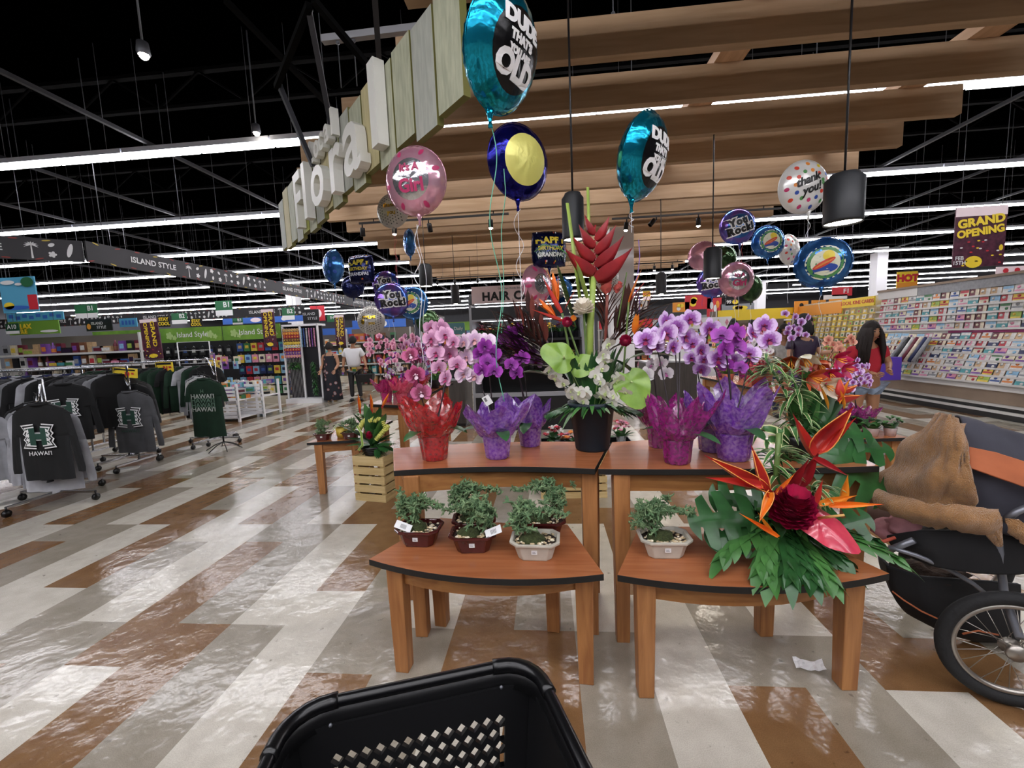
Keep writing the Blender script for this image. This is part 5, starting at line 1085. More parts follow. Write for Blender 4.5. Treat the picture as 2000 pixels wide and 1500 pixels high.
for pts, r_ in (([sp_(1948, 1040, 1.66), sp_(1955, 1110, 1.67), sp_(1962, 1165, 1.7), hub+Vector((0,-.02,.06))], .013), ([sp_(1735, 1068, 1.78), sp_(1790, 1085, 1.74), sp_(1850, 1110, 1.73), sp_(1900, 1140, 1.72), sp_(1925, 1160, 1.72)], .009), ([sp_(1728, 1078, 1.80), sp_(1785, 1055, 1.74)], .013)):
    mb = MB(); mb.tube(pts, r_, 10); mb.build('frame_tube', m_alu, S)
mb = MB(); mb.ball(sp_(1740, 1035, 1.90), (.07,.06,.05), 16, nz=.4, seed=2); mb.ball(sp_(1765, 1028, 1.85), (.06,.05,.045), 16, nz=.5, seed=5); mb.build('pink_blanket', mat('blanket_pink', 'b07a80', .9, noise=.3), S)
mb = MB(); mb.ball(sp_(1730, 1010, 1.98), (.075,.1,.06), 16, nz=.2, seed=9); mb.build('headrest', mat('taupe_fabric', '6e5850', .9), S)
mb = MB(); mb.tube([sp_(1706, 1063, 1.82), sp_(1730, 1056, 1.80), sp_(1748, 1050, 1.80)], .007, 6); mb.build('red_strap', mat('strap_red', 'b8503c', .7), S)
# towel
SS = S; S = None
def tp(px, py, Y): return PY(px, py, Y)
Tw = thing('towel', 'brown terry towel draped and tied over the front of the stroller canopy', 'towel', (1.55, 1.85, 0)); S = Tw
_o = Vector((1.55, 1.85, 0))
def r_(*a): return [PY(x, y, Y) - _o for x, y, Y in a]
shell('draped_panel', [r_((1828,806,1.86),(1790,855,1.90),(1745,905,1.95),(1710,945,1.98),(1700,965,1.98)), r_((1836,806,1.80),(1808,870,1.80),(1780,925,1.82),(1755,965,1.84),(1748,985,1.84)),
   r_((1850,808,1.77),(1840,870,1.72),(1825,930,1.70),(1808,975,1.72),(1800,992,1.73)), r_((1868,815,1.76),(1875,870,1.68),(1870,930,1.66),(1862,980,1.67),(1858,1000,1.68)),
   r_((1880,830,1.78),(1892,880,1.67),(1900,930,1.64),(1908,975,1.64),(1905,995,1.65))], towel_mat(), .012, .034, 11)
shell('rolled_band', [r_((1700,955,1.94),(1702,968,1.90),(1718,985,1.9)), r_((1745,972,1.82),(1748,992,1.78),(1765,1012,1.80)), r_((1810,985,1.71),(1812,1010,1.68),(1820,1035,1.72)), r_((1880,992,1.65),(1880,1015,1.62),(1880,1038,1.66)), r_((1950,1000,1.62),(1950,1012,1.60),(1950,1030,1.63))], towel_mat(), .02, .028, 14)
shell('hanging_corner', [r_((1905,1025,1.63),(1925,1045,1.62),(1945,1066,1.62)), r_((1935,1015,1.62),(1948,1040,1.60),(1955,1068,1.61)), r_((1958,1010,1.61),(1958,1035,1.60),(1958,1065,1.61))], towel_mat(), .01, .012, 15)
shell('tied_end', [r_((1965,1012,1.60),(1968,1028,1.59),(1975,1040,1.60)), r_((1990,1015,1.58),(1998,1038,1.57),(2000,1062,1.58)), r_((2030,1050,1.56),(2035,1065,1.56),(2040,1085,1.57))], towel_mat(), .012, .014, 16)
S = SS
mb = MB(); mb.tube([sp_(1960, 1018, 1.62), sp_(1985, 1000, 1.6), sp_(2020, 985, 1.6)], .012, 8); mb.build('frame_tube', m_alu, S)
# ---------------- Island Style valance ----------------
m_val = mat('banner_charcoal', '242427', .6, noise=.3, nscale=1.5, col2='2e2c30'); m_pr = mat('banner_white_print', 'd8d8d8', .6); m_prr = mat('banner_red_leaf', '8c2f28', .6); m_pry = mat('banner_yellow_leaf', 'b8a03c', .6)
def hib(mb, c, r, u, v, mi=0):     # five petal hibiscus print in the u, v plane
    pts = []
    for k in range(40):
        a = 2*pi*k/40; rr = r*(.62+.38*abs(cos(a*2.5))); pts.append(Vector(c)+u*rr*cos(a)+v*rr*sin(a))
    mb.add(pts, [tuple(range(40))], mi)
def ell(mb, c, rx, rz, u, v, mi=0, rot=0, n=16):
    mb.add([Vector(c)+u*(rx*cos(2*pi*k/n)*cos(rot)-rz*sin(2*pi*k/n)*sin(rot))+v*(rx*cos(2*pi*k/n)*sin(rot)+rz*sin(2*pi*k/n)*cos(rot)) for k in range(n)], [tuple(range(n))], mi)
def palm(mb, c, h, u, v, mi=0):
    c = Vector(c); mb.add([c-u*.012-v*h*.5, c+u*.012-v*h*.5, c+u*.006+v*h*.25, c-u*.006+v*h*.25], [(0,1,2,3)], mi)
    for k in range(9):
        a = -.3+k*(pi+.6)/8; d = u*cos(a)+v*sin(a)*.8; p = c+v*h*.25; n_ = u*(-sin(a))+v*cos(a)
        mb.add([p, p+d*h*.16+n_*h*.03, p+d*h*.32-v*h*.05, p+d*h*.16-n_*h*.03], [(0,1,2,3)], mi)
def valance(label, a, b, zl, zh, step=4.2, start=.1):
    a = Vector(a); b = Vector(b); d = b-a; L = d.length; ang = atan2(d[1], d[0])
    t = thing('island_style_valance', label, 'banner', (a[0], a[1], 0), ang)
    mb = MB(); mb.bb(0, 0, zl, L, .03, zh); mb.build('panel', m_val, t)
    u = Vector((1,0,0)); v = Vector((0,0,1)); q = random.Random(1); mb = MB(); zc = (zl+zh)/2; h = zh-zl; x = start; y = -.006
    while x < L - .3:
        wid = 0
        if x+1.2 < L: text(mb, 'ISLAND STYLE', h*.42, Tm(x+.62, y, zc) @ FRONT, 0, ext=.001, off=.003, space=1.05)
        palm(mb, (x+1.38, y, zc-.01), h*.8, u, v)
        for rep in (0, 1):
            x2 = x+1.6+rep*1.15
            for k, (dx, dz, kind) in enumerate(((0,.22,'l'),(0,-.22,'h'),(.2,.0,'s'),(.38,.25,'h'),(.4,-.2,'l'),(.58,.2,'l'),(.6,-.22,'h'),(.78,.0,'p'),(.95,.2,'l'),(.95,-.2,'l'))):
                c = (x2+dx, y, zc+dz*h)
                if x2+dx > L-.1: continue
                if kind == 'h': hib(mb, c, h*.15, u, v)
                elif kind == 'l': ell(mb, c, h*.12, h*.08, u, v, 0, .5+k)
                elif kind == 's': ell(mb, c, h*.09, h*.33, u, v, 0, -.25)
                else: palm(mb, c, h*.6, u, v)
        x += step
    n = int(L/.35)
    for k in range(n):
        ell(mb, (k*.35+.15, y, zh-.02-.01*(k%2)), .05, .01, u, v, 1+(k % 3 == 0), q.uniform(-.4,.4)); ell(mb, (k*.35+.05, y, zl+.02), .05, .01, u, v, 1+(k % 3 == 1), q.uniform(-.4,.4))
    mb.build('print', [m_pr, m_prr, m_pry], t)
    mb = MB()
    for k in range(max(2, int(L/2.6))): xx = .3+k*2.6; mb.tube([(xx, .015, zh), (xx, .015, 6.2)], .006, 4)
    mb.build('hanging_cable', m_cable, t)
cl = PZ(0, 457, 3.32); vd = (Vector((-7.3, 6.3, 0)) - Vector((cl[0], cl[1], 0))); a_ = Vector((cl[0], cl[1], 0)) - vd*.8
valance('charcoal valance with white Island Style lettering, palms and hibiscus running to the back', (-7.3, 6.3, 0), (-7.3, 30, 0), 2.97, 3.30, 4.3, .55)
valance('short turned end of the charcoal Island Style valance at the left photo edge', a_, (-7.37, 6.31, 0), 2.97, 3.30, 4.3, -.35)
p = PY(250, 608, 15); valance('far charcoal Island Style valance over the health aisles', (-26, 16, 0), (-9.5, 16, 0), 2.75, 3.15, 4.6, .3)
# ---------------- signs ----------------
SG = {k: mat('sign_'+k, c, .5) for k, c in dict(green='2c6a44', white='e4e4e4', blue='3a6ac0', yellow='f0d23a', red='c8303c', black='18181a', lime='7aa838', lgreen='6f9a3a', sky='5aa8cc', wine='5a2038', grey='8c9298', pink='f2dde0', orange='e89a38', teal='4c7c84', dkgreen='1f4a30').items()}
GO = mat('grand_opening_paper', '3a1828', .5, noise=1, col2='5a2a3c', nscale=12)
def sign(label, px, py, wpx, hpx, Y, base, lines=(), extras=(), yaw=0, name='hanging_sign', cat='sign', wires=0, group=None, depth=.02, rot=0):
    p = PY(px, py, Y); k = Y/FOC*1.0; w = wpx*k; h = hpx*k
    t = thing(name, label, cat, p, yaw, group); t.rotation_euler = (0, rot, yaw)
    mb = MB(); mb.bb(-w/2, 0, -h/2, w/2, depth, h/2); mb.build('panel', base if not isinstance(base, str) else SG[base], t)
    if lines or extras:
        mats = [SG[c] for c in ('white','yellow','red','black','green','lgreen','blue','orange','sky','pink','dkgreen')]; mb = MB()
        for e in extras:
            kind = e[0]
            if kind == 'box': mb.bb(e[1]*w-e[3]*w/2, -.004, e[2]*h-e[4]*h/2, e[1]*w+e[3]*w/2, 0, e[2]*h+e[4]*h/2, e[5])
            elif kind == 'hib': hib(mb, (e[1]*w, -.005, e[2]*h), e[3]*h, Vector((1,0,0)), Vector((0,0,1)), e[4])
            elif kind == 'ell': ell(mb, (e[1]*w, -.006, e[2]*h), e[3]*w, e[4]*h, Vector((1,0,0)), Vector((0,0,1)), e[5], e[6] if len(e) > 6 else 0)
        for tx, sz, x0, z0, ci, kw in lines:
            M = Tm(x0*w, -.008, z0*h) @ Ry(kw.get('rot', 0)) @ FRONT @ Sc(kw.get('sx', 1), 1, 1); text(mb, tx, sz*h, M, ci, ext=.001, off=kw.get('off', 0)*sz*h, space=kw.get('space', 1))
        mb.build('print', mats, t)
    if wires:
        wires = 6.25 - p[2]
        for s in (-1, 1): mb = MB(); mb.tube([(s*w*.4, depth/2, h/2), (s*w*.4, depth/2, wires)], .004, 4); mb.build('wire', m_cable, t)
    return t
star = lambda n, sd: [('ell', random.Random(sd+i).uniform(-.45,.45), random.Random(sd*3+i).uniform(-.48,-.05), .03, .012, (0,1,2)[i % 3]) for i in range(n)]
def gopen(lab, px, py, w, h, Y, **k):
    return sign(lab, px, py, w, h, Y, GO, [('GRAND', .15, .2, .12, 1, {'rot': pi/2, 'off': .02, 'sx': 1.2}), ('OPENING', .13, -.2, .1, 1, {'rot': pi/2, 'off': .02, 'sx': 1.1})], [('box', 0, .45, .96, .08, 9), ('ell', .0, -.42, .25, .05, 1), ('box', -.2, -.42, .3, .08, 3)] + star(14, px), group='vertical grand opening banners', **k)
gopen('vertical Grand Opening banner standing above the black T-shirts', 295, 662, 40, 84, 8.2, rot=-.04)
gopen('vertical Grand Opening banner in front of the gift bag wall', 525, 641, 27, 78, 10.2)
gopen('vertical Grand Opening banner left of the person in the white T-shirt', 664, 645, 20, 62, 11.6)
sign('green and white hanging aisle sign B1, highest of the aisle signs', 437, 602, 37, 30, 14, 'green', [('B1', .5, .2, .22, 0, {'off': .02})], [('box', 0, -.32, 1, .36, 0)], wires=1.6)
sign('green aisle sign B1 above the Relax banner', 168, 608, 52, 28, 12, 'green', [('B1', .5, .22, .2, 0, {'off': .02})], [('box', 0, -.32, 1, .36, 0)], wires=1.6)
sign('green aisle sign B2 behind the first Grand Opening banner', 350, 622, 34, 22, 15, 'green', [('B2', .55, .2, .2, 0, {'off': .02})], [('box', 0, -.32, 1, .36, 0)], wires=1.4)
sign('green aisle sign B3 over the blue fascia', 464, 627, 22, 14, 17, 'green', [('B3', .6, .2, .1, 0, {'off': .02})], [('box', 0, -.36, 1, .28, 0)], wires=1.4)
sign('green aisle sign B2 left of the far white column', 563, 613, 26, 24, 15, 'green', [('B2', .5, .15, .2, 0, {'off': .02})], [('box', 0, -.32, 1, .36, 0)], wires=1.6)
sign('green aisle sign A10 at the left photo edge', 24, 642, 32, 22, 8.5, 'dkgreen', [('A10', .6, .0, .15, 0, {'off': .02})], [('box', 0, -.36, 1, .28, 0)], wires=1.6)
sign('square blue poster with a red patch at the left photo edge', 36, 576, 84, 74, 6.9, 'sky', [], [('box', .38, -.22, .26, .42, 2), ('ell', .3, .35, .18, .14, 4), ('ell', -.1, -.36, .38, .06, 6), ('ell', -.3, -.3, .15, .1, 1), ('ell', -.25, .36, .2, .06, 0), ('ell', .05, .3, .1, .04, 0)], name='poster', wires=1.2, cat='poster')
sign('blue pattern strip banner above the Relax banner', 68, 618, 134, 18, 9, 'sky', [], [('box', -.42+.12*i, .1*((-1)**i), .08, .4, 6) for i in range(8)], wires=1.5)
sign('green banner reading Relax with pale yellow lettering', 66, 640, 120, 28, 8.8, 'lgreen', [('RELAX', .5, -.22, .1, 1, {'off': .06}), ('ISLE', .42, -.22, -.28, 1, {'off': .06})], [('ell', .3, -.3, .18, .1, 0)], wires=1.5)
sign('small charcoal Island Style sign over the garment shelves', 193, 635, 60, 24, 9.5, 'black', [('ISLAND', .34, -.05, .15, 0, {'off': .01}), ('STYLE', .34, .1, -.2, 0, {'off': .01})], [('ell', -.38, -.1, .08, .25, 7)], wires=1.5)
sign('blue patterned sign beside the small charcoal Island Style sign', 250, 630, 40, 18, 9.8, 'sky', [], [('box', -.3+.2*i, 0, .12, .5, 6) for i in range(4)], wires=1.5)
sign('small charcoal Island Style sign above the garland stand', 607, 617, 34, 26, 13, 'black', [('ISLAND', .3, -.1, .15, 0, {}), ('STYLE', .3, .1, -.2, 0, {})], wires=1.5)
sign('coral red hanging sign above the garland stand', 620, 612, 30, 30, 17, 'red', [], [('ell', 0, 0, .3, .3, 9)], wires=1.5)
sign('green aisle sign behind the third Grand Opening banner', 647, 622, 18, 14, 17, 'green', [('B4', .6, .1, .1, 0, {})], wires=1.5)
sign('yellow lettered deal sign left of the aisle sign B2', 320, 628, 26, 22, 12.5, 'black', [('STAY', .42, 0, .2, 1, {'off': .05}), ('COOL', .42, 0, -.22, 1, {'off': .05})], wires=1.5)
sign('yellow lettered deal sign right of the aisle sign B2', 383, 630, 28, 16, 13, 'black', [('STAY', .5, 0, .2, 1, {'off': .05}), ('COOL', .5, 0, -.25, 1, {'off': .05})], wires=1.5)
sign('long blue fascia board above the far health aisles', 520, 624, 190, 13, 18, 'blue', [], [('ell', -.12, 0, .06, .35, 9), ('ell', .2, 0, .03, .3, 0)], wires=1.5)
sign('blue fascia board behind the left balloon cluster', 740, 632, 110, 16, 18, 'blue', [], [('ell', .1, 0, .05, .35, 0)], wires=1.5)
sign('pink banner reading Hair Care over the cut flower cooler', 994, 574, 146, 33, 9.3, 'pink', [('Our Own Kinda Beauty', .16, .03, .33, 3, {}), ('HAIR CARE', .66, .05, -.12, 3, {'off': .045, 'space': 1.12})], [], wires=1.2)
sign('pale teal sign reading Daily beyond the left orchids', 887, 642, 42, 22, 12.5, 'teal', [('Daily', .4, .2, 0, 0, {})], [], wires=1.4)
sign('yellow and pink hot sign right of the white column', 1263, 578, 14, 18, 15, 'yellow', [('HOT', .4, 0, .2, 2, {'off': .03})], [('box', 0, -.25, 1, .4, 9)])
sign('red and yellow square Grand Opening banner at upper right', 1914, 462, 82, 102, 8.4, GO, [('GRAND', .19, .0, .25, 1, {'off': .05, 'rot': -.12, 'sx': 1.1}), ('OPENING', .17, .0, .08, 1, {'off': .05, 'rot': -.12, 'sx': 1.0}), ('FEB', .09, -.38, -.35, 0, {'off': .02}), ('15TH', .09, -.38, -.43, 0, {'off': .02})], [('box', 0, .42, 1, .15, 9), ('ell', -.1, -.42, .17, .1, 1), ('ell', .42, -.2, .04, .05, 1)] + star(18, 5), wires=1.2)
sign('red aisle sign F1 beyond the card racks', 1645, 569, 34, 16, 13, 'red', [('F1', .7, .2, 0, 0, {'off': .03})], [], wires=1.4)
sign('white lower strip under the red aisle sign F1', 1632, 580, 40, 8, 13, 'white')
sign('yellow and orange hot sign standing on the card rack', 1772, 547, 34, 30, 9.2, 'yellow', [('HOT', .55, 0, .1, 2, {'off': .06})], [('box', 0, -.32, 1, .36, 7)], name='topper_sign')
sign('pink topper sign standing on the card rack near the photo edge', 1975, 528, 46, 14, 7.4, 'pink', [], [('ell', -.2, 0, .1, .3, 2), ('ell', .2, 0, .1, .3, 2)], name='topper_sign')
sign('yellow price sign over the grey and black sweatshirts', 243, 728, 54, 20, 4.9, 'yellow', [('19', .6, .12, -.15, 2, {'off': .04}), ('98', .3, .36, -.05, 2, {'off': .03})], [('box', 0, .32, .9, .15, 3)], name='price_sign', rot=.1)
sign('yellow price sign over the dark green T-shirts', 320, 717, 38, 20, 5.8, 'yellow', [('21', .6, .12, -.15, 2, {'off': .04}), ('98', .3, .38, -.05, 2, {'off': .03})], [('box', 0, .35, .9, .2, 3)], name='price_sign')
# ---------------- gift bag wall and garment shelves ----------------
m_pegback = mat('peg_back', '1a1a20', .7); m_shelf = mat('shelf_white', 'c9c9c6', .5); m_base = mat('shelf_base', 'b4ab97', .6)
GH = mat('green_header', '7aa33c', .5, noise=1, col2='5c8a30', nscale=3)
PC = {k: mat('pack_'+k, c, .45, noise=.25, nscale=25) for k, c in dict(red='b83240', blue='3a5a9c', white='d8d8d4', green='3f7a4c', yellow='e0c24a', pink='d890a8', purple='7a4a9c', orange='e0863c', teal='4a9aa0', black='222226', brown='7c5238', tan='c4a47c', cream='e0d6bc', navy='26305a', sky='8cbcdc', lime='9ab84a', grey='8e9094', maroon='6a2434', plum='2e1c3a').items()}
def unit(label, x0, x1, y, top, rows, header=None, hz=(1.8, 2.12), name='shelf_unit', back=True, depth=.5, cap=None, z0=.16):
    t = thing(name, label, 'shelf', ((x0+x1)/2, y, 0)); w = (x1-x0)/2
    mb = MB(); mb.bb(-w, depth, 0, w, depth+.04, top); mb.build('back_panel', m_pegback if back else mat('aisle_back', '6a625a', .7), t)
    mb = MB(); mb.bb(-w, 0, 0, w, depth, z0); mb.build('base', m_base, t)
    for s in (-1, 1): mb = MB(); mb.bb(s*w-.02, .0, 0, s*w+.02, .04, top) if not back else mb.bb(s*w-.02, depth-.03, z0, s*w+.02, depth, top); mb.build('upright', m_shelf if not back else m_pegback, t)
    for z in rows: mb = MB(); mb.bb(-w, .02, z, w, depth, z+.025); mb.bb(-w, .0, z-.01, w, .02, z+.035); mb.build('shelf', m_shelf if not back else m_pegback, t)
    if header: mb = MB(); mb.bb(-w, 0, hz[0], w, .04, hz[1]); mb.build('header', header, t)
    return t
hd = random.Random(9)
for i, (xa, xb) in enumerate(((-12.4, -10.55), (-10.5, -8.65), (-8.6, -6.99))):
    t = unit(('gift shelf unit with green Island Style header, leftmost of the three', 'gift shelf unit with green Island Style header, middle of the three', 'gift bag unit with green Island Style header beside the garland stand')[i], xa, xb, 10.55, 2.15, [], GH, (1.74, 2.12))
    w = (xb-xa)/2; mb = MB(); text(mb, 'Island Style', .2, Tm(.1 if i else .3, -.006, 1.93) @ FRONT, 0, ext=.001); 
    for s in (-.55, .6): hib(mb, (s*w*1.1, -.005, 1.92), .11, Vector((1,0,0)), Vector((0,0,1)), 1); hib(mb, (s*w*1.1+.14, -.005, 1.86), .07, Vector((1,0,0)), Vector((0,0,1)), 1)
    mb.build('header_print', [SG['white'], mat('header_leaf', 'a8c47c', .5)], t)
BAGM = {}
def bag_mesh(c1, c2, kind=0):
    k = (c1, c2, kind)
    if k not in BAGM:
        mb = MB()
        if kind == 0: mb.bb(-.085,-.02,-.13,.085,.02,.09,0); mb.bb(-.05,-.022,-.05,.05,-.02,.03,1); mb.tube([(-.03,0,.09),(0,0,.13),(.03,0,.09)], .004, 4, 1)
        elif kind == 1: mb.bb(-.06,-.04,0,.06,.04,.2,0); mb.bb(-.045,-.042,.05,.045,-.04,.14,1)
        elif kind == 2: mb.lathe([(.001,0),(.035,0),(.036,.13),(.014,.18),(.014,.22),(.001,.22)], 10, 0); mb.lathe([(.0365,.03),(.0375,.1)], 10, 1)
        elif kind == 3: mb.bb(-.12,-.05,0,.12,.05,.11,0); mb.bb(-.09,-.052,.02,.09,-.05,.08,1)
        o = mb.build('p', [PC[c1], PC[c2]]); BAGM[k] = o.data; bpy.data.objects.remove(o)
    return BAGM[k]
def prod(name, label, cat, loc, c1, c2, kind, group, rz=0, sc=1):
    o = bpy.data.objects.new(name, bag_mesh(c1, c2, kind)); COL.objects.link(o); o.location = loc; o.rotation_euler = (0,0,rz); o.scale = (sc,)*3
    return tag(o, label, cat, group)
ORD = ['top', 'second', 'third', 'fourth', 'fifth', 'sixth', 'seventh', 'eighth']
cs = list(PC)
for r_i, z in enumerate((1.56, 1.24, .92, .62, .36)):
    for k in range(9):
        c1 = hd.choice(['white','pink','yellow','sky','green','red','navy','blue','cream','teal']); c2 = hd.choice(cs)
        prod('gift_bag', f'{c1} gift bag with {c2} front hanging in the {ORD[r_i]} row beside the garland stand', 'gift bag', (-8.48+k*.205, 10.98, z), c1, c2, 0, 'gift bags on the peg wall')
for r_i, z in enumerate((1.5, 1.2)):
    for k in range(14): prod('folded_shirt', f'dark folded shirt with {("white","grey","blue")[k%3]} print in the {ORD[r_i]} row under the green headers', 'shirt', (-12.2+k*.26, 10.98, z), 'black', ('white','grey','blue')[k % 3], 0, 'dark shirts on the peg wall')
# garment shelves at far left (behind the hoodies)
t = unit('white gift shelf full of mugs and bags at the left photo edge', -12.6, -9.0, 8.6, 1.95, [.9, 1.22, 1.52], None, back=False)
for r_i, z in enumerate((.93, 1.25, 1.55)):
    for k in range(18):
        kd = hd.choice((1,1,2,3)); c1 = hd.choice(['tan','maroon','brown','cream','blue','white','black','purple','grey']); prod('gift_item', f'{c1} {("box","carton","bottle","case")[kd]} on the {("lower","middle","upper")[r_i]} shelf behind the garment racks', 'souvenir', (-12.45+k*.195, 8.72, z), c1, hd.choice(cs), kd, 'souvenirs on the left shelf', sc=1.15)
# aisles beyond the shoppers and around the centre
def aisle(lab, x0, x1, y, top, rows, seed, header=None, group='goods on the far shelves', pal=None, nm='packet', step=.2, label_place='far shelf'):
    unit(lab, x0, x1, y, top, [r for r in rows], header, (top-.28, top), back=False, depth=.4)
    q = random.Random(seed); ids = 0
    for r_i, z in enumerate([.16]+list(rows)):
        n = int((x1-x0-.2)/step)
        for k in range(n):
            if q.random() < .1: continue
            c1 = q.choice(pal or cs); kd = q.choice((1,1,2,3)) if step > .17 else q.choice((1,2,1))
            prod(nm, f'{c1} {("packet","packet","bottle","carton")[kd]} on {label_place}, shelf {("at the bottom","low down","at knee height","at hip height","at chest height","near the top","at the top")[min(r_i,6)]}', nm, (x0+.15+k*step, y+.1, z+.03), c1, q.choice(cs), kd, group, sc=1.3)
aisle('tall white shelf of bottles and jars behind the shopper in the white T-shirt', -6.4, -4.3, 13.0, 2.0, [.5, .85, 1.2, 1.55], 1, None, 'jars and bottles behind the shopper', ['orange','cream','white','green','tan','brown','yellow','teal','red'], 'jar', .17, 'the shelf behind the shopper')
aisle('white shelf of drinks right of the shopper', -4.1, -2.2, 13.6, 2.1, [.5, .9, 1.3, 1.65], 2, SG['lgreen'], 'drinks behind the pink orchids', ['black','grey','purple','white','green','navy','red','yellow'], 'drink', .2, 'the shelf beyond the pink orchids')
aisle('liquor shelf below the pale Daily sign', -2.1, -1.35, 12.8, 1.9, [.5, .9, 1.25], 3, None, 'bottles under the Daily sign', ['green','brown','maroon','cream','black'], 'bottle', .12, 'the shelf under the Daily sign')
aisle('far shelf right of the white column full of bright toys', 1.9, 4.6, 15.5, 2.0, [.5, .9, 1.3, 1.65], 4, SG['red'], 'toys on the far shelf', ['red','white','yellow','sky','pink','orange','blue','green'], 'toy', .21, 'the far toy shelf')
aisle('far shelf with a dark grey header behind the two women', 4.8, 7.6, 16.5, 2.1, [.5, .9, 1.3, 1.65], 5, SG['grey'], 'goods behind the two women', ['white','cream','grey','sky','pink','yellow','black'], 'carton', .24, 'the far shelf behind the women')
aisle('far left shelf with blue header beyond the gift bag wall', -13, -7.5, 17.5, 2.25, [.6, 1.1, 1.5], 6, SG['blue'], 'goods beyond the gift bag wall', None, 'carton', .3, 'the shelf beyond the gift bag wall')
aisle('far shelf beyond the cut flower cooler', -2.0, 2.0, 18, 2.2, [.6, 1.1, 1.5], 7, SG['white'], 'goods beyond the cooler', None, 'carton', .3, 'the shelf beyond the cooler')
aisle('far shelf seen past the right card racks', 7.9, 13.0, 18, 2.3, [.6, 1.1, 1.5, 1.8], 8, SG['orange'], 'goods past the card racks', ['white','red','yellow','orange','cream'], 'carton', .3, 'the shelf past the card racks')
# ---------------- garments ----------------
CL = {k: mat('cloth_'+k, c, .9, noise=.25, nscale=8, bump=.25, bscale=12) for k, c in dict(black='0c0d0f', heather='8a8b90', grey='4c4d50', dgreen='12301f', white='cfcfd0', lgrey='a4a5aa', navy='1c2450', red='a42840').items()}
m_hang = mat('hanger_black', '101012', .4)
SHIRT = {}
def shirt_outline(long_, hood=False):
    # half outline (x >= 0) from collar to hem; sleeve hangs down
    if long_: return [(.07,.0),(.10,-.012),(.20,-.05),(.235,-.09),(.27,-.30),(.30,-.56),(.295,-.60),(.235,-.60),(.225,-.50),(.205,-.30),(.20,-.26),(.205,-.50),(.205,-.66),(0,-.675)]
    return [(.07,.0),(.10,-.012),(.20,-.05),(.24,-.10),(.275,-.24),(.28,-.27),(.215,-.285),(.195,-.20),(.20,-.45),(.21,-.68),(0,-.70)]
def shirt_mesh(long_, col, seed=0, depth=.05, hood=False):
    k = (long_, col, seed, hood)
    if k in SHIRT: return SHIRT[k]
    hf = shirt_outline(long_); pts = [(x, z) for x, z in hf] + [(-x, z) for x, z in reversed(hf[:-1])]; n = len(pts)
    # resample edges so cloth can fold
    P = []
    for i in range(n):
        a, b = pts[i], pts[(i+1) % n]; m = max(1, int(math.hypot(b[0]-a[0], b[1]-a[1])/.05))
        for j in range(m): P.append((a[0]+(b[0]-a[0])*j/m, a[1]+(b[1]-a[1])*j/m))
    # grid fill: rows of x spans
    mb = MB(); rows = 34; z0 = min(p[1] for p in pts); 
    def spans(z):
        xs = []
        for i in range(len(P)):
            a, b = P[i], P[(i+1) % len(P)]
            if (a[1] > z) != (b[1] > z): xs.append(a[0]+(b[0]-a[0])*(z-a[1])/(b[1]-a[1]))
        return sorted(xs)
    def fold(x, z, s): return s*(.5*depth*(1-(abs(x)/.3)**2*.7)) + .012*sin(x*38+seed+z*3)*min(1, -z*2) + .012*noise.noise(Vector((x*8, z*5, seed)))
    prev = None
    for r in range(rows+1):
        z = -.001 + (z0+.002)*r/rows; xs = spans(z); segs = [(xs[i], xs[i+1]) for i in range(0, len(xs)-1, 2)]
        cur = []
        for a, b in segs:
            ring = []; m = 10 if b-a > .2 else 4
            for j in range(m+1): x = a+(b-a)*j/m; e = sqrt(max(0, 1-(2*j/m-1)**4)); ring.append((x, fold(x, z, -1)*1.0*e + (0 if e else 0), z))
            for j in range(m, -1, -1): x = a+(b-a)*j/m; e = sqrt(max(0, 1-(2*j/m-1)**4)); ring.append((x, fold(x, z, 1)*e, z))
            cur.append((a, b, ring))
        if prev:
            for a, b, ring in cur:
                best = min(prev, key=lambda s: abs((s[0]+s[1])/2-(a+b)/2) + (0 if len(s[2]) == len(ring) else .02))
                if len(best[2]) == len(ring): 
                    m = len(ring); mb.add(best[2]+ring, [(i, m+i, m+(i+1) % m, (i+1) % m) for i in range(m)], 0, sm=True)
                else:      # sleeves leave the body: span the wider ring with the closest points
                    pr = best[2]; m = len(ring); near = [min(pr, key=lambda p: (p[0]-q[0])**2*1+(p[1]-q[1])**2*4) for q in ring]; mb.add(near+ring, [(i, m+i, m+(i+1) % m, (i+1) % m) for i in range(m)], 0, sm=True)
        prev = cur
    mb.lathe([(.075,-.012),(.082,-.004),(.078,.008),(.068,.006)], 18, 0, Sc(1,.62,1))
    o = mb.build('p', CL[col]); SHIRT[k] = o.data; bpy.data.objects.remove(o); return SHIRT[k]
HNG = None
def hanger(parent):
    mb = MB(); mb.tube([(-.19,0,-.05),(-.1,0,-.012),(0,0,.012),(.1,0,-.012),(.19,0,-.05)], .008, 6); pts = [(0,0,.01),(0,0,.05)] + [(.018*sin(a), 0, .07-.018*cos(a)) for a in [i*.6 for i in range(6)]]; mb.tube(pts, .003, 5); mb.build('hanger', m_hang, parent)
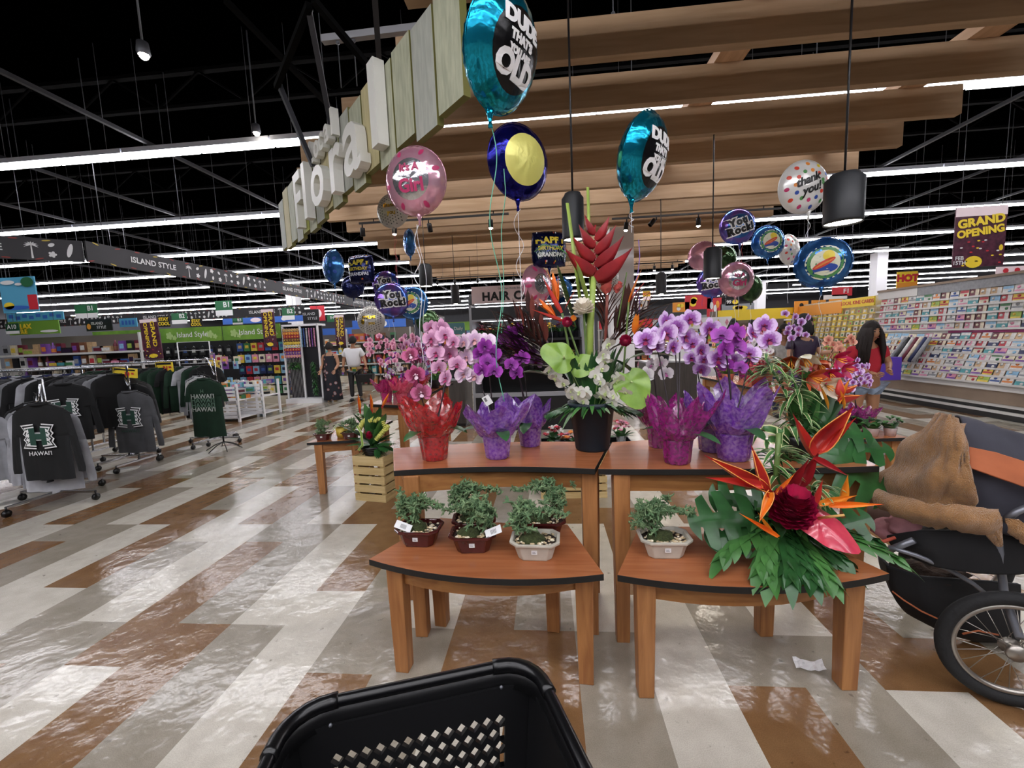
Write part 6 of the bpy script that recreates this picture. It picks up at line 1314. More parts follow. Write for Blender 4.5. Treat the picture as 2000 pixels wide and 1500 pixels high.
def garment(label, p, rz, col, long_, seed=0, printed=None, sc=1.0, name=None, group='garments on the hanger racks'):
    nm = name or ('sweatshirt' if long_ else 't_shirt'); t = thing(nm, label, 'shirt', p, rz, group, sc=sc)
    o = bpy.data.objects.new('fabric', shirt_mesh(long_, col, seed)); COL.objects.link(o); o.parent = t; hanger(t)
    if printed:
        mb = MB()
        if printed == 'H':
            def HH(s, w, y, mi):
                pts = [(-.5,.36),(-.12,.40),(-.12,.13),(.12,.13),(.12,.40),(.5,.36),(.40,.18),(.46,.09),(.38,0),(.46,-.09),(.40,-.18),(.5,-.36),(.12,-.40),(.12,-.13),(-.12,-.13),(-.12,-.40),(-.5,-.36),(-.40,-.18),(-.46,-.09),(-.38,0),(-.46,.09),(-.40,.18)]
                vs = [(x*s*w, y, z*s) for x, z in pts]; mb.add(vs, [tuple(range(len(pts)))], mi)
            for s, mi, y in ((.27,0,-.040),(.245,2,-.042),(.215,0,-.044),(.19,1,-.046)): 
                mb.v and None; HH(s, 1.0, y, mi)
            for sx in (-1, 1):
                for k in range(4): mb.add([(sx*.068, -.048, .066-k*.038),(sx*.098, -.048, .047-k*.038),(sx*.068, -.048, .034-k*.038)], [(0,1,2) if sx > 0 else (0,2,1)], 0)
            text(mb, "HAWAI'I", .05, Tm(0,-.046,-.145) @ FRONT, 0 if col != 'heather' and col != 'grey' else 1, ext=.0005)
        else:
            for k in range(4): text(mb, "HAWAI'I", .075, Tm(0,-.045,.07-k*.047 - (.01 if k > 1 else 0)) @ FRONT @ Sc(1.05,1,1), 3 if k in (0,3) else 4, ext=.0005, off=.001)
            text(mb, 'H', .06, Tm(0,-.045,.13) @ FRONT, 4, ext=.0005)
        o = mb.build('print', [SG['white'], mat('print_forest', '1c4034', .7), CL['black'], mat('print_silver', 'b4bab4', .6), mat('print_sage', '5c7a68', .7)], t); o.location = (0, -.004, -.27)
    return t
# racks
def rail(t, a, b, r=.013): mb = MB(); mb.tube([a, b], r, 8); mb.build('rail', m_steel, t)
def caster(t, x, y):
    mb = MB(); mb.tube([(x-.01, y, .035), (x+.01, y, .035)], .035, 14); mb.tube([(x, y, .05), (x, y, .1)], .008, 6); mb.build('caster', m_gloss_black, t)
def four_way(label, c, arms, h=1.25):
    t = thing('garment_rack', label, 'rack', (c[0], c[1], 0), group='chrome garment racks')
    mb = MB(); mb.tube([(0,0,.08),(0,0,h)], .02, 10); mb.build('post', m_steel, t)
    for dx, dy in ((.42,0),(-.42,0),(0,.42),(0,-.42)): mb = MB(); mb.bar((0,0,.09), (dx,dy,.09), .03, .02); mb.build('foot', m_steel, t); caster(t, dx, dy)
    for dx, dy, z0, z1 in arms: mb = MB(); mb.tube([(0,0,z0), (dx*.25,dy*.25,z0), (dx,dy,z1)], .011, 8); mb.build('arm', m_steel, t)
    return t
def long_rack(label, a, b, h):
    t = thing('garment_rack', label, 'rack', (a[0], a[1], 0), group='chrome garment racks'); d = Vector(b) - Vector(a); d = Vector((d[0], d[1], 0))
    rail(t, (0,0,h), (d[0], d[1], h))
    for f in (0, 1):
        p = d*f; mb = MB(); mb.tube([p+Vector((0,0,.1)), p+Vector((0,0,h))], .013, 8); mb.build('post', m_steel, t)
        mb = MB(); mb.bar(p+Vector((0,-.3,.09)), p+Vector((0,.3,.09)), .03, .02); mb.build('foot', m_steel, t); caster(t, p[0], p[1]-.3); caster(t, p[0], p[1]+.3)
    return t
q = random.Random(31)
long_rack('long chrome rail packed with black and grey sweatshirts at the left photo edge', (-6.9, 4.15), (-5.35, 4.9), 1.32)
long_rack('long chrome rail of dark green and black T-shirts behind the grey T-shirt', (-6.6, 5.4), (-5.25, 6.2), 1.34)
long_rack('far chrome rail of blue and navy clothes at the left photo edge', (-8.6, 5.4), (-7.0, 5.9), 1.3)
four_way('chrome rack with slanting arms holding the Hawaii sweatshirt nearest the camera', (-5.05, 3.75), [(.5,-.42,1.2,1.08), (-.4,.3,1.2,1.05)])
four_way('chrome rack with a slanting arm holding the grey H long sleeved shirt', (-5.75, 5.15), [(.55,-.4,1.26,1.08)])
four_way('chrome rack with slanting arm holding the dark green Hawaii T-shirt', (-5.35, 6.15), [(.5,-.45,1.36,1.12)])
garment('black sweatshirt with a large H and Hawaii print, nearest the camera', (-4.60, 3.38, 1.05), .12, 'black', True, 1, 'H', 1.08)
for k, (c, dx, dy) in enumerate((('lgrey', -.10, .10), ('lgrey', -.22, .16), ('heather', -.36, .24), ('black', -.5, .33))): garment(('light grey sweatshirt just behind the nearest Hawaii sweatshirt', 'light grey sweatshirt second behind the nearest Hawaii one', 'light grey sweatshirt third behind the nearest Hawaii one', 'black sweatshirt fourth behind the nearest Hawaii one')[k], (-4.60+dx, 3.38+dy, .99+.01*k), .22, c, True, 2+k, sc=1.2)
garment('grey sweatshirt sleeve at the very left photo edge', (-5.30, 3.35, .98), .6, 'heather', True, 3)
garment('black sweatshirt with a small H print on the packed rail', (-5.45, 4.25, 1.16), .5, 'black', True, 6, 'H', 1.0)
for k in range(16): c = ('lgrey','black','black','grey','grey','grey','heather','black')[k % 8] if k > 2 else 'lgrey'; garment(f'{"dark" if c in ("black","grey") else "light"} {c} sweatshirt, number {ORD[k//2] if k//2 < 8 else "last"} pair from the left on the packed rail', (-6.75+k*.088, 4.18+k*.043+(-.02 if k % 2 else 0), 1.22), 1.25, c, True, k % 5)
garment('heather grey long sleeved shirt with a green H print', (-5.27, 4.82, 1.0), .08, 'grey', True, 7, 'H', 1.2)
garment('black sweatshirt directly behind the grey H shirt', (-5.40, 4.97, 1.08), .08, 'black', True, 8)
garment('grey hooded sweatshirt behind the grey H shirt', (-5.52, 5.08, 1.12), .3, 'grey', True, 9)
for k in range(14): c = ('dgreen','dgreen','black','dgreen','lgrey','dgreen','black')[k % 7]; garment(f'{"dark green" if c=="dgreen" else c} garment, {ORD[k//2] if k//2<8 else "last"} pair on the green T-shirt rail', (-6.45+k*.088, 5.44+k*.05, 1.24), 1.2, c, k % 2 == 0, k % 4)
garment('dark green T-shirt with repeated silver Hawaii lettering', (-4.95, 5.62, 1.07), -.02, 'dgreen', False, 11, 'W', 1.25)
garment('white T-shirt behind the dark green Hawaii T-shirt', (-5.12, 5.74, 1.09), -.02, 'white', False, 12)
garment('grey T-shirt behind the dark green Hawaii T-shirt', (-5.24, 5.84, 1.1), -.02, 'lgrey', True, 13)
garment('black T-shirt at the back of the green T-shirt rack', (-5.36, 5.95, 1.13), .2, 'black', False, 14)
for k in range(12): c = ('navy','lgrey','navy','white')[k % 4]; garment(f'{c} garment on the far rail at the left edge, {ORD[k//2] if k//2<8 else ""} pair', (-8.5+k*.12, 5.43+k*.037, 1.2), 1.2, c, True, k % 4)
# round floor decals
for px, py, lab in ((240, 918, 'round pale floor sticker below the grey H shirt'), (370, 875, 'round pale floor sticker left of the green T-shirt'), (20, 985, 'round pale floor sticker at the left photo edge')):
    p = PZ(px, py); mb = MB(); mb.lathe([(.001,.0015),(.16,.0015),(.16,0)], 36); tag(mb.build('floor_sticker', mat('sticker_pale', 'c9c6bd', .3), loc=p), lab, 'floor sticker')
p = PZ(418, 885) + Vector((.0,.2,0)); t = thing('mannequin_stand', 'black splayed metal stand under the dark green T-shirt', 'stand', p)
for k in range(6): a = k*pi/3+.3; mb = MB(); mb.tube([(0,0,.12),(cos(a)*.12,sin(a)*.12,.08),(cos(a)*.24,sin(a)*.24,.008)], .007, 6); mb.build('leg', m_black, t)
mb = MB(); mb.tube([(0,0,.1),(0,0,.45)], .012, 8); mb.build('pole', m_black, t)
# baskets of small goods behind the green T-shirt
m_wire = mat('white_wire', 'd4d4d4', .4)
for i, (px, py, lab) in enumerate(((430, 815, 'white slatted bin table of small goods behind the green T-shirt'), (480, 805, 'white slatted bin table of small goods left of the gift bag unit'))):
    p = PZ(px, py+10); t = thing('bin_table', lab, 'bin', (p[0], p[1]+.3, 0), group='white bin tables'); w = .42
    for z0 in (.08, .45): 
        for k in range(4): mb = MB(); mb.bb(-w, -.3, z0+k*.075, w, -.285, z0+.05+k*.075); mb.build('slat', m_white, t)
        mb = MB(); mb.bb(-w, -.28, z0-.02, w, .3, z0); mb.build('shelf', m_white, t)
    for s in (-1,1):
        for u in (-.28,.28): mb = MB(); mb.bb(s*w-.02, u-.02, 0, s*w+.02, u+.02, .78); mb.build('leg', m_white, t)
    for k in range(22): c1 = q.choice(['orange','sky','green','cream','white','teal','blue','purple']); prod('small_goods', f'{c1} packet heaped on the white bin table {"behind the green T-shirt" if i == 0 else "by the gift bags"}', 'packet', (p[0]+q.uniform(-.36,.36), p[1]+q.uniform(.05,.5), .44+.13*(k//8)+ .0), c1, q.choice(cs), 3, 'packets on the bin tables', q.uniform(-1,1), .8)
for k in range(26):
    c1 = q.choice(['white','sky','purple','yellow','pink','grey','cream']); p = PY(q.uniform(395,470), q.uniform(690,760), 9.0); prod('plush_pack', f'{c1} small plush pack on the tall display behind the green T-shirt', 'plush', p, c1, q.choice(cs), 0, 'plush packs on the tall display', q.uniform(-.4,.4), .8)
t = thing('wire_tower', 'white wire display tower of plush packs behind the green T-shirt', 'rack', (PZ(430,800)[0], 9.15, 0))
for s in (-.4,.4): mb = MB(); mb.tube([(s,0,0),(s,0,1.7)], .012, 6); mb.build('post', m_wire, t)
for z in (.3,.6,.9,1.2,1.5,1.7): mb = MB(); mb.tube([(-.4,0,z),(.4,0,z)], .006, 5); mb.build('wire', m_wire, t)
# ---------------- garland stand ----------------
t = thing('garland_stand', 'white wire stand hung with flower garlands and hair clips beside the two shoppers', 'stand', (-6.45, 10.75, 0))
mb = MB(); mb.bb(-.5,-.3,0,.5,.3,.12); mb.build('base', m_white, t)
for s in (-.48, .0, .48): mb = MB(); mb.bb(s-.02,-.2,.12,s+.02,-.16,2.05); mb.build('post', m_white, t)
mb = MB()
for k in range(12): mb.tube([(-.48+k*.04,-.2,.15),(-.48+k*.04,-.2,1.2)], .003, 4)
mb.build('wire_grid', m_wire, t)
mb = MB(); mb.bb(-.5,-.2,2.03,.5,.2,2.08); mb.build('top_board', m_white, t)
mb = MB(); mb.bb(-.5,.0,.12,.5,.03,2.03); mb.build('back_board', m_pegback, t)
for r_i in range(9):
    for k in range(6):
        c1 = ('tan','orange','red','brown','yellow','white','red','purple','pink')[r_i]; mb = MB()
        if r_i == 0 and k == 0: gm = {}
        if c1 not in gm: m0 = MB(); [m0.ball((.03*cos(a), 0, .03*sin(a)), (.022,.018,.022), 6, nz=.4, seed=j) for j, a in enumerate([i*1.25 for i in range(5)])]; m0.ball((0,-.01,0), .016, 6, 1); o_ = m0.build('p', [PC[c1], PC['yellow']]); gm[c1] = o_.data; bpy.data.objects.remove(o_)
        o = bpy.data.objects.new('flower_clip', gm[c1]); COL.objects.link(o); o.location = (-6.87+k*.075, 10.52, 1.93-r_i*.085); tag(o, f'{c1} flower hair clip in row {ORD[min(r_i,7)]} of the garland stand', 'hair clip', 'flower hair clips on the garland stand')
for k, c in enumerate(('sky','blue','white','pink','purple','pink')):
    mb = MB(); x = -6.38+k*.07
    for j in range(14): mb.ball((0,0,-j*.035), (.022,.02,.016), 6, nz=.4, seed=j+k)
    tag(mb.build('flower_garland', PC[c], loc=(x, 10.5, 1.95)), f'{c} flower garland hanging {ORD[k]} from the left on the stand', 'garland', 'garlands on the stand')
mb = MB(); qq = random.Random(4)
for k in range(120): a = qq.uniform(0, 2*pi); leaf(mb, (cos(a)*.08, sin(a)*.06, qq.uniform(-.08,.08)), (cos(a), sin(a), qq.uniform(-.5,.7)), .12, .02, .3, k % 2, 'lance', 3)
tag(mb.build('artificial_wreath', [G1, G2], loc=(-6.62, 10.45, 1.0)), 'dark green leaf wreath on the front of the garland stand', 'wreath')
mb = MB()
for k in range(140): z = qq.uniform(.25,1.1); a = qq.uniform(0, 2*pi); leaf(mb, (0,0,z), (cos(a), sin(a), -.6), .12, .016, .2, 0, 'lance', 3)
tag(mb.build('leaf_vine', [G1], loc=(-6.1, 10.45, 0)), 'dark green leaf vines hanging beside the person in the floral dress', 'vine')
# ---------------- cut flower cooler and cabinets ----------------
m_slate = wood_mat('cabinet_greywood', '4a443f', '38332f', 2, 1.2, .5)
t = thing('flower_cooler', 'black open flower cooler with bunches on two decks behind the tall bouquet', 'cooler', (-.45, 6.6, 0))
for nm, b, m in (('base', (-.72,0,0,1.0,.8,.55), m_black), ('back_panel', (-.72,.76,.55,1.0,.8,2.0), m_gloss_black), ('canopy', (-.72,.0,1.78,1.0,.8,1.98), m_black), ('shelf', (-.7,.1,1.42,1.0,.76,1.46), m_black), ('side_panel', (-.76,0,0,-.72,.8,2.02), m_grey), ('side_panel', (1.0,0,0,1.04,.8,2.02), m_grey), ('edge_strip', (-.72,-.015,.55,1.0,0,.62), m_grey), ('canopy_strip', (-.72,-.01,1.76,1.0,0,1.79), m_grey)):
    mb = MB(); mb.bb(*b); mb.build(nm, m, t)
mb = MB(); mb.bb(-.6,.2,1.765,.9,.24,1.775); mb.build('cooler_light', mat('cooler_tube', 'f4f4ff', .4, emit=14), t)
BF = {}
def bunch(name, label, p, cols, n, rad, h, group, seed, leafm=None, wrap=None, fs=.02, cat='flowers'):
    q = random.Random(seed); t = thing(name, label, cat, p, group=group)
    mb = MB()
    for k in range(n):
        a = q.uniform(0, 2*pi); r_ = rad*sqrt(q.random()); z = h*(1-.35*(r_/rad)**2)*q.uniform(.85,1.05); c = (r_*cos(a), r_*sin(a), z); mi = q.randrange(len(cols)); s = fs*q.uniform(.7,1.2)
        for j in range(6): b = j*pi/3+q.random(); leaf(mb, c, (cos(b), sin(b)-.5, .45), s*1.2, s*.5, .2, mi, 'oval', 3)
        mb.ball(c, s*.35, 5, mi)
    mb.build('blossoms', cols, t)
    mb = MB()
    for k in range(int(n*1.2)):
        a = q.uniform(0, 2*pi); leaf(mb, (rad*.3*cos(a), rad*.3*sin(a), h*.3), (cos(a)*.6, sin(a)*.6, q.uniform(.3,1.4)), h*.6, .012+fs*.4, .3, k % 2, 'lance', 4)
    mb.build('leaves', leafm or [G2, G1], t)
    mb = MB(); mb.lathe([(.001,0),(rad*.45,0),(rad*.6,h*.4)], 12); mb.build('pot' if not wrap else 'wrap', wrap or PC['black'], t); return t
q = random.Random(8)
pal = dict(pink='pink', white='white', yellow='yellow', red='red', purple='purple', orange='orange', lime='lime', cream='cream')
for k in range(10):
    c = ['pink','white','red','cream','yellow','white','pink','yellow','purple','orange'][k]; bunch('cut_flower_bunch', f'{c} cut flower bunch {ORD[k//2] if k//2<8 else ""} pair from the left on the upper cooler deck', (-1.08+k*.165, 6.95, 1.46), [PC[c], PC[q.choice(list(pal))]], 16, .10, .26, 'cut flowers in the cooler', k, fs=.028)
for k in range(10):
    c = ['purple','yellow','pink','orange','white','cream','purple','pink','white','yellow'][k]; bunch('cut_flower_bunch', f'{c} cut flower bunch {ORD[k//2]} pair from the left on the middle cooler deck', (-1.08+k*.165, 6.85, .95), [PC[c], PC[q.choice(list(pal))]], 16, .10, .30, 'cut flowers in the cooler', k+20, fs=.03)
t2 = None
for lab, x0, x1, y, h, y2 in (('dark grey wood cabinet left of the flower cooler', -1.95, -1.42, 7.0, .80, 7.7), ('dark grey wood cabinet right of the white column', 1.62, 2.42, 7.0, .98, 7.6)):
    t = thing('wood_cabinet', lab, 'cabinet', ((x0+x1)/2, y, 0)); w = (x1-x0)/2
    mb = MB(); mb.bb(-w, 0, .05, w, y2-y, h); mb.build('body', m_slate, t); mb = MB(); mb.bb(-w-.01, -.01, h, w+.01, y2-y, h+.025); mb.build('top', m_grey, t); mb = MB(); mb.bb(-w+.02, .03, 0, w-.02, y2-y-.02, .05); mb.build('plinth', m_black, t)
bunch('flower_planter', 'yellow and purple pansies on the dark cabinet left of the cooler', (-1.62, 7.2, .825), [PC['yellow'], PC['purple']], 24, .16, .42, None, 50, fs=.035)
bunch('flower_planter', 'white chrysanthemum planter on the dark cabinet right of the column', (1.95, 7.2, 1.005), [PC['white'], PC['pink']], 24, .16, .3, None, 51, fs=.035)
# bouquets under the table ring: black tray on the crate
t = thing('bouquet_tray', 'black plastic tray on the crate under the tall tables', 'tray', (.33, 3.86, .431))
mb = MB()
for b in ((-.42,-.14,0,.42,.14,.01), (-.42,-.14,0,.42,-.13,.06), (-.42,.13,0,.42,.14,.06), (-.42,-.13,0,-.41,.13,.06), (.41,-.13,0,.42,.13,.06)): mb.bb(*b)
mb.build('tray', m_gloss_black, t)
m_clr = mat('clear_wrap', 'd8d8dc', .1, alpha=.35, coat=.5)
bunch('wrapped_bouquet', 'white bouquet with a red bow in clear wrap on the black tray', (.05, 3.84, .443), [PC['white'], PC['red']], 18, .09, .2, 'bouquets on the black tray', 60, wrap=m_clr, fs=.03)
bunch('wrapped_bouquet', 'salmon bouquet in clear wrap next to the red bow one', (.2, 3.84, .443), [PC['orange'], PC['pink']], 16, .08, .14, 'bouquets on the black tray', 61, wrap=m_clr, fs=.032)
bunch('wrapped_bouquet', 'peach rose bouquet in clear wrap left of the dark bucket', (.36, 3.86, .443), [PC['cream'], PC['orange']], 16, .08, .22, 'bouquets on the black tray', 62, wrap=m_clr, fs=.035)
bunch('wrapped_bouquet', 'pink and red bouquet at the right end of the black tray', (.66, 3.86, .443), [PC['pink'], PC['red']], 14, .08, .24, 'bouquets on the black tray', 63, wrap=m_clr, fs=.03)
# pots on the left tall table behind
def o2(label, x, y, wrap, lib, n, col_s, seed, h=.1, sz=.04, top=1.55, sp=.12, z=ZT):
    q = random.Random(seed); st = []
    for s in range(2):
        cx = x+q.uniform(-.08,.08); st.append((lib[s % len(lib)] if isinstance(lib, tuple) else lib, sz, [Vector((cx+q.uniform(-sp,sp), y+q.uniform(-.06,.04)-.03, top-q.uniform(0,.26))) for _ in range(n)]))
    return orchid(label, (x, y, z), wrap, st, 2, seed, rb=.05, rt=.062, h=h, flare=.11, sh=.13, group='orchids on the tables behind', ls=.1)
o2('fuchsia wrapped orchid at the left end of the table behind, small pink flowers', -1.69, 4.22, CE_FUX, FL_PINK, 9, 0, 71, sz=.03, top=1.52)
o2('pale pink wrapped orchid second from the left on the table behind', -1.50, 4.14, CE_PNK, FL_PINK, 10, 0, 72, sz=.03, top=1.55)
o2('dark red wrapped orchid third from the left on the table behind', -1.51, 4.42, CE_FUX, FL_MAUVE, 8, 0, 73, top=1.55)
o2('red wrapped orchid with wine flowers on the table behind', -1.50, 4.75, CE_RED, FL_WINE, 7, 0, 74, top=1.5)
o2('white and purple orchid at the far end of the table behind', -1.75, 4.7, CE_FUX, (FL_WHITE, FL_PURPLE), 7, 0, 75, top=1.35)
o2('lilac orchid in the middle of the table behind', -1.6, 5.15, CE_PUR, FL_LILAC, 7, 0, 76, top=1.45)
bunch('potted_plant', 'potted azalea with fuchsia flowers on the table behind', (-1.5, 5.4, ZT), [PC['red'], PC['pink']], 18, .13, .28, None, 77, fs=.035)
bunch('potted_plant', 'lime green potted plant near the far end of the table behind', (-1.52, 5.75, ZT), [PC['lime'], PC['lime']], 16, .13, .3, None, 78, leafm=[G3, G2], fs=.03)
# left low table and crate top
Lp = PZ(660, 848, ZL)
t = thing('potted_plant', 'spider plant in a yellow pot on the left low table', 'plant', (-2.12, 4.05, ZL)); mb = MB(); mb.lathe([(.001,0),(.05,0),(.065,.1),(.058,.1),(.05,.02)], 20); mb.build('pot', PC['yellow'], t); mb = MB()
for k in range(26): a = k*.9; leaf(mb, (0,0,.1), (cos(a), sin(a), 1.0), .19, .011, .75, 0, 'strap', 7, .2, edge=1)
mb.build('leaves', [G2, GW], t)
bonsai('small bonsai in a dark square pot at the left end of the left low table', Vector((-2.26, 3.94, ZL)), .1, 'red', .6, 41, s=.85, tagged=False)
bonsai('small bonsai in an oxblood pot right of the spider plant', Vector((-1.99, 3.97, ZL)), .1, 'red', -.8, 42, s=.85)
bunch('potted_plant', 'leafy green shrub at the back of the left low table', (-2.0, 4.45, ZL), [G2], 10, .14, .24, None, 79, fs=.03)
L3 = Vector((-1.67, 3.76, .43)); A3 = thing('tropical_arrangement', 'bird of paradise arrangement with yellow banded heliconias on the pine crate', 'arrangement', L3)
def a3(px, py, dy=0): return PY(px, py, L3[1]+dy) - L3
mb = MB(); 
for k in range(4): mb.lathe([(.07+.012*k,.022*k),(.085+.012*k,.022*k),(.085+.012*k,.018+.022*k),(.07+.012*k,.018+.022*k)], 8)
mb.disc(.07,.004,8); mb.build('bamboo_pot', m_gloss_black, A3)
mb = MB(); q = random.Random(77)
for (x, y) in ((660,820),(680,850),(765,850),(770,875),(700,870),(740,880),(720,790),(690,800),(760,820),(752,800),(765,860),(735,885),(695,875),(682,830),(712,780),(742,785),(770,840),(755,880),(705,890),(676,865),(730,800),(748,845)):
    p = Vector((q.uniform(-.03,.03), q.uniform(-.03,.03), .08)); e = a3(x, y, q.uniform(-.15,.1)); leaf(mb, p, e-p, (e-p).length*1.05, .045, .12, q.randrange(2), 'oval', 7, .25)
for (x, y) in ((768,858),(760,872),(745,885)): p = Vector((.05,-.05,.1)); e = a3(x,y,-.12); frond(mb, p, e-p, (e-p).length, .08, 7, .2, 0, .2)
mb.build('leaves', [G1, G2], A3)
for a, b in (((735,850),(722,785)), ((712,835),(700,795)), ((735,820),(748,790))):
    mb = MB(); p = a3(*a,-.03); e = a3(*b,-.03); strelitzia(mb, e-(e-p)*.35, (e-p)+Vector((.02,0,0)), Vector((.4,-.2,.8)), .17, 1, 0, None, .5); stalk(mb, e-(e-p)*.3, Vector((0,0,.05)), .004, 0, 2); mb.build('bird_of_paradise', [OR, HO, STM], A3)
BY = mat('heliconia_lime', 'd4d46a', .4, noise=.2)
def hang(pts, n, parent):
    mb = MB(); P_ = [a3(x,y,-.08) for x,y in pts]; L_ = len(P_)-1
    for i in range(n):
        f = i/(n-1)*L_; k = min(int(f), L_-1); c = P_[k].lerp(P_[k+1], f-k); d = (P_[k+1]-P_[k]).normalized(); mb.ball(c, (.014,.014,.014), 8); mb.tube([c-d*.004, c+d*.004], .022, 10)
    mb.build('banded_heliconia', BY, parent)
hang([(703,838),(708,825),(718,818),(735,822)], 16, A3); hang([(722,822),(735,815),(748,823),(755,840)], 16, A3); hang([(735,858),(758,832)], 10, A3)
mb = MB(); ginger(mb, a3(722,858,-.1), .035, .06, 0, 40, (0,-.2,1), .6, .45); mb.build('ginger_head', GI, A3)
mb = MB(); sp = [a3(690,840,-.1), a3(697,832,-.12), a3(705,845,-.12), a3(708,870,-.1), a3(700,880,-.08)]; mb.ribbon(sp, [.012]*5, (1,0,0), .2, 0, edge=1); mb.build('curled_leaf', [G3, GW], A3)
# pots on the right tall table
m_terra = mat('pot_salmon', 'd08070', .5); m_foilpk = mat('pot_pinkfoil', 'd8a8a0', .3, .3)
def pp(label, x, y, cols, pot, seed, h=.26, rad=.12, z=ZT, lm=None, n=18, fs=.035): return bunch('potted_plant', label, (x, y, z), cols, n, rad, h, 'potted plants on the right tables', seed, wrap=pot, leafm=lm, fs=fs)
pp('lime succulent in a salmon pot at the far end of the right table', 2.2, 5.3, [PC['lime']], m_terra, 81, .2, lm=[G3, G2]); pp('red anthurium in a red foil pot on the right table', 2.26, 4.7, [PC['red']], mat('pot_redfoil', 'b04038', .3, .3), 82, .28)
pp('caladium in a salmon pot on the right table', 2.3, 4.3, [PC['cream'], PC['lime']], m_terra, 83, .26, lm=[G3, G4]); pp('white gardenia pot on the right table', 2.42, 4.85, [PC['white']], m_terra, 84, .34, n=24)
pp('pink bromeliad in a red pot on the right table', 2.5, 4.2, [PC['pink'], PC['red']], mat('pot_redfoil2', 'c04a58', .3, .3), 85, .28)
for k, (x, y, lib, top, sz, lab) in enumerate(((2.38,5.1,FL_WHITE,1.42,.045,'white orchid on the right tall table'), (2.45,5.45,FL_PINK,1.5,.038,'pale pink orchid on the right tall table behind'), (2.5,4.55,FL_LILAC,1.62,.04,'tall lilac orchid on the right tall table'), (2.55,4.05,FL_PEACH,1.36,.036,'peach orchid on the right tall table'), (2.25,5.65,FL_PEACH,1.3,.036,'peach orchid at the far end of the right tall table'))):
    o2(lab, x, y, (CE_PNK, CE_MAG, CE_PUR)[k % 3], lib, 8, 0, 90+k, sz=sz, top=top, sp=.14)
o2('small lilac orchid in purple wrap left on the right low table', 2.52, 3.80, CE_MAG, FL_LILAC, 12, 0, 96, sz=.03, top=1.18, sp=.12, z=ZL)
o2('small lilac orchid in purple wrap in the middle of the right low table', 2.68, 3.80, CE_MAG, FL_LILAC, 12, 0, 97, sz=.03, top=1.18, sp=.12, z=ZL)
for k, x in enumerate((2.42, 2.56, 2.70, 2.84)):
    pp(('small green shrub in white foil, leftmost in front on the right low table', 'small green shrub in white foil, second on the right low table', 'small green shrub in white foil, third on the right low table', 'small green shrub in white foil, rightmost on the right low table')[k], x, 3.68, [G2, G1], mat('pot_white_foil', 'd8cccc', .3, .3), 100+k, .17, .08, ZL, n=14, fs=.022)
# ---------------- greeting card racks along the right side ----------------
m_lamw = mat('laminate_taupe', '8c7a68', .6, noise=.15, nscale=4); m_lamwh = mat('rack_white', 'd0cfcc', .5); m_mag = mat('strip_magenta', '9a2a6c', .5)
XU, XLW = 7.0, 6.55; YA, YE = 5.2, 9.55
t = thing('card_rack', 'long greeting card rack with grey header and magenta strip along the right side', 'rack', (XU, YA, 0)); L_ = YE-YA
for nm, b, m in (('back_panel', (.1,0,0,.16,L_,2.17), m_lamwh), ('header', (-.02,0,1.98,.1,L_-.95,2.13), PC['grey']), ('header', (-.02,L_-.94,1.98,.1,L_,2.13), m_lamwh), ('top_trim', (-.04,0,2.13,.16,L_,2.17), m_lamw), ('strip', (-.06,0,1.275,.0,L_*.62,1.325), m_mag), ('strip', (-.06,L_*.62+.005,1.275,.0,L_,1.325), m_lamwh),
                 ('apron', (-.44,0,.24,-.40,L_,.43), m_lamw), ('front_lip', (-.46,0,.43,-.38,L_,.46), m_lamwh), ('bumper', (-.42,0,.19,-.36,L_,.235), m_lamwh), ('shadow_gap', (-.36,0,.13,-.30,L_,.19), m_black), ('lower_rail', (-.40,0,.09,-.34,L_,.13), m_lamwh), ('kick', (-.36,0,0,.1,L_,.09), m_black)):
    mb = MB(); mb.bb(*b); mb.build(nm, m, t)
mb = MB(); mb.add([(-.44,0,.43),(-.02,0,1.27),(.1,0,1.27),(.1,0,.1),(-.36,0,.1),(-.44,L_,.43),(-.02,L_,1.27),(.1,L_,1.27),(.1,L_,.1),(-.36,L_,.1)], [(0,1,2,3,4),(9,8,7,6,5),(0,5,6,1),(1,6,7,2)]); mb.build('sloped_bed', m_lamwh, t)
ROWS = [(XU-.01-.012*k, 1.855-.132*k, 'upper', k) for k in range(5)] + [(XU-.12-.0525*k, 1.155-.105*k, 'lower', k) for k in range(7)]
for x, z, g, k in ROWS: mb = MB(); mb.bb(x-XU-.035, 0, z-.01, x-XU-.03, L_, z+.02); mb.bb(x-XU-.03, 0, z-.012, x-XU+.02, L_, z-.008); mb.build('tier', m_lamwh, t)
CC = [('white','pink'),('cream','red'),('white','blue'),('pink','white'),('sky','white'),('white','green'),('yellow','red'),('red','white'),('cream','purple'),('teal','white'),('white','grey'),('tan','white'),('lime','yellow'),('navy','white'),('white','orange'),('maroon','cream'),('pink','purple'),('white','sky')]
CM = []
for a, b in CC:
    mb = MB(); mb.bb(-.004,-.062,0,0,.062,.115,0); i_ = len(CM) % 4; mb.bb(-.005,-.058,(.0,.07,.035,.0)[i_],-.004,.058,(.04,.11,.06,.02)[i_],1) if i_ < 3 else mb.bb(-.005,-.058,.004,-.004,-.01,.11,1); mb.tube([(-.0062,(.02,-.02,0,.03)[i_],(.075,.035,.085,.07)[i_]),(-.004,(.02,-.02,0,.03)[i_],(.075,.035,.085,.07)[i_])], .02, 10, (1,1,1,1)[i_]); o = mb.build('p', [PC[a], PC[b]]); CM.append((o.data, a, b)); bpy.data.objects.remove(o)
q = random.Random(12)
cardpal = [0,1,2,3,3,4,5,6,7,7,8,9,10,11,11,12,13,14,15,15,16,17,9]
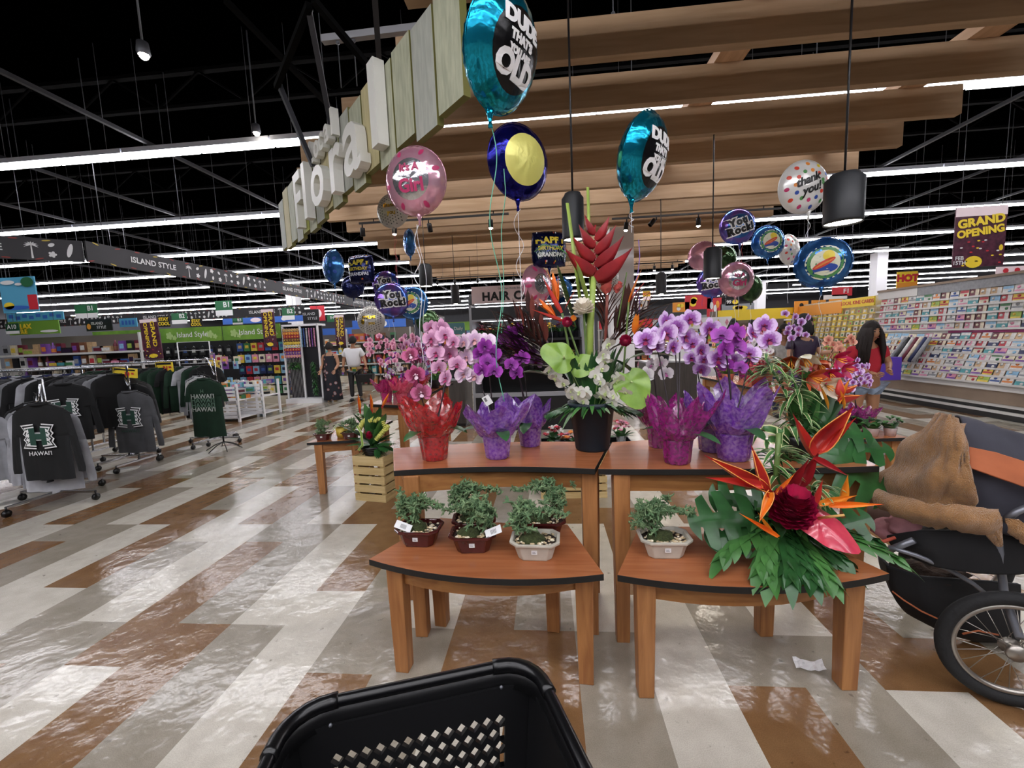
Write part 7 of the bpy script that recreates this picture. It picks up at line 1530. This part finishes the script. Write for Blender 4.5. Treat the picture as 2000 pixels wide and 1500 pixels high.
for x, z, g, k in ROWS:
    for j in range(25):
        y = YA + .16 + j*.168; d, a, b = CM[q.choice(cardpal)]
        o = bpy.data.objects.new('greeting_card', d); COL.objects.link(o); o.location = (x-.006, y, z); o.rotation_euler = (0, .10 if g == 'upper' else .35, 0); o.scale = (1, q.uniform(1.1,1.33), q.uniform(1.0,1.15))
        tag(o, f'{a} greeting card with {b} motif, {g} deck {ORD[k]} tier, {"near" if j < 9 else ("middle" if j < 17 else "far")} part', 'card', 'greeting cards on the long rack')
# rolls of gift wrap and violet box in front
for k, c in enumerate(('grey','black','white','maroon','cream','navy','grey')):
    mb = MB(); mb.tube([(0,0,0),(.26,0,.42)], .03, 10); tag(mb.build('gift_wrap_roll', PC[c], loc=(6.52, 8.55-k*.085, .78)), f'{c} gift wrap roll, {ORD[k]} of the leaning rolls beside the person in red', 'wrap roll', 'leaning gift wrap rolls')
p = PY(1738, 720, 8.3); mb = MB(); mb.bb(-.2,-.08,-.22,.2,.08,.2); tag(mb.build('violet_box', mat('violet_card', '5a3cb0', .5), loc=(p[0]-.1, 8.25, .66), bevel=.004), 'violet box standing on the rack right of the person in red', 'box')
# yellow local card rack
t = thing('card_rack', 'yellow topped local greeting card rack beyond the long rack', 'rack', (7.05, 9.62, 0)); L2_ = 3.0
mb = MB(); mb.bb(.1,0,0,.16,L2_,2.1); mb.build('back_panel', PC['cream'], t); mb = MB(); mb.bb(-.08,.02,1.88,-.05,1.0,2.08); mb.build('header', SG['yellow'], t)
mb = MB(); text(mb, 'LOCAL KINE CARDS', .11, Tm(-.085, .52, 1.98) @ Rz(-pi/2) @ FRONT, 0, ext=.001, off=.002); mb.build('header_print', SG['red'], t)
mb = MB(); mb.bb(-.05,1.05,1.78,-.02,L2_,2.05); mb.build('header', SG['orange'], t)
mb = MB(); mb.bb(-.4,0,0,.1,L2_,.42); mb.build('base', m_lamw, t)
RW2 = [(7.04-.02*k, 1.72-.13*k) for k in range(5)] + [(6.95-.045*k, 1.05-.085*k) for k in range(7)]
for x, z in RW2: mb = MB(); mb.bb(x-7.05-.04, 0, z-.01, x-7.05, L2_, z+.015); mb.build('tier', PC['yellow'], t)
CM2 = []
for a, b in (('yellow','white'),('cream','green'),('white','brown'),('tan','white'),('lime','red'),('white','yellow')):
    mb = MB(); mb.bb(-.004,-.055,0,0,.055,.1,0); mb.bb(-.005,-.03,.02,-.004,.03,.07,1); o = mb.build('p', [PC[a], PC[b]]); CM2.append((o.data, a, b)); bpy.data.objects.remove(o)
for i, (x, z) in enumerate(RW2):
    for j in range(15):
        d, a, b = q.choice(CM2); o = bpy.data.objects.new('local_card', d); COL.objects.link(o); o.location = (x-.03, 9.75+j*.19, z+.015); o.rotation_euler = (0, .2, 0)
        tag(o, f'{a} local card with {b} picture, yellow topped rack tier {i+1}, {"near" if j < 5 else ("middle" if j < 10 else "far")} third', 'card', 'local cards on the yellow topped rack')
# farther displays on the right
t = unit('mustard yellow poster stand with small red cards behind the two women', 4.9, 7.0, 12.6, 2.05, [.7, 1.0, 1.3], SG['yellow'], (1.75, 2.05), back=False)
for k in range(3): sign(f'mustard portrait poster, {ORD[k]} from the left above the two women', 1565+k*34, 601-k*2, 24, 24, 12.4, 'orange', [], [('ell', 0, -.1, .22, .3, 9), ('ell', 0, .2, .15, .15, 3)], name='poster', cat='poster')
for k in range(10): prod('red_card_pack', f'red card pack {ORD[k//2]} pair on the mustard stand', 'card pack', (5.1+k*.19, 12.68, 1.33), 'red', 'white', 1, 'red card packs on the mustard stand', sc=.9)
for px, py, w, h, c, lab in ((1255, 596, 18, 16, 'white', 'white and red round mascot free sign board right of the column'), (1365, 590, 50, 26, 'red', 'red toy banner over the far shelf'), (1330, 600, 30, 18, 'orange', 'orange toy banner over the far shelf'), (1395, 600, 26, 34, 'red', 'tall red banner behind the lilac orchids'), (1440, 603, 60, 18, 'grey', 'dark grey board behind the pink balloon'), (1420, 574, 26, 12, 'black', 'small black and yellow price board, upper one'), (1430, 590, 24, 12, 'black', 'small black and yellow price board, lower one'), (1578, 545, 22, 22, 'black', 'black board with yellow blob behind the surf balloon')):
    sign(lab.replace(' mascot free', ''), px, py, w, h, 14.2, c, [('99', .7, -.25, 0, 0, {'off': .03})] if c == 'black' else [], [('ell', .22, 0, .22, .36, 1)] if c == 'black' else [('ell', q.uniform(-.3,.3), q.uniform(-.2,.2), .12, .2, q.choice((0,1,7))) for _ in range(3)], wires=1.2)
t = thing('bunting_counter', 'white display counter with a pale blue and yellow diamond front behind the lilac orchids', 'counter', (4.0, 12.0, 0))
mb = MB(); mb.bb(-1.0,0,0,1.0,.5,1.0); mb.build('counter_body', m_white, t)
mb = MB(); mb.bb(-1.05,-.02,1.55,1.05,.02,1.85); mb.build('valance', m_white, t); mb = MB()
for k in range(9): c = Vector((-.92+k*.23, -.026, 1.7)); mb.add([c+Vector((-.05,0,0)), c+Vector((0,0,-.1)), c+Vector((.05,0,0)), c+Vector((0,0,.1))], [(0,1,2,3)], k % 3)
mb.build('diamonds', [PC['sky'], PC['yellow'], PC['pink']], t)
for s in (-1, 1): mb = MB(); mb.bb(s*1.0-.02, 0, 1.0, s*1.0+.02, .04, 1.6); mb.build('post', m_white, t)
for k in range(40):
    c1 = q.choice(['red','white','yellow','pink','sky','orange','cream']); prod('toy_pack', f'{c1} toy pack on the counter display, {"upper" if k % 2 else "lower"} layer', 'toy', (3.1+(k//2)*.095, 12.1+.1*(k % 2), 1.0+.21*(k % 2)), c1, q.choice(cs), 1, 'toy packs on the bunting counter', sc=.9)
# ---------------- people ----------------
SK = mat('skin_tan', 'a87858', .5, sss=.1); SK2 = mat('skin_light', 'b88a6c', .5, sss=.1); HB = mat('hair_black', '0a0807', .75, bump=.3, bscale=60); HBr = mat('hair_dark_brown', '1a0f0b', .75, bump=.3, bscale=60)
def skin(name, nodes, edges, m, parent, sub=2):
    """nodes {key: (x, y, z, r or (rx, ry))}"""
    keys = list(nodes); me = bpy.data.meshes.new(name); me.from_pydata([nodes[k][:3] for k in keys], [(keys.index(a), keys.index(b)) for a, b in edges], []); me.materials.append(m)
    o = bpy.data.objects.new(name, me); COL.objects.link(o); o.parent = parent
    md = o.modifiers.new('skin', 'SKIN'); md.use_smooth_shade = True
    for i, k in enumerate(keys):
        r = nodes[k][3]; me.skin_vertices[0].data[i].radius = r if isinstance(r, tuple) else (r, r); me.skin_vertices[0].data[i].use_root = (i == 0)
    md = o.modifiers.new('sub', 'SUBSURF'); md.levels = sub; md.render_levels = sub; return o
def chain(*k): return [(k[i], k[i+1]) for i in range(len(k)-1)]
def head(t, c, yaw, m, hair, long_=0, s=1.0):
    """face looks along -y before the turn"""
    M = Matrix.Translation(c) @ Rz(yaw) @ Sc(s, s, s); mb = MB(); n = 24; rows = 18; vs = []
    for i in range(rows+1):
        th = pi*i/rows
        for j in range(n):
            a = 2*pi*j/n; x = sin(th)*cos(a)*.072; y = sin(th)*sin(a)*.092; z = cos(th)*.118
            if z < 0: k = 1 + z*1.9*(1 if y < 0 else .6); x *= k; y *= (k if y < 0 else k*.95)
            if y < 0 and abs(x) < .018 and -.035 < z < .015: y -= .016*(1-abs(x)/.018)*(1 if z < 0 else .5)     # nose
            if y < 0 and abs(abs(x)-.03) < .014 and 0 < z < .025: y += .008                                        # eye sockets
            vs.append((x, y, z))
    mb.add(vs, [(i*n+j, (i+1)*n+j, (i+1)*n+(j+1)%n, i*n+(j+1)%n) for i in range(rows) for j in range(n)], 0, M, True)
    for s_ in (-1, 1): mb.ball((s_*.073, .008, -.005), (.01,.018,.03), 8, 0, M)
    o = mb.build('head', m, t)
    mb = MB()
    for s_ in (-1, 1): mb.ball((s_*.03, -.078, .008), (.012,.006,.006), 8, 0, M); mb.tube([(s_*.018,-.085,.03),(s_*.032,-.086,.034),(s_*.046,-.078,.03)], .0035, 5, 0, M)
    mb.build('eyes', HB, o)
    mb = MB(); mb.tube([(-.022,-.079,-.058),(0,-.085,-.056),(.022,-.079,-.058)], .005, 6, 0, M); mb.build('mouth', mat('lips', '8c4a44', .5), o)
    mb = MB(); vs = []; 
    for i in range(15):
        th = pi*.66*i/14
        for j in range(n):
            a = 2*pi*j/n; front = max(0, -sin(a)); t2 = th*(1-.42*front); k = 1.1+.05*noise.noise(Vector((a*2, th*4, 1)))
            vs.append((sin(t2)*cos(a)*.078*k, sin(t2)*sin(a)*.099*k+.004, cos(t2)*.127*k))
    mb.add(vs, [(i*n+j, (i+1)*n+j, (i+1)*n+(j+1)%n, i*n+(j+1)%n) for i in range(14) for j in range(n)], 0, M, True)
    if long_:
        for k in range(44):
            a = -.75 + (pi+1.5)*k/43; x, y = cos(a)*.082, sin(a)*.1
            mb.tube([(x*.8,y*.8,.05),(x*1.1,y*1.1,-.03),(x*1.4+.01*sin(k*2),y*1.15,-.10-long_*.3),(x*1.5+.02*sin(k*3),y*1.15,-.10-long_)], [.022,.028,.028,.010], 6, 0, M)
    mb.build('hair', hair, o); return o
def hand(t, p, d, m, s=1.0, curl=.6):
    p = Vector(p); d = Vector(d).normalized(); sd = d.cross(Vector((0,-1,0))); sd = sd.normalized() if sd.length > .1 else Vector((1,0,0)); nn = sd.cross(d)
    nodes = {'w': (*p, .022*s), 'p': (*(p+d*.05*s), (.034*s,.016*s)), 'k': (*(p+d*.085*s), (.034*s,.013*s))}; ed = chain('w','p','k'); 
    for i, (o, L) in enumerate(((-.028,.062),(-.01,.075),(.010,.07),(.028,.056))):
        a = p+d*.088*s+sd*o*s; b = a+d*L*.5*s+nn*L*.15*curl*s; c = b+d*L*.4*s+nn*L*.4*curl*s
        nodes[f'a{i}'] = (*a, .0085*s); nodes[f'b{i}'] = (*b, .008*s); nodes[f'c{i}'] = (*c, .006*s); ed += [('k', f'a{i}')] + chain(f'a{i}', f'b{i}', f'c{i}')
    a = p+d*.03*s+sd*.035*s; b = a+d*.03*s+sd*.018*s+nn*.01; nodes['t0'] = (*a, .010*s); nodes['t1'] = (*b, .009*s); nodes['t2'] = (*(b+d*.025*s), .007*s); ed += [('p','t0'),('t0','t1'),('t1','t2')]
    return skin('hand', nodes, ed, m, t, 1)
# man in white T-shirt seen from behind
p = PZ(697, 783); t = thing('person', 'person in a white T-shirt and black trousers seen from behind, holding a black basket', 'person', (p[0], p[1], 0), .15)
S_ = 1.0
skin('body', {'hip':(0,0,.90,(.15,.11)),'w':(0,0,1.05,(.14,.10)),'ch':(0,0,1.28,(.16,.10)),'nk':(0,.01,1.42,.055),'hd':(.01,-.0,1.52,.05),'sl':(-.17,0,1.36,.06),'el':(-.25,.01,1.12,.045),'hl':(-.26,-.06,.92,.032),'sr':(.17,0,1.36,.06),'er':(.26,.03,1.12,.045),'hr':(.34,-.10,.92,.032)}, chain('hip','w','ch','nk','hd')+chain('ch','sl','el','hl')+chain('ch','sr','er','hr'), SK, t)
skin('t_shirt', {'hip':(0,0,.88,(.19,.135)),'w':(0,0,1.05,(.19,.14)),'ch':(0,.01,1.27,(.20,.135)),'nk':(0,.01,1.385,(.10,.07)),'sl':(-.18,0,1.33,.09),'el':(-.25,.01,1.17,.075),'sr':(.18,0,1.33,.09),'er':(.25,.03,1.17,.075)}, chain('hip','w','ch','nk')+chain('ch','sl','el')+chain('ch','sr','er'), mat('tee_white', 'dcdcde', .85), t)
skin('trousers', {'h':(0,0,.88,(.165,.12)),'l':(-.09,0,.78,.10),'kl':(-.10,0,.46,.07),'al':(-.11,.02,.10,.052),'r':(.09,0,.78,.10),'kr':(.10,-.02,.46,.07),'ar':(.12,-.0,.10,.052)}, [('h','l'),('l','kl'),('kl','al'),('h','r'),('r','kr'),('kr','ar')], PC['black'], t)
for s in (-1, 1): mb = MB(); mb.ball((s*.115, -.04, .045), (.045,.13,.045), 12); mb.bb(s*.115-.045,-.16,0,s*.115+.045,.08,.02); mb.build('shoe', m_black, t)
head(t, (.02, 0, 1.585), 2.5, SK, HB); hand(t, (-.26,-.06,.92), (0,-.2,-1), SK); hand(t, (.34,-.10,.92), (.1,-.2,-1), SK)
b0 = p + Vector((.40, -.22, .52)); t = thing('shopping_basket', 'black hand basket held by the person in the white T-shirt', 'basket', b0, .15)
mb = MB(); mb.add([(-.16,-.11,0),(.16,-.11,0),(.16,.11,0),(-.16,.11,0),(-.21,-.15,.2),(.21,-.15,.2),(.21,.15,.2),(-.21,.15,.2)], [(0,3,2,1),(0,1,5,4),(1,2,6,5),(2,3,7,6),(3,0,4,7)]); mb.build('basket_body', m_black, t, thick=.006)
mb = MB(); mb.tube([(-.2,0,.2),(-.12,0,.32),(.12,0,.32),(.2,0,.2)], .008, 8); mb.build('handle', m_black, t)
text_ = MB(); text(text_, 'D', .08, Tm(.0,-.14,.1) @ FRONT, 0, ext=.001); 
# woman in floral dress from behind
p = PZ(652, 784); t = thing('person', 'person in a long dark floral dress seen from behind beside the garland stand', 'person', (p[0], p[1], 0), .0)
skin('body', {'w':(0,0,1.0,(.15,.11)),'ch':(0,0,1.2,(.17,.10)),'nk':(0,.01,1.30,.05),'hd':(0,0,1.38,.045),'sl':(-.17,0,1.22,.055),'el':(-.23,-.03,.98,.042),'hl':(-.19,-.18,.86,.03),'sr':(.17,0,1.22,.055),'er':(.23,-.03,.98,.042),'hr':(.2,-.18,.86,.03)}, chain('w','ch','nk','hd')+chain('ch','sl','el','hl')+chain('ch','sr','er','hr'), SK2, t)
DR = mat('dress_floral', '1c1e2a', .8); N = DR.node_tree.nodes; L = DR.node_tree.links; tc = N.new('ShaderNodeTexCoord'); vo = N.new('ShaderNodeTexVoronoi'); vo.inputs['Scale'].default_value = 8; L.new(tc.outputs['Object'], vo.inputs['Vector']); rp = N.new('ShaderNodeValToRGB'); rp.color_ramp.elements[0].position = .26; rp.color_ramp.elements[0].color = (.36,.14,.12,1); rp.color_ramp.elements[1].position = .34; rp.color_ramp.elements[1].color = (.012,.013,.02,1); e = rp.color_ramp.elements.new(.12); e.color = (.3,.36,.4,1); L.new(vo.outputs['Distance'], rp.inputs[0]); L.new(rp.outputs[0], N['Principled BSDF'].inputs['Base Color'])
mb = MB(); mb.lathe([(.17,1.22),(.18,1.10),(.165,1.0),(.20,.85),(.22,.6),(.235,.3),(.25,.06),(.24,.05),(.15,.8),(.15,1.2)], 36, 0, Sc(1,.72,1), fn=lambda r,z,a,i: r*(1+.04*sin(a*9)*(1.2-z))); 
for s in (-1, 1): mb.tube([(s*.1,-.1,1.2),(s*.1,0,1.30),(s*.1,.1,1.2)], .012, 6)
mb.build('dress', DR, t); head(t, (0, 0, 1.45), 3.0, SK2, HBr)
mb = MB(); mb.ball((0,.1,1.50), (.05,.05,.045), 12, nz=.2); mb.build('hair_bun', HBr, t)
for s in (-1,1): hand(t, (s*.195,-.18,.86), (0,-.5,-.8), SK2); 
for s in (-1,1): mb = MB(); mb.ball((s*.08,-.05,.03), (.04,.11,.03), 10); mb.build('shoe', PC['tan'], t)
# girl in red T-shirt at the card rack
p = PY(1693, 700, 5.35); t = thing('person', 'person in a red T-shirt and denim shorts with long dark hair, looking down', 'person', (p[0], 5.35, 0), -.1)
skin('body', {'hip':(0,0,.80,(.13,.10)),'w':(0,0,.95,(.11,.09)),'ch':(0,0,1.14,(.12,.085)),'nk':(0,-.01,1.26,.045),'hd':(0,-.03,1.33,.045),'sl':(-.15,0,1.19,.05),'el':(-.19,-.03,.98,.037),'hl':(-.08,-.2,.92,.026),'sr':(.15,0,1.19,.05),'er':(.21,-.04,1.0,.037),'hr':(.1,-.22,.94,.026),'lt':(-.08,0,.68,.085),'lk':(-.09,0,.42,.052),'la':(-.09,.02,.08,.034),'rt':(.08,0,.68,.085),'rk':(.09,0,.42,.052),'ra':(.09,.02,.08,.034)}, chain('hip','w','ch','nk','hd')+chain('ch','sl','el','hl')+chain('ch','sr','er','hr')+[('hip','lt'),('lt','lk'),('lk','la'),('hip','rt'),('rt','rk'),('rk','ra')], SK, t)
skin('t_shirt', {'hip':(0,0,.84,(.15,.115)),'w':(0,0,.98,(.145,.11)),'ch':(0,0,1.13,(.155,.105)),'nk':(0,0,1.22,(.07,.055)),'sl':(-.16,0,1.16,.075),'el':(-.2,-.02,1.04,.062),'sr':(.16,0,1.16,.075),'er':(.2,-.02,1.05,.062)}, chain('hip','w','ch','nk')+chain('ch','sl','el')+chain('ch','sr','er'), mat('tee_red', 'b02030', .85), t)
skin('shorts', {'h':(0,0,.82,(.15,.115)),'l':(-.085,0,.72,.105),'l2':(-.09,0,.60,.095),'r':(.085,0,.72,.105),'r2':(.09,0,.60,.095)}, [('h','l'),('l','l2'),('h','r'),('r','r2')], mat('denim_light', '8c9cb0', .9, noise=.3, nscale=20), t)
for s in (-1,1): mb = MB(); mb.ball((s*.09,-.04,.04), (.04,.11,.04), 10); mb.build('shoe', m_white, t)
head(t, (0, -.05, 1.375), .25, SK, HBr, long_=.26, s=1.02); hand(t, (-.08,-.2,.92), (.4,-.6,-.2), SK); hand(t, (.1,-.22,.94), (-.3,-.6,-.1), SK)
# pair behind the lilac orchids, and two more heads farther off
def bust(label, px, py, Y, col, hair, sk, yaw, long_=0, s=1.0, arm=None):
    c = PY(px, py, Y); z = c[2]; t = thing('person', label, 'person', (c[0], Y, 0)); k = z/1.56
    nodes = {'hip':(0,0,.92*k,(.14,.10)),'w':(0,0,1.05*k,(.12,.09)),'ch':(0,0,1.26*k,(.13,.09)),'nk':(0,0,1.40*k,.048),'hd':(0,0,1.48*k,.045),'sl':(-.16,0,1.32*k,.05),'el':(-.21,-.03,1.08*k,.04),'hl':(-.17,-.16,.94*k,.028),'sr':(.16,0,1.32*k,.05),'er':(.22,-.03,1.1*k,.04),'hr':((.45 if arm else .18),-.16,(1.14 if arm else .95)*k,.028),'lt':(-.08,0,.76*k,.09),'lk':(-.09,0,.46*k,.06),'la':(-.09,.02,.09,.04),'rt':(.08,0,.76*k,.09),'rk':(.09,0,.46*k,.06),'ra':(.09,.02,.09,.04)}
    skin('body', nodes, chain('hip','w','ch','nk','hd')+chain('ch','sl','el','hl')+chain('ch','sr','er','hr')+[('hip','lt'),('lt','lk'),('lk','la'),('hip','rt'),('rt','rk'),('rk','ra')], sk, t)
    skin('shirt', {'hip':(0,0,.90*k,(.165,.12)),'w':(0,0,1.06*k,(.155,.115)),'ch':(0,0,1.25*k,(.165,.115)),'nk':(0,0,1.36*k,(.08,.06)),'sl':(-.165,0,1.3*k,.075),'el':(-.21,-.02,1.16*k,.062),'sr':(.165,0,1.3*k,.075),'er':(.21,-.02,1.17*k,.062)}, chain('hip','w','ch','nk')+chain('ch','sl','el')+chain('ch','sr','er'), PC[col], t)
    skin('trousers', {'h':(0,0,.90*k,(.155,.115)),'l':(-.085,0,.78*k,.1),'kl':(-.09,0,.46*k,.068),'al':(-.095,.02,.10,.05),'r':(.085,0,.78*k,.1),'kr':(.09,0,.46*k,.068),'ar':(.095,.02,.10,.05)}, [('h','l'),('l','kl'),('kl','al'),('h','r'),('r','kr'),('kr','ar')], PC['navy'], t)
    for s_ in (-1,1): mb = MB(); mb.ball((s_*.095,-.04,.04), (.042,.12,.04), 10); mb.build('shoe', m_black, t)
    head(t, (0,-.01,z), yaw, sk, hair, long_, s); hand(t, nodes['hl'][:3], (.1,-.4,-.8), sk); hand(t, nodes['hr'][:3], (.8,-.4,-.2) if arm else (.1,-.4,-.8), sk); return t
bust('person with curly black hair in a dark plum shirt reaching to the right', 1570, 632, 6.6, 'plum', HB, SK2, .9, .06, 1.1, arm=True)
bust('person with tied dark hair in a white shirt left of the one in plum', 1531, 648, 7.2, 'white', HBr, SK2, -.5, .05, 1.0)
bust('person with dark hair beyond the lilac orchids, seen from behind', 1432, 632, 11.2, 'pink', HB, SK, 2.6, .05)
bust('person with dark hair in a grey shirt farther right of the one in pink', 1468, 634, 12.0, 'grey', HB, SK, 2.0)
